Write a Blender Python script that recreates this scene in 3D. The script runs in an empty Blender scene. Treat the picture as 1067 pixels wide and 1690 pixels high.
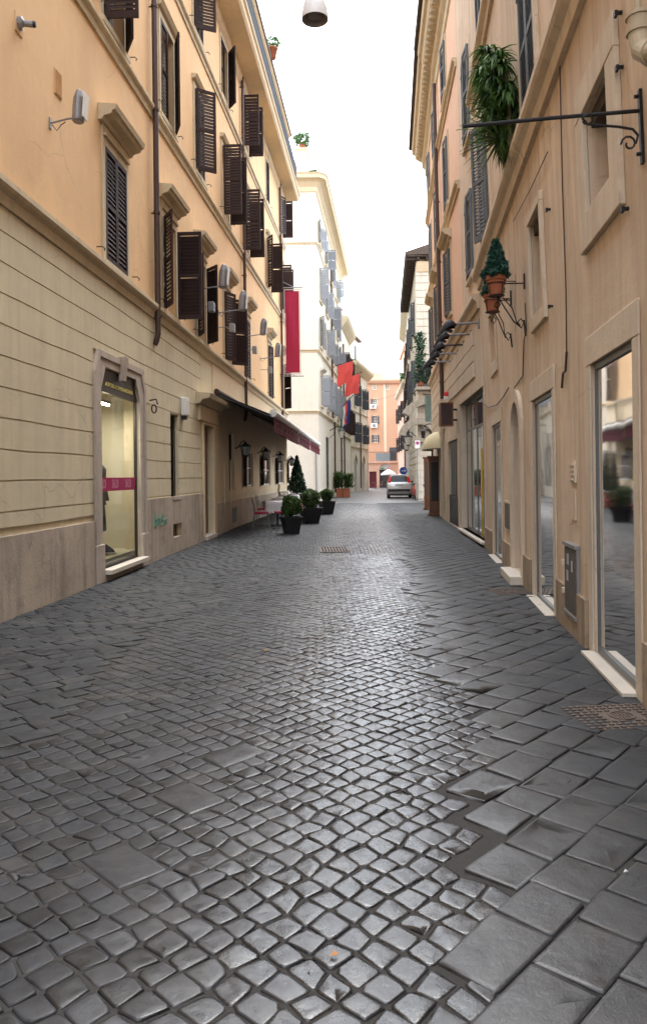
import bpy, bmesh, math, random
import numpy as np
from mathutils import Vector, Matrix, Euler
random.seed(7)
PI = math.pi
SC = bpy.context.scene
EXPO = 2.08
COL = SC.collection
# ---------------------------------------------------------------- camera
FPX, CX, HY, RHO, EYE = 1245.0, 533.5, 786.0, 0.012, 1.5
cam_d = bpy.data.cameras.new("camera"); cam = bpy.data.objects.new("camera", cam_d); COL.objects.link(cam)
cam_d.sensor_fit = 'HORIZONTAL'; cam_d.sensor_width = 36.0; cam_d.lens = 36.0*FPX/1067.0
cam_d.shift_y = -(845.0-HY)/1067.0
cam_d.clip_start = 0.05; cam_d.clip_end = 2000
_c, _s = math.cos(RHO), math.sin(RHO)
cam.matrix_world = Matrix(((_c, _s, 0, 0), (0, 0, -1, 0), (-_s, _c, 0, EYE), (0, 0, 0, 1)))
SC.camera = cam

def pix(px, py):
    u, v = px-CX, HY-py
    return u*_c+v*_s, v*_c-u*_s
def ground(px, py):
    U, V = pix(px, py); Y = EYE*FPX/-V
    return U*Y/FPX, Y
def aty(px, py, Y):
    U, V = pix(px, py)
    return U*Y/FPX, Y, EYE+V*Y/FPX

# ---------------------------------------------------------------- mesh building
class MB:
    def __init__(s): s.v = []; s.f = []
    def add(s, vs, fs):
        n = len(s.v); s.v += [tuple(v) for v in vs]; s.f += [tuple(i+n for i in f) for f in fs]
    def quad(s, a, b, c, d): s.add([a, b, c, d], [(0, 1, 2, 3)])
    def hexa(s, p):   # p: 8 points, bottom ring 0-3, top ring 4-7
        s.add(p, [(0, 3, 2, 1), (4, 5, 6, 7), (0, 1, 5, 4), (1, 2, 6, 5), (2, 3, 7, 6), (3, 0, 4, 7)])
    def box(s, x0, x1, y0, y1, z0, z1):
        s.hexa([(x0, y0, z0), (x1, y0, z0), (x1, y1, z0), (x0, y1, z0), (x0, y0, z1), (x1, y0, z1), (x1, y1, z1), (x0, y1, z1)])
    def obox(s, c, ax, ay, az, hx, hy, hz):
        c, ax, ay, az = Vector(c), Vector(ax).normalized(), Vector(ay).normalized(), Vector(az).normalized()
        P = lambda i, j, k: tuple(c+ax*hx*i+ay*hy*j+az*hz*k)
        s.hexa([P(-1, -1, -1), P(1, -1, -1), P(1, 1, -1), P(-1, 1, -1), P(-1, -1, 1), P(1, -1, 1), P(1, 1, 1), P(-1, 1, 1)])
    def tube(s, pts, r, n=8, cap=True):
        pts = [Vector(p) for p in pts]
        rs = r if isinstance(r, (list, tuple)) else [r]*len(pts)
        vs = []; fs = []; prev = None
        for i, p in enumerate(pts):
            t = (pts[min(i+1, len(pts)-1)]-pts[max(i-1, 0)]).normalized()
            if prev is None:
                up = Vector((0, 0, 1)) if abs(t.z) < .9 else Vector((1, 0, 0))
                a = t.cross(up).normalized()
            else:
                a = (prev-t*prev.dot(t)).normalized()
            prev = a; b = t.cross(a)
            for k in range(n):
                an = 2*PI*k/n; vs.append(tuple(p+(a*math.cos(an)+b*math.sin(an))*rs[i]))
        for i in range(len(pts)-1):
            for k in range(n):
                k2 = (k+1) % n; fs.append((i*n+k, i*n+k2, (i+1)*n+k2, (i+1)*n+k))
        if cap:
            fs.append(tuple(range(n-1, -1, -1))); fs.append(tuple((len(pts)-1)*n+k for k in range(n)))
        s.add(vs, fs)
    def lathe(s, c, prof, n=20, M=None):
        vs = []; fs = []
        for r, z in prof:
            for k in range(n):
                a = 2*PI*k/n; p = Vector((r*math.cos(a), r*math.sin(a), z))
                if M is not None: p = M @ p
                vs.append(tuple(p+Vector(c)))
        for i in range(len(prof)-1):
            for k in range(n):
                k2 = (k+1) % n; fs.append((i*n+k, i*n+k2, (i+1)*n+k2, (i+1)*n+k))
        s.add(vs, fs)

ROOT = {}
def wroot(o):
    return ROOT.get(o.name, Vector((0, 0, 0))) if o else Vector((0, 0, 0))
def obj(name, mb, mat, parent=None, smooth=False, loc=None, recalc=True, bevel=0):
    me = bpy.data.meshes.new(name)
    off = Vector(loc) if loc is not None else wroot(parent)
    if off.length: vs = [(v[0]-off.x, v[1]-off.y, v[2]-off.z) for v in mb.v]
    else: vs = mb.v
    me.from_pydata(vs, [], mb.f)
    if recalc:
        bm = bmesh.new(); bm.from_mesh(me); bmesh.ops.recalc_face_normals(bm, faces=bm.faces); bm.to_mesh(me); bm.free()
    if smooth: me.polygons.foreach_set('use_smooth', [True]*len(me.polygons))
    me.materials.append(mat)
    o = bpy.data.objects.new(name, me); COL.objects.link(o)
    if parent: o.parent = parent; ROOT[o.name] = off
    elif loc is not None: o.location = loc; ROOT[o.name] = Vector(loc)
    if bevel:
        m = o.modifiers.new('bevel', 'BEVEL'); m.width = bevel; m.segments = 2; m.limit_method = 'ANGLE'; m.angle_limit = math.radians(40)
    return o
def tag(o, label=None, cat=None, group=None, kind=None):
    if label: o['label'] = label
    if cat: o['category'] = cat
    if group: o['group'] = group
    if kind: o['kind'] = kind
    return o
def thing(name, label, cat, loc=(0, 0, 0), group=None):
    o = bpy.data.objects.new(name, None); COL.objects.link(o); o.location = loc; ROOT[o.name] = Vector(loc)
    o.empty_display_size = .2
    return tag(o, label, cat, group)
def dup(o, loc=None, rz=None, label=None, parent=None, group=None):
    c = o.copy(); COL.objects.link(c)
    if parent: c.parent = parent; c.matrix_parent_inverse = o.matrix_parent_inverse.copy()
    if loc is not None: c.location = loc
    if rz is not None: c.rotation_euler = (0, 0, rz)
    if label: c['label'] = label
    if group: c['group'] = group
    for ch in list(o.children): dup(ch, parent=c)
    return c

# ---------------------------------------------------------------- materials
def newmat(name):
    m = bpy.data.materials.new(name); m.use_nodes = True; nt = m.node_tree; nt.nodes.clear()
    out = nt.nodes.new('ShaderNodeOutputMaterial'); b = nt.nodes.new('ShaderNodeBsdfPrincipled')
    nt.links.new(b.outputs[0], out.inputs[0]); return m, nt, b, out
def N(nt, t, **k):
    n = nt.nodes.new(t)
    for a, v in k.items(): setattr(n, a, v)
    return n
def setc(sock, c): sock.default_value = (c[0], c[1], c[2], 1)
def pos_map(nt, scale):
    g = N(nt, 'ShaderNodeNewGeometry'); mp = N(nt, 'ShaderNodeMapping'); mp.inputs['Scale'].default_value = scale
    nt.links.new(g.outputs['Position'], mp.inputs[0]); return mp.outputs[0]
def noise(nt, vec, sc, detail=5, rough=.6):
    n = N(nt, 'ShaderNodeTexNoise'); n.inputs['Scale'].default_value = sc; n.inputs['Detail'].default_value = detail
    n.inputs['Roughness'].default_value = rough; nt.links.new(vec, n.inputs['Vector']); return n.outputs['Fac']
def ramp(nt, fac, stops):
    r = N(nt, 'ShaderNodeValToRGB'); el = r.color_ramp.elements
    while len(el) < len(stops): el.new(.5)
    for e, (p, c) in zip(el, stops): e.position = p; e.color = (c[0], c[1], c[2], 1) if not isinstance(c, (int, float)) else (c, c, c, 1)
    nt.links.new(fac, r.inputs[0]); return r.outputs[0]
def mixc(nt, fac, a, b, mode='MIX'):
    m = N(nt, 'ShaderNodeMix', data_type='RGBA', blend_type=mode)
    for s, v in ((m.inputs[0], fac), (m.inputs[6], a), (m.inputs[7], b)):
        if isinstance(v, (int, float)): s.default_value = v
        elif isinstance(v, (tuple, list)): setc(s, v)
        else: nt.links.new(v, s)
    return m.outputs[2]
def bump(nt, b, h, dist, strength=1.0):
    n = N(nt, 'ShaderNodeBump'); n.inputs['Distance'].default_value = dist; n.inputs['Strength'].default_value = strength
    nt.links.new(h, n.inputs['Height']); nt.links.new(n.outputs[0], b.inputs['Normal'])
def mul(c, k): return tuple(x*k for x in c)

def plaster(name, c, var=.16, streak=.22, bmp=.004, rough=.9, dirt=(.30, .25, .19), dirtamt=.35, sc=1.0):
    m, nt, b, _ = newmat(name)
    p = pos_map(nt, (1, 1, 1)); ps = pos_map(nt, (5, 5, .32))
    n1 = noise(nt, p, .55*sc, 6, .62); n2 = noise(nt, ps, 1.3, 5, .6); n3 = noise(nt, p, 38, 4, .7); n4 = noise(nt, p, 3.2*sc, 7, .7)
    col = mixc(nt, ramp(nt, n1, [(.3, 0.), (.72, 1.)]), mul(c, 1-var), mul(c, 1+var*.6))
    col = mixc(nt, ramp(nt, n4, [(.40, 0.), (.66, .55)]), col, mul((c[0]*1.02, c[1]*1.02, c[2]*1.06), .86))
    st = N(nt, 'ShaderNodeMath', operation='MULTIPLY'); nt.links.new(ramp(nt, n2, [(.46, 0.), (.68, 1.)]), st.inputs[0]); st.inputs[1].default_value = streak
    col = mixc(nt, st.outputs[0], col, mul(dirt, 1.0))
    dm = N(nt, 'ShaderNodeMath', operation='MULTIPLY'); nt.links.new(ramp(nt, noise(nt, p, 1.7*sc, 8, .75), [(.52, 0.), (.70, 1.)]), dm.inputs[0]); dm.inputs[1].default_value = dirtamt
    col = mixc(nt, dm.outputs[0], col, dirt)
    # hairline cracks where a broad mask allows them
    wv = N(nt, 'ShaderNodeMix', data_type='RGBA', blend_type='ADD'); wv.inputs[0].default_value = .35
    nn_ = N(nt, 'ShaderNodeTexNoise'); nn_.inputs['Scale'].default_value = 2.2; nn_.inputs['Detail'].default_value = 5; nt.links.new(p, nn_.inputs['Vector']); nt.links.new(p, wv.inputs[6]); nt.links.new(nn_.outputs['Color'], wv.inputs[7])
    vo = N(nt, 'ShaderNodeTexVoronoi', feature='DISTANCE_TO_EDGE'); vo.inputs['Scale'].default_value = .85; nt.links.new(wv.outputs[2], vo.inputs['Vector'])
    ck = ramp(nt, vo.outputs['Distance'], [(0, 1.), (.006, 0.)]); mk = ramp(nt, n1, [(.5, 0.), (.6, .55)]); cm = N(nt, 'ShaderNodeMath', operation='MULTIPLY'); nt.links.new(ck, cm.inputs[0]); nt.links.new(mk, cm.inputs[1])
    col = mixc(nt, cm.outputs[0], col, mul(dirt, .6))
    nt.links.new(col, b.inputs['Base Color']); b.inputs['Roughness'].default_value = rough
    b.inputs['Specular IOR Level'].default_value = .25
    h = N(nt, 'ShaderNodeMath', operation='ADD'); nt.links.new(n3, h.inputs[0]); nt.links.new(n4, h.inputs[1])
    bump(nt, b, h.outputs[0], bmp, .8)
    return m
def simple(name, c, rough=.6, metal=0, var=.15, nsc=14, bmp=0, spec=.4, isl=0):
    m, nt, b, _ = newmat(name)
    p = pos_map(nt, (1, 1, 1)); n = noise(nt, p, nsc, 5, .65)
    col = mixc(nt, n, mul(c, 1-var), mul(c, 1+var))
    if isl:
        g = N(nt, 'ShaderNodeNewGeometry')
        col = mixc(nt, 1.0, col, ramp(nt, g.outputs['Random Per Island'], [(0, 1-isl), (1, 1+isl)]), 'MULTIPLY')
    nt.links.new(col, b.inputs['Base Color']); b.inputs['Roughness'].default_value = rough; b.inputs['Metallic'].default_value = metal
    b.inputs['Specular IOR Level'].default_value = spec
    if bmp: bump(nt, b, noise(nt, p, nsc*2.5, 5, .7), bmp)
    return m
def leafmat(name, dark, light, trans=.25):
    m, nt, b, out = newmat(name)
    g = N(nt, 'ShaderNodeNewGeometry'); n = noise(nt, g.outputs['Position'], 6, 3)
    f = N(nt, 'ShaderNodeMath', operation='MULTIPLY'); nt.links.new(g.outputs['Random Per Island'], f.inputs[0]); nt.links.new(n, f.inputs[1])
    col = ramp(nt, f.outputs[0], [(0.05, dark), (.55, light)])
    nt.links.new(col, b.inputs['Base Color']); b.inputs['Roughness'].default_value = .5
    tr = N(nt, 'ShaderNodeBsdfTranslucent'); nt.links.new(col, tr.inputs[0]); mx = N(nt, 'ShaderNodeMixShader'); mx.inputs[0].default_value = trans
    nt.links.new(b.outputs[0], mx.inputs[1]); nt.links.new(tr.outputs[0], mx.inputs[2]); nt.links.new(mx.outputs[0], out.inputs[0])
    return m
def glassmat(name, tint=(.8, .85, .83), ior=1.6):
    m = bpy.data.materials.new(name); m.use_nodes = True; nt = m.node_tree; nt.nodes.clear()
    out = N(nt, 'ShaderNodeOutputMaterial'); gl = N(nt, 'ShaderNodeBsdfGlossy'); gl.inputs['Roughness'].default_value = .045
    tr = N(nt, 'ShaderNodeBsdfTransparent'); setc(tr.inputs[0], tint)
    fr = N(nt, 'ShaderNodeFresnel'); fr.inputs['IOR'].default_value = ior
    nn = noise(nt, pos_map(nt, (1, 1, 1)), .9, 2); bn = N(nt, 'ShaderNodeBump'); bn.inputs['Distance'].default_value = .012; bn.inputs['Strength'].default_value = .35
    nt.links.new(nn, bn.inputs['Height']); nt.links.new(bn.outputs[0], gl.inputs['Normal'])
    mx = N(nt, 'ShaderNodeMixShader'); nt.links.new(fr.outputs[0], mx.inputs[0]); nt.links.new(tr.outputs[0], mx.inputs[1]); nt.links.new(gl.outputs[0], mx.inputs[2])
    nt.links.new(mx.outputs[0], out.inputs[0]); return m
def emis(name, c, s):
    m, nt, b, out = newmat(name); setc(b.inputs['Base Color'], c); setc(b.inputs['Emission Color'], c); b.inputs['Emission Strength'].default_value = s; return m

M = {}
M['orange'] = plaster('orange_plaster', (.80, .535, .295), .10, .10, dirt=(.56, .41, .27), dirtamt=.15)
M['yellow'] = plaster('yellow_plaster', (.69, .60, .42), .10, .22, dirt=(.36, .29, .19), dirtamt=.22)
M['cream'] = plaster('cream_plaster', (.74, .60, .40), .08, .16, dirt=(.48, .38, .26), dirtamt=.2)
M['trim'] = plaster('cream_stone_trim', (.62, .52, .36), .10, .25, dirt=(.30, .25, .18), dirtamt=.3)
M['plinth'] = plaster('worn_travertine', (.50, .415, .33), .24, .5, .006, dirt=(.17, .135, .10), dirtamt=.6, sc=1.8)
M['stone'] = plaster('pinkish_travertine', (.52, .44, .37), .14, .3, dirt=(.26, .22, .18), dirtamt=.35, sc=2)
M['beige'] = plaster('beige_plaster', (.72, .58, .44), .16, .62, .005, dirt=(.47, .34, .235), dirtamt=.45)
M['beigestone'] = plaster('beige_stone_surround', (.70, .60, .475), .12, .34, dirt=(.42, .33, .24), dirtamt=.35, sc=1.6)
M['grime'] = plaster('grimy_stone_base', (.40, .31, .22), .25, .5, .007, dirt=(.15, .115, .08), dirtamt=.65, sc=2)
M['peach'] = plaster('peach_plaster', (.80, .54, .39), .08, .22, dirt=(.60, .42, .30), dirtamt=.25)
M['white'] = plaster('white_plaster', (.74, .70, .60), .05, .14, dirt=(.55, .50, .40), dirtamt=.15)
M['whitestone'] = plaster('white_rusticated_stone', (.66, .60, .49), .10, .3, dirt=(.34, .30, .24), dirtamt=.35)
M['greystone'] = plaster('weathered_grey_stone', (.34, .30, .235), .18, .5, dirt=(.16, .14, .10), dirtamt=.6, sc=1.6)
M['terracotta_wall'] = plaster('terracotta_plaster', (.50, .31, .205), .08, .2, dirt=(.50, .30, .18), dirtamt=.25)
M['pinkwall'] = plaster('pink_plaster', (.66, .42, .31), .1, .3, dirt=(.40, .26, .2), dirtamt=.35)
M['brown'] = simple('dark_brown_shutter_paint', (.042, .026, .024), .65, var=.25, nsc=9, spec=.15)
M['grey_shutter'] = simple('blue_grey_shutter_paint', (.15, .17, .195), .7, var=.12, spec=.15)
M['pale_shutter'] = simple('pale_grey_shutter_paint', (.29, .305, .33), .7, var=.12, spec=.15)
M['slate_shutter'] = simple('slate_shutter_paint', (.075, .085, .10), .6, var=.2)
M['pipe'] = simple('brown_pipe_metal', (.075, .045, .036), .5, .2, var=.3)
M['beigepipe'] = simple('beige_painted_pipe', (.45, .38, .27), .6, var=.2)
M['iron'] = simple('wrought_iron', (.022, .022, .024), .5, .4, var=.3)
M['greymetal'] = simple('grey_painted_metal', (.26, .26, .27), .45, .3, var=.15)
M['darkmetal'] = simple('dark_bronze_metal', (.05, .042, .038), .4, .5, var=.2)
M['alu'] = simple('aluminium_frame', (.15, .16, .165), .45, .2, var=.1)
M['dark'] = simple('dark_interior', (.018, .016, .014), .9, var=.3, spec=.1)
M['room'] = simple('dim_interior', (.16, .15, .12), .9, var=.25, nsc=1.5, spec=.1)
M['wood'] = simple('brown_wood', (.13, .055, .025), .45, var=.4, nsc=7, spec=.5)
M['whitepaint'] = simple('white_paint', (.75, .74, .70), .5, var=.05)
M['cloth'] = simple('white_cloth', (.80, .79, .80), .85, var=.04)
M['redcloth'] = simple('burgundy_cloth', (.34, .014, .055), .8, var=.1, nsc=3)
M['awning'] = simple('burgundy_awning_cloth', (.10, .007, .018), .85, var=.2, nsc=5)
M['darkcloth'] = simple('dark_awning_cloth', (.05, .035, .03), .9, var=.2)
M['flagred'] = simple('red_flag_cloth', (.80, .10, .085), .8, var=.1, nsc=3)
M['flagblue'] = simple('blue_flag_cloth', (.05, .06, .22), .8, var=.1)
M['terracotta'] = simple('terracotta', (.36, .12, .06), .75, var=.2)
M['pot'] = simple('black_plastic', (.016, .015, .017), .42, var=.2)
M['box'] = leafmat('boxwood_leaves', (.012, .035, .006), (.09, .17, .025))
M['conifer'] = leafmat('conifer_needles', (.010, .035, .018), (.05, .13, .055))
M['bluefir'] = leafmat('blue_green_needles', (.008, .045, .035), (.04, .15, .11))
M['palm'] = leafmat('strap_leaves', (.02, .06, .014), (.15, .28, .07), .3)
M['glass'] = glassmat('shop_glass', (.72, .77, .75), ior=1.32)
M['winglass'] = simple('window_glass', (.03, .035, .04), .05, var=.2, spec=.8)
M['gold'] = simple('brass', (.75, .5, .12), .25, 1, var=.05)
M['lamp_lit'] = emis('lit_lamp', (1, .86, .6), 14)
M['roof'] = simple('dark_roof_tiles', (.09, .065, .05), .85, var=.4, nsc=3, bmp=.03)
M['soffit'] = simple('dark_timber_eaves', (.06, .045, .035), .8, var=.3)
M['marble'] = simple('pale_marble', (.62, .56, .48), .5, var=.15, nsc=5)

# ---------------------------------------------------------------- facades
class Fac:
    """a vertical facade: a runs along it, o outwards, z up; old walls lean and their courses are not quite level"""
    def __init__(s, A, d, n, lean=0, lz=3.0, c=0, a0=0, h0=4.7, hw=3.0):
        s.A, s.d, s.n = Vector((A[0], A[1])), Vector(d), Vector(n).normalized()
        s.lean, s.lz, s.c, s.a0, s.h0, s.hw = lean, lz, c, a0, h0, hw
    def p(s, a, o, z):
        w = min(1, max(0, (z-s.h0)/s.hw)); zz = z+s.c*w*max(z-1.5, 0)*(a-s.a0)
        q = s.A+s.d*a+s.n*(o+s.lean*max(z-s.lz, 0)); return (q.x, q.y, zz)
    def inv(s, px, py, o=0):
        U, V = pix(px, py); a, z = 15.0, 3.0
        if abs(s.d.x) > abs(s.d.y): a = U/FPX*s.A.y-s.A.x
        def g(a, z):
            x, y, zz = s.p(a, o, z); return FPX*x/y-U, FPX*(zz-EYE)/y-V
        best = None
        for a_init in (a, 6, 10, 25, 40, 60):
            a, z = a_init, 3.0
            for _ in range(60):
                e = g(a, z); h = 1e-4; ea = g(a+h, z); ez = g(a, z+h)
                J = ((ea[0]-e[0])/h, (ez[0]-e[0])/h, (ea[1]-e[1])/h, (ez[1]-e[1])/h)
                det = J[0]*J[3]-J[1]*J[2]
                if abs(det) < 1e-9: break
                da = (-e[0]*J[3]+e[1]*J[1])/det; dz = (-J[0]*e[1]+J[2]*e[0])/det
                a += max(-3, min(3, da)); z += max(-3, min(3, dz))
                if s.p(a, o, z)[1] < .5: a = a_init*.5+1
            e = g(a, z)
            if abs(e[0])+abs(e[1]) < .05 and s.p(a, o, z)[1] > 0: return a, z
        print('INV FAIL', px, py, a, z, e); return a, z
    def box(s, mb, a0, a1, o0, o1, z0, z1):
        P = s.p
        mb.hexa([P(a0, o0, z0), P(a1, o0, z0), P(a1, o1, z0), P(a0, o1, z0), P(a0, o0, z1), P(a1, o0, z1), P(a1, o1, z1), P(a0, o1, z1)])
    def _cells(s, a0, a1, z0, z1, holes, maxa=4.0):
        A = {a0, a1}; Z = {z0, z1}
        for h in holes:
            for a in h[:2]:
                if a0 < a < a1: A.add(a)
            for z in h[2:4]:
                if z0 < z < z1: Z.add(z)
        for z in ((s.h0, s.h0+s.hw) if s.c else ())+((s.lz,) if s.lean else ()):
            if z0 < z < z1: Z.add(z)
        A = sorted(A); Z = sorted(Z); AA = [A[0]]
        for a in A[1:]:
            k = max(1, int(math.ceil((a-AA[-1])/maxa))); b = AA[-1]
            AA += [b+(a-b)*i/k for i in range(1, k+1)]
        for i in range(len(AA)-1):
            for j in range(len(Z)-1):
                ma, mz = (AA[i]+AA[i+1])/2, (Z[j]+Z[j+1])/2
                if not any(h[0] < ma < h[1] and h[2] < mz < h[3] for h in holes): yield AA[i], AA[i+1], Z[j], Z[j+1]
    def wall(s, mb, a0, a1, z0, z1, holes=(), depth=.22, o=0):
        for b0, b1, y0, y1 in s._cells(a0, a1, z0, z1, holes):
            mb.quad(s.p(b0, o, y0), s.p(b1, o, y0), s.p(b1, o, y1), s.p(b0, o, y1))
        for h in holes:
            b0, b1, y0, y1 = max(h[0], a0), min(h[1], a1), max(h[2], z0), min(h[3], z1)
            if b0 >= b1 or y0 >= y1: continue
            dp = h[4] if len(h) > 4 else depth
            P = s.p
            if h[0] >= a0: mb.quad(P(b0, o, y0), P(b0, o-dp, y0), P(b0, o-dp, y1), P(b0, o, y1))
            if h[1] <= a1: mb.quad(P(b1, o, y0), P(b1, o-dp, y0), P(b1, o-dp, y1), P(b1, o, y1))
            if h[3] <= z1: mb.quad(P(b0, o, y1), P(b1, o, y1), P(b1, o-dp, y1), P(b0, o-dp, y1))
            if h[2] >= z0: mb.quad(P(b0, o, y0), P(b1, o, y0), P(b1, o-dp, y0), P(b0, o-dp, y0))
    def courses(s, mb, a0, a1, zs, holes, t=.020, gap=.009, vj=0):
        for i in range(len(zs)-1):
            for b0, b1, y0, y1 in s._cells(a0, a1, zs[i]+gap, zs[i+1]-gap, holes, maxa=vj or (.7 if gap else 400)):
                g = gap*.5 if vj else 0
                if gap and not vj:     # hand-run joints are never quite straight
                    wb = lambda a, z: z+(.004*math.sin(a*2.3+z*9)+.003*math.sin(a*6.1+z*5)+.002*math.sin(a*13+z*31))
                    P = s.p; mb.hexa([P(b0, .001, wb(b0, y0)), P(b1, .001, wb(b1, y0)), P(b1, t, wb(b1, y0)), P(b0, t, wb(b0, y0)), P(b0, .001, wb(b0, y1)), P(b1, .001, wb(b1, y1)), P(b1, t, wb(b1, y1)), P(b0, t, wb(b0, y1))])
                else: s.box(mb, b0+g, b1-g, .001, t, y0, y1)
    def shell(s, mb, a0, a1, z1, depth=7, top=True, back=True, ends=True, zb=0, ext=0):
        P = s.p; k = s.lean; s.lean = 0
        if back: mb.quad(P(a0, -depth, zb), P(a1, -depth, zb), P(a1, -depth, z1), P(a0, -depth, z1))
        if top: mb.quad(P(a0, .03, z1), P(a1, .03, z1), P(a1, -depth, z1), P(a0, -depth, z1))
        if ends:
            for a in (a0, a1): mb.quad(P(a, -.001, zb), P(a, -depth, zb), P(a, -depth, z1), P(a, -.001, z1))
        s.lean = k
    def prof(s, mb, a0, a1, pts, seg=3.0, ends=True):
        """sweep a closed (o, z) profile along the facade"""
        n = max(1, int(math.ceil((a1-a0)/seg))); m = len(pts); vs = []; fs = []
        for i in range(n+1):
            a = a0+(a1-a0)*i/n
            vs += [s.p(a, o, z) for o, z in pts]
        for i in range(n):
            for j in range(m): k = (j+1) % m; fs.append((i*m+j, i*m+k, (i+1)*m+k, (i+1)*m+j))
        if ends: fs.append(tuple(range(m))); fs.append(tuple(n*m+j for j in range(m)))
        mb.add(vs, fs)

def shutter(F, parent, ah, dr, th, w, z0, z1, mat, o0=.05, pitch=.07, cut=False):
    """one louvred leaf hinged at ah, turned by th degrees away from closed"""
    th = math.radians(th); ct, st = math.cos(th), math.sin(th)
    def q(t, n, z): return F.p(ah+dr*(t*ct-n*st), o0+t*st+n*ct, z)
    mb = MB()
    def bx(t0, t1, n0, n1, y0, y1, sh=0):
        mb.hexa([q(t0, n0, y0), q(t1, n0, y0), q(t1, n1, y0-sh), q(t0, n1, y0-sh), q(t0, n0, y1), q(t1, n0, y1), q(t1, n1, y1-sh), q(t0, n1, y1-sh)])
    T = .018
    bx(0, .055, -T, T, z0, z1); bx(w-.055, w, -T, T, z0, z1)
    for y0, y1 in ((z0, z0+.09), (z1-.07, z1), ((z0+z1)/2-.035, (z0+z1)/2+.035)): bx(.055, w-.055, -T+.001, T-.001, y0, y1)
    for y0, y1 in ((z0+.09, (z0+z1)/2-.035), ((z0+z1)/2+.035, z1-.07)):
        k = max(1, int((y1-y0)/pitch)); d = (y1-y0)/k
        for i in range(k):
            y = y0+d*i+d*.45; bx(.055, w-.055, -T*.85, T*.85, y+d*.1, y+d*.1+.011, d*.92)
    if pitch < .07:
        for y in (z0+.25, z1-.25): bx(-.02, .06, T, T+.012, y-.02, y+.02)
    return obj('shutter', mb, mat, parent, recalc=False)

def window(F, bld, ac, w, z0, z1, shm=None, angs=(0, 0), surround=None, sw=.10, so=.03, hood=None, hoodz=.35, sill=False, pitch=.07, depth=.22, mat_s=None, sash=True, sashm=None):
    mb = MB(); a0, a1 = ac-w/2, ac+w/2; m = surround or M['trim']
    if sw > 0:
        F.box(mb, a0-sw, a0, .001, so, z0, z1); F.box(mb, a1, a1+sw, .001, so, z0, z1); F.box(mb, a0-sw, a1+sw, .001, so+.002, z1, z1+sw)
    else:
        F.box(mb, a0, a0+.03, -.1, -.02, z0, z1); F.box(mb, a1-.03, a1, -.1, -.02, z0, z1)
    F.box(mb, a0-sw-.04, a1+sw+.04, .001, so+.05, z0-.09, z0)
    wo = obj('window', mb, m, bld)
    if sash:
        mb = MB()
        for b0, b1 in ((a0, a0+.06), (ac-.03, ac+.03), (a1-.06, a1)): F.box(mb, b0, b1, -depth+.02, -depth+.07, z0+.001, z1-.001)
        for y in (z0, z0+(z1-z0)*.36, z0+(z1-z0)*.7, z1-.07): F.box(mb, a0+.06, ac-.03, -depth+.022, -depth+.065, y+.002, y+.055); F.box(mb, ac+.03, a1-.06, -depth+.022, -depth+.065, y+.002, y+.055)
        obj('sash', mb, sashm or M['whitepaint'], wo, recalc=False)
    mb = MB(); mb.quad(F.p(a0, -depth, z0), F.p(a1, -depth, z0), F.p(a1, -depth, z1), F.p(a0, -depth, z1)); obj('pane', mb, M['winglass'], wo, recalc=False)
    if hood:
        mb = MB(); hz = z1+hoodz; b0, b1 = a0-sw-.12, a1+sw+.12
        F.prof(mb, b0, b1, [(0.001, hz-.06), (.06, hz-.05), (.09, hz), (.2, hz+.03), (.22, hz+.08), (.26, hz+.09), (.28, hz+.17), (0.001, hz+.2)])
        F.box(mb, a0-sw, a1+sw, .001, so+.004, z1+sw+.004, hz-.062)
        F.box(mb, a0-sw*.7, a1+sw*.7, .002, so+.04, z1+sw+.02, z1+sw+.06)
        obj('hood', mb, M['trim'] if hood is True else hood, wo)
    if shm:
        for dr, th in ((1, angs[0]), (-1, angs[1])):
            if th is None: continue
            shutter(F, wo, a0 if dr == 1 else a1, dr, th, w/2-.004, z0+.01, z1-.01, shm, o0=(.02 if th < 5 else so+.03), pitch=pitch)
    return wo

def downpipe(F, bld, a, z0, z1, r=.05, o=.1, mat=None, kick=True):
    mb = MB(); pts = [F.p(a, o, z1), F.p(a, o, (z0+z1)/2), F.p(a, o, z0+.2)]
    if kick: pts += [F.p(a, o*.7, z0+.08), F.p(a, .03, z0)]
    else: pts.append(F.p(a, o, z0))
    mb.tube(pts, r, 10)
    z = z0+.5
    while z < z1:
        mb.tube([F.p(a, o, z), F.p(a, o, z+.05)], r*1.25, 10); F.box(mb, a-.012, a+.012, 0, o, z+.01, z+.03); z += 1.9
    return obj('downpipe', mb, mat or M['pipe'], bld, smooth=False, recalc=False)

def text_mesh(s, size, ext=.004, font_bold=False):
    cu = bpy.data.curves.new('txt', 'FONT'); cu.body = s; cu.size = size; cu.extrude = ext; cu.align_x = 'CENTER'; cu.align_y = 'CENTER'
    if font_bold: cu.offset = size*.018
    to = bpy.data.objects.new('txt', cu); COL.objects.link(to); bpy.context.view_layer.update()
    me = bpy.data.meshes.new_from_object(to.evaluated_get(bpy.context.evaluated_depsgraph_get()))
    mb = MB(); mb.add([tuple(v.co) for v in me.vertices], [tuple(p.vertices) for p in me.polygons])
    bpy.data.objects.remove(to); bpy.data.curves.remove(cu); return mb
def place_text(mb, F, ac, zc, o, flip=1, sx=1.0):
    r = MB(); r.f = mb.f; r.v = [F.p(ac+flip*v[0]*sx, o+v[2], zc+v[1]) for v in mb.v]; return r

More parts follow.
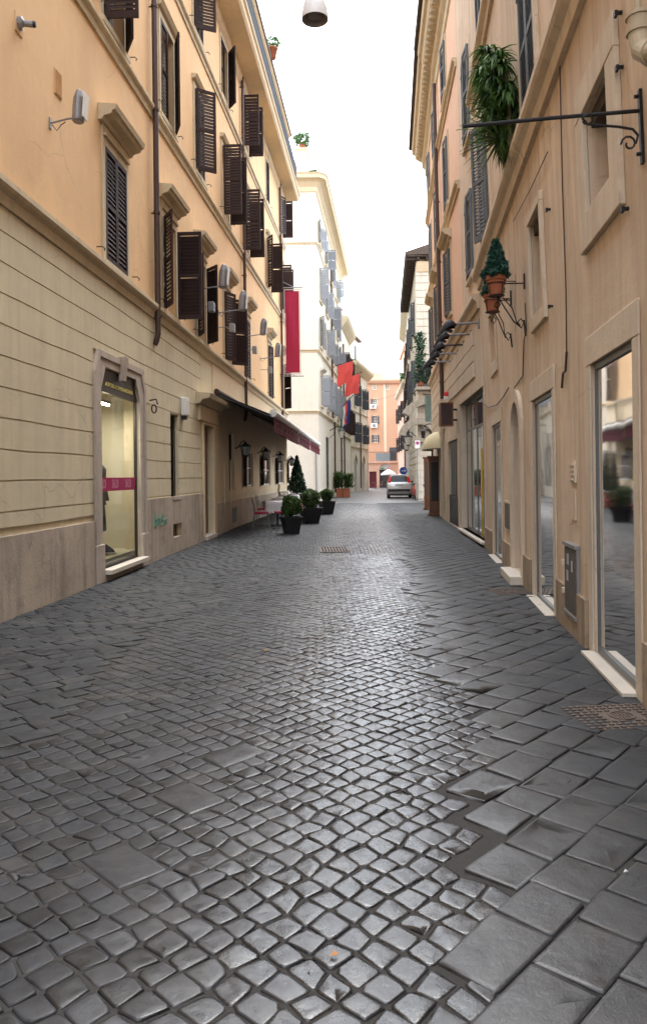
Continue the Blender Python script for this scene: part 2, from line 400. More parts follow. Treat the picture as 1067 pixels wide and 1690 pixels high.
def leaves(mb, pts, size, rnd=.35, asp=1.6, up=None):
    """one bent leaf (two triangles folded) per point"""
    for p in pts:
        n = Vector((random.gauss(0, 1), random.gauss(0, 1), random.gauss(0, 1))).normalized()
        if up is not None: n = (n+up).normalized()
        t = n.orthogonal().normalized(); t = Matrix.Rotation(random.uniform(0, 6.28), 3, n) @ t; b = n.cross(t)
        s = size*random.uniform(1-rnd, 1+rnd); p = Vector(p)
        mb.add([p-t*s*asp*.5, p+b*s*.4+n*s*.12, p+t*s*asp*.5, p-b*s*.4+n*s*.12], [(0, 1, 2), (0, 2, 3)])
def ball_pts(c, rx, rz, n, shell=.35, lump=.12):
    out = []; ph = [random.uniform(0, 6) for _ in range(6)]
    for _ in range(n):
        v = Vector((random.gauss(0, 1), random.gauss(0, 1), random.gauss(0, 1))).normalized()
        l = 1+lump*(math.sin(5*v.x+ph[0])+math.sin(6*v.y+ph[1])+math.sin(5*v.z+ph[2]))/2
        r = (1-shell*random.random()**1.5)*l*random.choice((1, 1, 1, 1.05)); out.append((c[0]+v.x*rx*r, c[1]+v.y*rx*r, c[2]+v.z*rz*r))
    return out
def cone_pts(c, r, z0, z1, n, top=.05):
    out = []
    for _ in range(n):
        t = random.random()**1.35; z = z0+(z1-z0)*t; an = random.uniform(0, 6.283)
        rr = (r*(1-t)+top)*(1+.14*math.sin(an*5+z*17)+.10*math.sin(an*3-z*31))*min(1, .55+t*5)
        rr *= 1-.5*random.random()**1.6; out.append((c[0]+rr*math.cos(an), c[1]+rr*math.sin(an), z))
    return out
# ================================================================ LEFT: orange building
L1 = Fac((-3.838, 0), (.0534, 1), (1, -.0534), c=.0058, a0=14)
def I(F, px, py, o=0): return F.inv(px, py, o)
E1 = 37.8
b1 = thing('apartment_building', 'long orange plastered apartment building with brown louvred shutters above a cream rusticated ground floor', 'building', L1.p(14, 0, 0))
sa0, sz1 = I(L1, 163, 606); sa1 = I(L1, 229, 780)[0]; sz0 = I(L1, 168, 941)[1]; sz1 = I(L1, 200, 618)[1]
shop = (sa0, sa1, sz0, sz1, .25)
s0 = I(L1, 279.5, 683); s1 = I(L1, 294, 819); slot = (s0[0], s1[0], s1[1], s0[1], .1)
v0 = I(L1, 282, 888); v1 = I(L1, 296, 862); lowv = (v0[0], v1[0], v0[1], v1[1], .3)
d0 = I(L1, 333, 700); d1 = I(L1, 351, 882); door = (d0[0], d1[0], 0.0, d0[1], .16)
def rect(F, x0, x1, yt, yb, dep=.08):
    xm = (x0+x1)/2; return (I(F, x0, (yt+yb)/2)[0], I(F, x1, (yt+yb)/2)[0], I(F, xm, yb)[1], I(F, xm, yt)[1], dep)
gw = [rect(L1, 377, 385, 716, 809), rect(L1, 403, 416, 745, 802), rect(L1, 431, 445, 753, 800), rect(L1, 455, 468, 757, 798), rect(L1, 473.5, 477.5, 760, 797)]
gv = [rect(L1, 379, 389, 838, 862), rect(L1, 428, 435, 827, 840)]
holes1 = [shop, slot, lowv, door]+gw+gv
cols = [4.8, 8.4, 11.8, 15.05, 18.0, 21.4, 25.2, 31.1, 36.0]
rows = [(4.76, 6.55), (8.5, 10.38), (11.72, 13.3)]
W = 1.0
up = []
for r, (z0, z1) in enumerate(rows):
    for c in cols:
        if r or c > 9: up.append((c-W/2, c+W/2, z0, z1))
TOP1 = 13.72
mb = MB(); L1.wall(mb, -6, E1, 4.44, TOP1, up)
L1.shell(mb, -6, E1, TOP1, zb=0)
obj('upper_wall', mb, M['orange'], b1)
zs = [.98]+[1.16+.3333*i for i in range(10)]
mb = MB(); L1.wall(mb, -6, E1, 0, 4.45, holes1); obj('ground_storey_wall', mb, M['yellow'], b1)
e = I(L1, 340, 800)[0]
mb = MB()
frm = (sa0-.29, sa1+.31, 0, sz1+.21)
ch = [frm, (slot[0]-.02, slot[1]+.02, slot[2]-.06, slot[3]+.03), (door[0]-.12, door[1]+.3, 0, door[3]+.9)]
L1.courses(mb, -6, door[0]-.13, zs+[4.43], ch); obj('rusticated_courses', mb, M['yellow'], b1)
mb = MB(); L1.courses(mb, door[1]+.12, E1, [.98, 3.2, 4.43], [(h[0]-.05, h[1]+.05, h[2]-.05, h[3]+.05) for h in gw+gv], t=.02, gap=.0); obj('plain_render', mb, M['cream'], b1)
# plinth (worn travertine), steps up after the shop
mb = MB(); L1.courses(mb, -6, sa0-.34, [0, .90], [], t=.045, gap=0); obj('plinth', mb, M['plinth'], b1)
mb = MB(); L1.courses(mb, sa1+.335, door[0]-.13, [0, 1.13], [lowv], t=.05, gap=0); obj('plinth', mb, M['plinth'], b1)
mb = MB(); L1.courses(mb, door[1]+.32, E1, [0, .82], [(h[0]-.001, h[1]+.001, h[2], h[3]) for h in gv], t=.055, gap=0)
obj('plinth', mb, M['plinth'], b1)
# string courses + eaves
mb = MB()
def band(F, mb, a0, a1, z, h, o, mld=True):
    F.prof(mb, a0, a1, [(.001, z-h), (o*.35, z-h), (o*.45, z-h*.55), (o*.85, z-h*.42), (o, z-h*.3), (o, z-.02), (.001, z)])
band(L1, mb, -6, E1, 4.70, .27, .13); obj('string_course', mb, M['trim'], b1)
mb = MB(); band(L1, mb, -6, E1, 8.36, .22, .10); obj('string_course', mb, M['trim'], b1)
mb = MB(); band(L1, mb, -6, E1, 11.62, .2, .09); obj('string_course', mb, M['trim'], b1)
mb = MB()
L1.prof(mb, -6, E1+.35, [(.001, TOP1-.28), (.10, TOP1-.2), (.12, TOP1-.02), (.66, TOP1+.0), (.72, TOP1+.06), (.74, TOP1+.16), (.80, TOP1+.2), (.80, TOP1+.26), (.001, TOP1+.28)])
obj('eaves', mb, M['cream'], b1)
# roof terrace storey set back
mb = MB(); L1.wall(mb, -6, E1-.3, TOP1+.25, TOP1+2.7, [], o=-.12)
L1.box(mb, -6, E1-.32, -6.5, -.14, TOP1+.25, TOP1+2.65)
obj('attic_storey', mb, M['cream'], b1)
mb = MB(); L1.prof(mb, -6, E1-.1, [(-6.6, TOP1+2.71), (.44, TOP1+2.71), (.46, TOP1+2.78), (-6.6, TOP1+2.95)]); obj('roof', mb, M['roof'], b1)
mb = MB(); L1.prof(mb, -6, E1-.15, [(-.1, TOP1+2.5), (.1, TOP1+2.55), (.38, TOP1+2.66), (.40, TOP1+2.705), (-.1, TOP1+2.708)]); obj('attic_eaves', mb, M['cream'], b1)
mb = MB(); 
for z in (.35, 1.15): L1.box(mb, -6, E1+.2, .62, .65, TOP1+.25+z, TOP1+.28+z)
a = -6
while a < E1+.2: L1.box(mb, a, a+.018, .625, .643, TOP1+.28, TOP1+1.42); a += .13
obj('terrace_railing', mb, M['slate_shutter'], b1, recalc=False)
mb = MB()
for a in (24.5, 29, 33.5): L1.box(mb, a, a+.9, -.11, -.04, TOP1+.3, TOP1+2.3)
obj('terrace_door', mb, M['brown'], b1, recalc=False)

# windows
ANG = {(0, 0): (95, 95), (0, 1): (0, 0), (0, 2): (0, 0), (0, 3): (150, 90), (0, 4): (155, 40), (0, 5): (25, 125), (0, 6): (0, 0), (0, 7): (12, 12), (0, 8): (0, 45),
       (1, 0): (0, 0), (1, 1): (0, 0), (1, 2): (88, 28), (1, 3): (0, 22), (1, 4): (52, 0), (1, 5): (90, 88), (1, 6): (90, 90), (1, 7): (150, 90), (1, 8): (90, 90),
       (2, 0): (0, 0), (2, 1): (0, 0), (2, 2): (30, 0), (2, 3): (0, 0), (2, 4): (62, 0), (2, 5): (0, 32), (2, 6): (90, 90), (2, 7): (0, 4), (2, 8): (25, 92)}
for r, (z0, z1) in enumerate(rows):
    for c, ac in enumerate(cols):
        if r == 0 and ac < 9: continue
        wo = window(L1, b1, ac, W, z0, z1, M['brown'], ANG[(r, c)], surround=M['trim'], sw=.11, hood=(True if r == 0 else None), hoodz=.36, pitch=(.07 if ac < 24 else .09))
        if r == 1:
            mb = MB(); L1.prof(mb, ac-.68, ac+.68, [(.001, z1+.14), (.08, z1+.16), (.13, z1+.24), (.001, z1+.26)]); obj('hood', mb, M['trim'], wo)
        if ac > 8:   # iron shutter stays either side
            mb = MB()
            for sd in (-1, 1):
                a = ac+sd*(W/2+.34); mb.tube([L1.p(a, 0, z0+.12), L1.p(a, .09, z0+.12), L1.p(a+.015, .12, z0+.09), L1.p(a, .11, z0+.06)], .009, 5)
            obj('shutter_stay', mb, M['iron'], wo, recalc=False)
downpipe(L1, b1, I(L1, 249, 300)[0], 3.95, TOP1-.1, r=.052)
downpipe(L1, b1, I(L1, 399, 500)[0], 3.3, TOP1-.1, r=.05)
downpipe(L1, b1, I(L1, 462, 620)[0], 3.6, TOP1-.1, r=.055)
mb = MB()
for px in (367, 378): a = I(L1, px, 800)[0]; mb.tube([L1.p(a, .05, 0), L1.p(a, .05, 1.9 if px < 370 else 2.0)], .022, 8)
obj('conduit', mb, M['beigepipe'], b1, smooth=True, recalc=False)
# shop front
mb = MB()
a0, a1 = sa0, sa1; fo = .035
def poly_prof(F, mb, outer, inner, o0, o1):
    """ring between two same-length outlines in (a,z)"""
    n = len(outer)
    for i in range(n-1):
        A, B, C, D = outer[i], outer[i+1], inner[i+1], inner[i]
        mb.hexa([F.p(*(A[0], o0, A[1])), F.p(B[0], o0, B[1]), F.p(C[0], o0, C[1]), F.p(D[0], o0, D[1]), F.p(A[0], o1, A[1]), F.p(B[0], o1, B[1]), F.p(C[0], o1, C[1]), F.p(D[0], o1, D[1])])
out = [(a0-.20, 0), (a0-.20, sz1-.18), (a0-.06, sz1+.12), (a1+.06, sz1+.12), (a1+.22, sz1-.18), (a1+.22, 0)]
inn = [(a0, 0), (a0, sz1-.34), (a0+.20, sz1), (a1-.20, sz1), (a1, sz1-.34), (a1, 0)]
poly_prof(L1, mb, out, inn, .001, fo)
out2 = [(a0-.30, .0), (a0-.30, sz1-.12), (a0-.14, sz1+.22), (a1+.14, sz1+.22), (a1+.32, sz1-.12), (a1+.32, 0)]
poly_prof(L1, mb, out2, out, .001, .055)
for s in (-1, 1):
    x = a0-.33 if s < 0 else a1-.001; L1.box(mb, x, x+.33, .001, fo+.03, 0, .55)
fs = obj('shop_surround', mb, M['stone'], b1, bevel=.006)
mb = MB(); k = (a0+a1)/2
mb.hexa([L1.p(k-.07, .001, sz1-.12), L1.p(k+.07, .001, sz1-.12), L1.p(k+.07, .08, sz1-.12), L1.p(k-.07, .08, sz1-.12), L1.p(k-.10, .001, sz1+.26), L1.p(k+.10, .001, sz1+.26), L1.p(k+.10, .12, sz1+.26), L1.p(k-.10, .12, sz1+.26)])
obj('keystone', mb, M['stone'], fs, bevel=.008)
mb = MB(); L1.box(mb, a0-.01, a1+.01, -.25, .17, sz0-.06, sz0); obj('sill', mb, M['marble'], fs)
mb = MB(); L1.box(mb, a0-.0, a1+.0, -.2, .07, 0, sz0-.06); obj('sill_base', mb, M['stone'], fs)
ztr = I(L1, 200, 655)[1]
mb = MB(); inn2 = [(a0+.002, ztr), (a0+.002, sz1-.35), (a0+.21, sz1-.012), (a1-.21, sz1-.012), (a1-.002, sz1-.35), (a1-.002, ztr)]
mb.add([L1.p(a, o, z) for o in (-.07, -.015) for a, z in inn2], [(0, 1, 2, 3, 4, 5), (11, 10, 9, 8, 7, 6)]+[(i, (i+1) % 6, (i+1) % 6+6, i+6) for i in range(6)])
sg = obj('sign_board', mb, M['darkmetal'], b1)
t = text_mesh('ATOS LOMBARDINI', .088, .004)
xs = [v[0] for v in t.v]; wid = max(xs)-min(xs); want = (a1-a0)*.70
t = place_text(t, L1, (a0+a1)/2+.02, I(L1, 197, 641)[1], -.011, 1, want/wid)
mg = simple('gold_letter_paint', (.80, .70, .22), .5, var=.05)
obj('sign_lettering', t, mg, sg, recalc=False)
mb = MB(); mb.quad(L1.p(a0, -.05, sz0), L1.p(a1, -.05, sz0), L1.p(a1, -.05, ztr), L1.p(a0, -.05, ztr)); obj('shop_window_pane', mb, M['glass'], b1, recalc=False)
mb = MB(); L1.box(mb, a1-.05, a1-.001, -.07, -.03, sz0+.001, ztr-.001); L1.box(mb, a0+.05, a1-.05, -.07, -.035, sz0+.001, sz0+.035); obj('pane_frame', mb, M['darkmetal'], b1)
mb = MB(); dp = 1.15
P = L1.p; b0, b2, c0, c1 = a0-.35, a1+.25, sz0+.12, ztr+.15
mb.quad(P(b0, -dp, c0), P(b2, -dp, c0), P(b2, -dp, c1), P(b0, -dp, c1)); mb.quad(P(b0, -.26, c0), P(b0, -dp, c0), P(b0, -dp, c1), P(b0, -.26, c1))
mb.quad(P(b2, -.26, c0), P(b2, -dp, c0), P(b2, -dp, c1), P(b2, -.26, c1)); mb.quad(P(b0, -.08, c1), P(b2, -.08, c1), P(b2, -dp, c1), P(b0, -dp, c1)); mb.quad(P(b0, -.06, c0), P(b2, -.06, c0), P(b2, -dp, c0), P(b0, -dp, c0))
mb.quad(P(a0, -.06, sz0), P(a1, -.06, sz0), P(a1, -.06, c0), P(a0, -.06, c0))
L1.box(mb, a1-.1, a1-.0, -.9, -.75, c0, c1)
M['display'] = simple('cream_display_lining', (.60, .55, .42), .8, var=.05)
obj('display_room', mb, M['display'], b1, recalc=False)
# sale band on the glass
zb0 = I(L1, 200, 809.5)[1]; zb1 = I(L1, 200, 788)[1]
M['pink'] = simple('magenta_film', (.40, .012, .10), .5, var=.03)
mb = MB(); L1.box(mb, a0+.005, a1-.055, -.047, -.045, zb0, zb1); sb = obj('sale_band', mb, M['pink'], b1)
rr = MB()
for q in (.12, .42, .76):
    t = place_text(text_mesh('SALDI', (zb1-zb0)*.9, .001, True), L1, a0+(a1-a0)*q, (zb0+zb1)/2, -.043, 1, .62); rr.add(t.v, t.f)
obj('sale_lettering', rr, simple('pale_pink_film', (.62, .25, .35), .6), sb, recalc=False)
# things in the shop window
M['display'] = M['display']
lt = thing('track_light', 'lit strip spotlight on the shop display ceiling behind the glass', 'lamp', P((a0+a1)/2, -.6, ztr))
za = ztr-.10
mb = MB(); L1.box(mb, a0+.55, a0+1.45, -.38, -.32, za+.03, za+.08); obj('lamp_rail', mb, M['greymetal'], lt)
mb = MB(); L1.box(mb, a0+.58, a0+1.42, -.37, -.33, za, za+.03); obj('lamp_tube', mb, M['lamp_lit'], lt)
ld = bpy.data.lights.new('display_spot', 'AREA'); ld.energy = 10; ld.size = .5; ld.color = (1, .90, .76); lo = bpy.data.objects.new('display_spot', ld); COL.objects.link(lo); lo.parent = lt
lo.location = Vector(P(a0+1.0, -.45, za-.02))-wroot(lt)
mq = thing('mannequin', 'headless mannequin in a dark patterned jacket and skirt in the shop window', 'mannequin', P(a0+.34, -.75, c0))
base = Vector(P(a0+.98, -.40, 0)); zb = c0
mb = MB(); mb.lathe((base.x, base.y, 0), [(.001, zb+.002), (.16, zb+.002), (.16, zb+.02), (.015, zb+.03), (.015, zb+.75), (.001, zb+.76)], 16); obj('stand', mb, M['greymetal'], mq, smooth=True)
M['pattern'] = simple('dark_patterned_cloth', (.035, .04, .06), .8, var=.8, nsc=22)
def oval(mb, prof, sx, sy, n=18):
    r = MB(); r.lathe((0, 0, 0), prof, n); mb.add([(base.x+v[0]*sx, base.y+v[1]*sy, v[2]) for v in r.v], r.f)
mb = MB(); oval(mb, [(.001, zb+1.55), (.05, zb+1.55), (.055, zb+1.47), (.15, zb+1.42), (.2, zb+1.36), (.19, zb+1.2), (.14, zb+1.03), (.18, zb+.85), (.2, zb+.8), (.17, zb+.8)], .7, 1.0)
for sd in (-1, 1): mb.tube([(base.x, base.y+sd*.19, zb+1.37), (base.x+.03, base.y+sd*.25, zb+1.1), (base.x+.1, base.y+sd*.22, zb+.86)], [.06, .045, .03], 10)
obj('jacket', mb, M['pattern'], mq, smooth=True)
mb = MB(); oval(mb, [(.15, zb+.86), (.17, zb+.7), (.19, zb+.4), (.16, zb+.38)], .7, 1.0); obj('skirt', mb, simple('dark_teal_cloth', (.03, .06, .07), .8, var=.5), mq, smooth=True)
for i, sh in enumerate(('dark lace-up trainer nearer the glass on the shop display floor', 'dark lace-up trainer farther from the glass on the shop display floor')):
    c = Vector(P(a0+1.12+.05*i, -.30-.19*i, c0)); so = thing('trainer_shoe', sh, 'shoe', tuple(c), group='trainers in the shop window')
    dx = Vector((L1.d.x, L1.d.y, 0)).normalized(); dn = Vector((.93, -.35, 0)).normalized()
    mb = MB(); mb.obox(c+Vector((0, 0, .018)), dn, dn.cross(Vector((0, 0, 1))), (0, 0, 1), .14, .05, .018); obj('sole', mb, M['whitepaint'], so, bevel=.012)
    mb = MB(); sd_ = dn.cross(Vector((0, 0, 1)))
    pr = [(-.135, .03, .11), (-.10, .05, .125), (-.03, .05, .12), (.03, .048, .085), (.09, .045, .055), (.13, .03, .03)]
    for i2 in range(len(pr)-1):
        x0, w0, h0_ = pr[i2]; x1, w1, h1_ = pr[i2+1]
        q = lambda x, s_, z: tuple(c+dn*x+sd_*s_+Vector((0, 0, .036+z)))
        mb.hexa([q(x0, -w0, 0), q(x1, -w1, 0), q(x1, w1, 0), q(x0, w0, 0), q(x0, -w0*.6, h0_), q(x1, -w1*.6, h1_), q(x1, w1*.6, h1_), q(x0, w0*.6, h0_)])
    obj('upper', mb, M['pattern'], so)
# slot, door, vents
mb = MB(); L1.box(mb, slot[0], slot[1], -.12, -.09, slot[2], slot[3])
k = slot[0]+.08
while k < slot[1]-.02: mb.tube([L1.p(k, -.05, slot[2]), L1.p(k, -.05, slot[3])], .009, 6); k += .12
so = obj('barred_opening', mb, M['dark'], b1, recalc=False)
mb = MB(); L1.box(mb, slot[0]-.03, slot[1]+.03, .0, .06, slot[2]-.06, slot[2]); obj('sill', mb, M['stone'], so)
mb = MB(); L1.box(mb, lowv[0], lowv[1], -.3, -.27, lowv[2], lowv[3])
for i in range(1, 5): k = lowv[0]+(lowv[1]-lowv[0])*i/5; mb.tube([L1.p(k, -.04, lowv[2]), L1.p(k, -.04, lowv[3])], .008, 6)
obj('cellar_vent', mb, M['dark'], b1, recalc=False)
for h in gv:
    mb = MB(); L1.box(mb, h[0], h[1], -.04, .0, h[2], h[3])
    for i in range(8): z = h[2]+(h[3]-h[2])*(i+.5)/8; L1.box(mb, h[0], h[1], .0, .012, z-.012, z+.004)
    obj('cellar_vent', mb, M['darkmetal'], b1)
mb = MB(); L1.box(mb, door[0], door[1], -.17, -.12, .1, door[3])
w_ = door[1]-door[0]
for i in range(2):
    for (z0, z1) in ((.25, .95), (1.1, 1.9), (2.0, door[3]-.12)): L1.box(mb, door[0]+w_*(.06+.48*i), door[0]+w_*(.46+.48*i), -.12, -.10, z0, z1)
do = obj('entrance_door', mb, M['wood'], b1)
mb = MB(); mb.lathe(L1.p(door[0]+w_*.54, -.08, 1.05), [(.001, -.03), (.03, -.02), (.03, .02), (.001, .03)], 10); obj('handle', mb, M['gold'], do, smooth=True)
mb = MB(); L1.box(mb, door[0]-.02, door[1]+.02, -.12, .12, 0, .1); obj('door_step', mb, M['marble'], b1)
mb = MB(); L1.box(mb, door[0]-.14, door[0], .001, .06, .1, door[3]); L1.box(mb, door[1], door[1]+.30, .001, .06, .1, door[3]); L1.box(mb, door[0]-.14, door[1]+.30, .001, .058, door[3], door[3]+.4)
obj('door_surround', mb, M['cream'], b1)
hh = door[3]+.42
mb = MB(); L1.prof(mb, door[0]-.75, door[1]+.75, [(.001, hh), (.12, hh+.02), (.18, hh+.1), (.34, hh+.14), (.37, hh+.24), (.001, hh+.27)])
L1.box(mb, door[0]-.55, door[1]+.5, .002, .09, hh-.35, hh)
obj('door_hood', mb, M['trim'], b1)
# ground floor windows under the awning
for i, h in enumerate(gw):
    mb = MB(); L1.box(mb, h[0], h[1], -.08, -.06, h[2], h[3]); wo = obj('restaurant_window', mb, M['winglass'] if i else M['dark'], b1, recalc=False)
    if i:
        mb = MB(); n = 2
        for x in (h[0], (h[0]+h[1])/2-.02, h[1]-.04): L1.box(mb, x, x+.04, -.06, -.03, h[2], h[3])
        for z in (h[2], (h[2]+h[3])/2, h[3]-.04): L1.box(mb, h[0]+.04, h[1]-.04, -.059, -.032, z, z+.04)
        obj('sash', mb, M['whitepaint'], wo, recalc=False)
        ww = min(.55, (h[1]-h[0])/2+.06); shutter(L1, wo, h[0]-.02, 1, 168, ww, h[2], h[3], M['brown'], o0=.03, pitch=.09)
# wall things
def floodlight(F, a, z, label, L=.55, s=1.0, tilt=.25):
    t = thing('floodlight', label, 'floodlight', F.p(a, 0, z), group='grey floodlights along the orange wall')
    mb = MB(); F.box(mb, a-.035*s, a+.035*s, 0, .015, z-.07, z+.07); mb.tube([F.p(a, .01, z), F.p(a, L*.7, z+.05), F.p(a, L, z+.06)], .016*s, 8); obj('arm', mb, M['greymetal'], t, recalc=False)
    c = Vector(F.p(a, L+.06*s, z+.28*s)); nx = Vector((F.n.x, F.n.y, 0)); up_ = (Vector((0, 0, 1))+nx*.08).normalized(); sd = nx.cross(Vector((0, 0, 1)))
    pr = [(-.25, .10, .085), (-.23, .12, .10), (.0, .13, .105), (.12, .13, .10), (.24, .10, .06), (.26, .07, .03)]
    mb = MB(); vs = []; n = 16; fs = []
    for h, w, d in pr:
        for k in range(n):
            an = 2*PI*k/n; vs.append(tuple(c+up_*h*s*1.05+nx*(math.cos(an)*d*s)+sd*(math.sin(an)*w*s)))
    for i in range(len(pr)-1):
        for k in range(n): k2 = (k+1) % n; fs.append((i*n+k, i*n+k2, (i+1)*n+k2, (i+1)*n+k))
    fs += [tuple(range(n)), tuple((len(pr)-1)*n+k for k in range(n))]
    mb.add(vs, fs); h_ = obj('lamp_housing', mb, M['greymetal'], t, bevel=.004)
    mb = MB(); mb.obox(c+nx*.112*s+up_*.0, up_, sd, nx, .21*s, .105*s, .008); obj('lamp_glass', mb, M['whitepaint'], h_)
    mb = MB(); mb.tube([F.p(a, .03, z-.02), F.p(a, .09, z-.10), F.p(a, .14, z-.03), F.p(a, .2, z+.01)], .006, 5); obj('cable', mb, M['iron'], t, recalc=False)
    return t
fa, fz = I(L1, 82, 203); floodlight(L1, fa, fz, 'grey floodlight on a bare wall left of the first hooded window, the nearest one', L=.33, s=.72)
for (px, py, lb) in ((322, 478, 'grey floodlight between the wide open shutters and the half closed pair after them'), (360, 516, 'grey floodlight in front of the hooded window just before the middle downpipe'), (401, 556, 'grey floodlight just after the middle downpipe by a closed shuttered window'), (429, 592, 'grey floodlight nearest the long red banner')):
    fa, fz = I(L1, px, py); floodlight(L1, fa, fz, lb, L=.6, s=1.0)
    mb = MB(); mb.tube([L1.p(fa+.1, 0, fz-.35), L1.p(fa+.1, .3, fz-.35)], .012, 6); t2 = thing('junction_box', lb.replace('grey floodlight', 'small box under the floodlight').replace('wide open shutters and the half closed pair', 'open and half closed shutters').replace(' after them', ''), 'speaker', L1.p(fa+.1, 0, fz-.4), group='small boxes under the floodlights')
    obj('bracket', mb, M['greymetal'], t2, recalc=False); mb = MB(); L1.box(mb, fa+.02, fa+.22, .28, .42, fz-.48, fz-.26); obj('case', mb, M['greymetal'], t2, bevel=.02)
ca, cz = I(L1, 30, 38)
t = thing('wall_camera', 'small round surveillance camera on a square backing plate high on the orange wall', 'camera', L1.p(ca, 0, cz))
mb = MB(); L1.box(mb, ca-.09, ca+.09, 0, .012, cz-.13, cz+.11); obj('backing_plate', mb, M['orange'], t)
mb = MB(); mb.tube([L1.p(ca, .01, cz), L1.p(ca, .05, cz), L1.p(ca+.01, .055, cz)], [.075, .07, .04], 14); mb.tube([L1.p(ca, .05, cz), L1.p(ca+.03, .16, cz)], .035, 12); obj('housing', mb, M['greymetal'], t, recalc=False)
mb = MB(); mb.tube([L1.p(ca+.03, .16, cz), L1.p(ca+.035, .19, cz)], [.037, .03], 12); obj('lens', mb, M['iron'], t, recalc=False)
va, vz = I(L1, 95, 138)
mb = MB(); L1.box(mb, va-.11, va+.11, 0, .012, vz-.17, vz+.17)
for i in range(13): z = vz-.155+i*.0255; L1.box(mb, va-.095, va+.095, .012, .022, z, z+.008)
obj('vent_grille', mb, M['orange'], b1)
wa, wz = I(L1, 298, 672)
t = thing('alarm_box', 'small white alarm box above the narrow barred opening in the cream wall', 'alarm box', L1.p(wa, 0, wz-.15))
mb = MB(); L1.box(mb, wa-.1, wa+.12, .02, .16, wz-.18, wz+.2); obj('case', mb, M['whitepaint'], t, bevel=.02); mb = MB(); L1.box(mb, wa-.07, wa+.09, .02, .12, wz-.26, wz-.18); obj('sensor', mb, M['iron'], t, bevel=.015)
wa, wz = I(L1, 245, 672)
t = thing('iron_ring', 'small dark iron hook with a ring beside the shop surround', 'hook', L1.p(wa, 0, wz))
mb = MB(); mb.tube([L1.p(wa, 0, wz+.12), L1.p(wa, .14, wz+.14), L1.p(wa+.02, .16, wz+.05)], .014, 6); obj('hook', mb, M['iron'], t, recalc=False)
mb = MB(); mb.tube([L1.p(wa+.05*math.cos(k*.63), .1+.03*math.cos(k*.63), wz-.03+.075*math.sin(k*.63)) for k in range(11)], .013, 6); obj('ring', mb, M['iron'], t, recalc=False)
# graffiti : raised paint strokes on the plinth
mb = MB(); ga, gz = I(L1, 262, 857)
import math as _m
def stroke(pts, r=.012):
    mb.tube([L1.p(ga+x*1.25, .052, gz+y) for x, y in pts], r, 6)
stroke([(-.36, .15), (-.38, -.1), (-.30, -.12), (-.28, 0), (-.36, .03)]); stroke([(-.24, -.1), (-.23, .03), (-.17, .05), (-.16, -.09), (-.14, .04), (-.08, .05), (-.07, -.1)])
stroke([(.10, .08), (.02, .08), (.01, 0), (.09, -.02), (.06, -.11), (-.01, -.1)]); stroke([(.16, -.02), (.2, .0), (.2, -.09), (.15, -.08), (.16, -.02)]); stroke([(.26, .0), (.26, -.1)]); stroke([(.26, .05), (.27, .06)])
obj('graffiti', mb, simple('green_spray_paint', (.13, .36, .27), .7, var=.3), b1, recalc=False)
# red banner
Yb = 35.4
bx0 = aty(469.5, 540, Yb)[0]; bx1 = aty(495, 540, Yb)[0]; bz1 = aty(483, 478, Yb)[2]; bz0 = aty(483, 617, Yb)[2]
t = thing('hanging_banner', 'tall crimson banner in a pale frame jutting from the end of the orange building', 'banner', (bx0, Yb, bz0))
mb = MB()
for i in range(12):
    for j in range(4):
        f = lambda u, v: (bx0+.04+(bx1-bx0-.08)*u/4, Yb+.025*math.sin(u*1.3+v*.4)*math.sin(PI*v/12), bz0+.06+(bz1-bz0-.12)*v/12)
        mb.quad(f(j, i), f(j+1, i), f(j+1, i+1), f(j, i+1))
r_ = MB(); r_.add(mb.v, mb.f); off = MB(); off.add([(v[0], v[1]+.012, v[2]) for v in mb.v], mb.f); r_.add(off.v, off.f)
obj('banner_cloth', r_, M['redcloth'], t, smooth=True)
mb = MB()
for x in (bx0, bx1): mb.box(x-.02, x+.02, Yb-.035, Yb-.012, bz0, bz1)
for z in (bz0, bz1): mb.box(bx0-.019, bx1+.019, Yb-.034, Yb-.013, z-.02, z+.02)
obj('banner_frame', mb, simple('pale_pink_metal', (.55, .42, .42), .5), t)
wallx = L1.p(Yb, 0, 6)[0]
for z in (bz1+.1, bz0-.1):
    mb = MB(); mb.tube([(wallx-.02, Yb, z), (bx1+.15, Yb, z)], .025, 8); mb.box(bx0+.1, bx0+.14, Yb-.02, Yb+.02, min(z, z), z+.1 if z < bz0 else z) ; mb.tube([(wallx, Yb+.02, z+.35), (bx0+.5, Yb, z)], .014, 6); mb.box(wallx-.02, wallx+.05, Yb-.08, Yb+.08, z-.12, z+.12)
    obj('banner_bracket', mb, M['greymetal'], t, recalc=False)
# awning
aw = thing('restaurant_awning', 'long burgundy awning with scalloped valances shading the restaurant tables', 'awning', L1.p(20, 0, 3))
A0, A1, zo, zf, oo = 19.4, 39.3, 3.70, 3.10, 1.5
mb = MB(); P = L1.p
def sheet(mb, a0, a1, o0, z0, o1, z1, th=.012, n=6):
    for i in range(n):
        x0, x1 = a0+(a1-a0)*i/n, a0+(a1-a0)*(i+1)/n
        mb.hexa([P(x0, o0, z0-th), P(x1, o0, z0-th), P(x1, o1, z1-th), P(x0, o1, z1-th), P(x0, o0, z0), P(x1, o0, z0), P(x1, o1, z1), P(x0, o1, z1)])
sheet(mb, A0, min(A1, E1), .05, zo, oo, zf); obj('canopy', mb, M['darkcloth'], aw)
mb = MB(); mb.tube([P(A0, .08, zo+.02), P(E1, .08, zo+.02)], .07, 10); obj('roller', mb, M['darkcloth'], aw, recalc=False)
for a in (A0+.02, 25.4, 25.6, 31.6, 31.8, E1-.05):
    mb = MB(); mb.tube([P(a, .1, zo-.08), P(a, oo-.02, zf-.06)], .022, 6)
    obj('folding_arm', mb, M['iron'], aw, recalc=False)
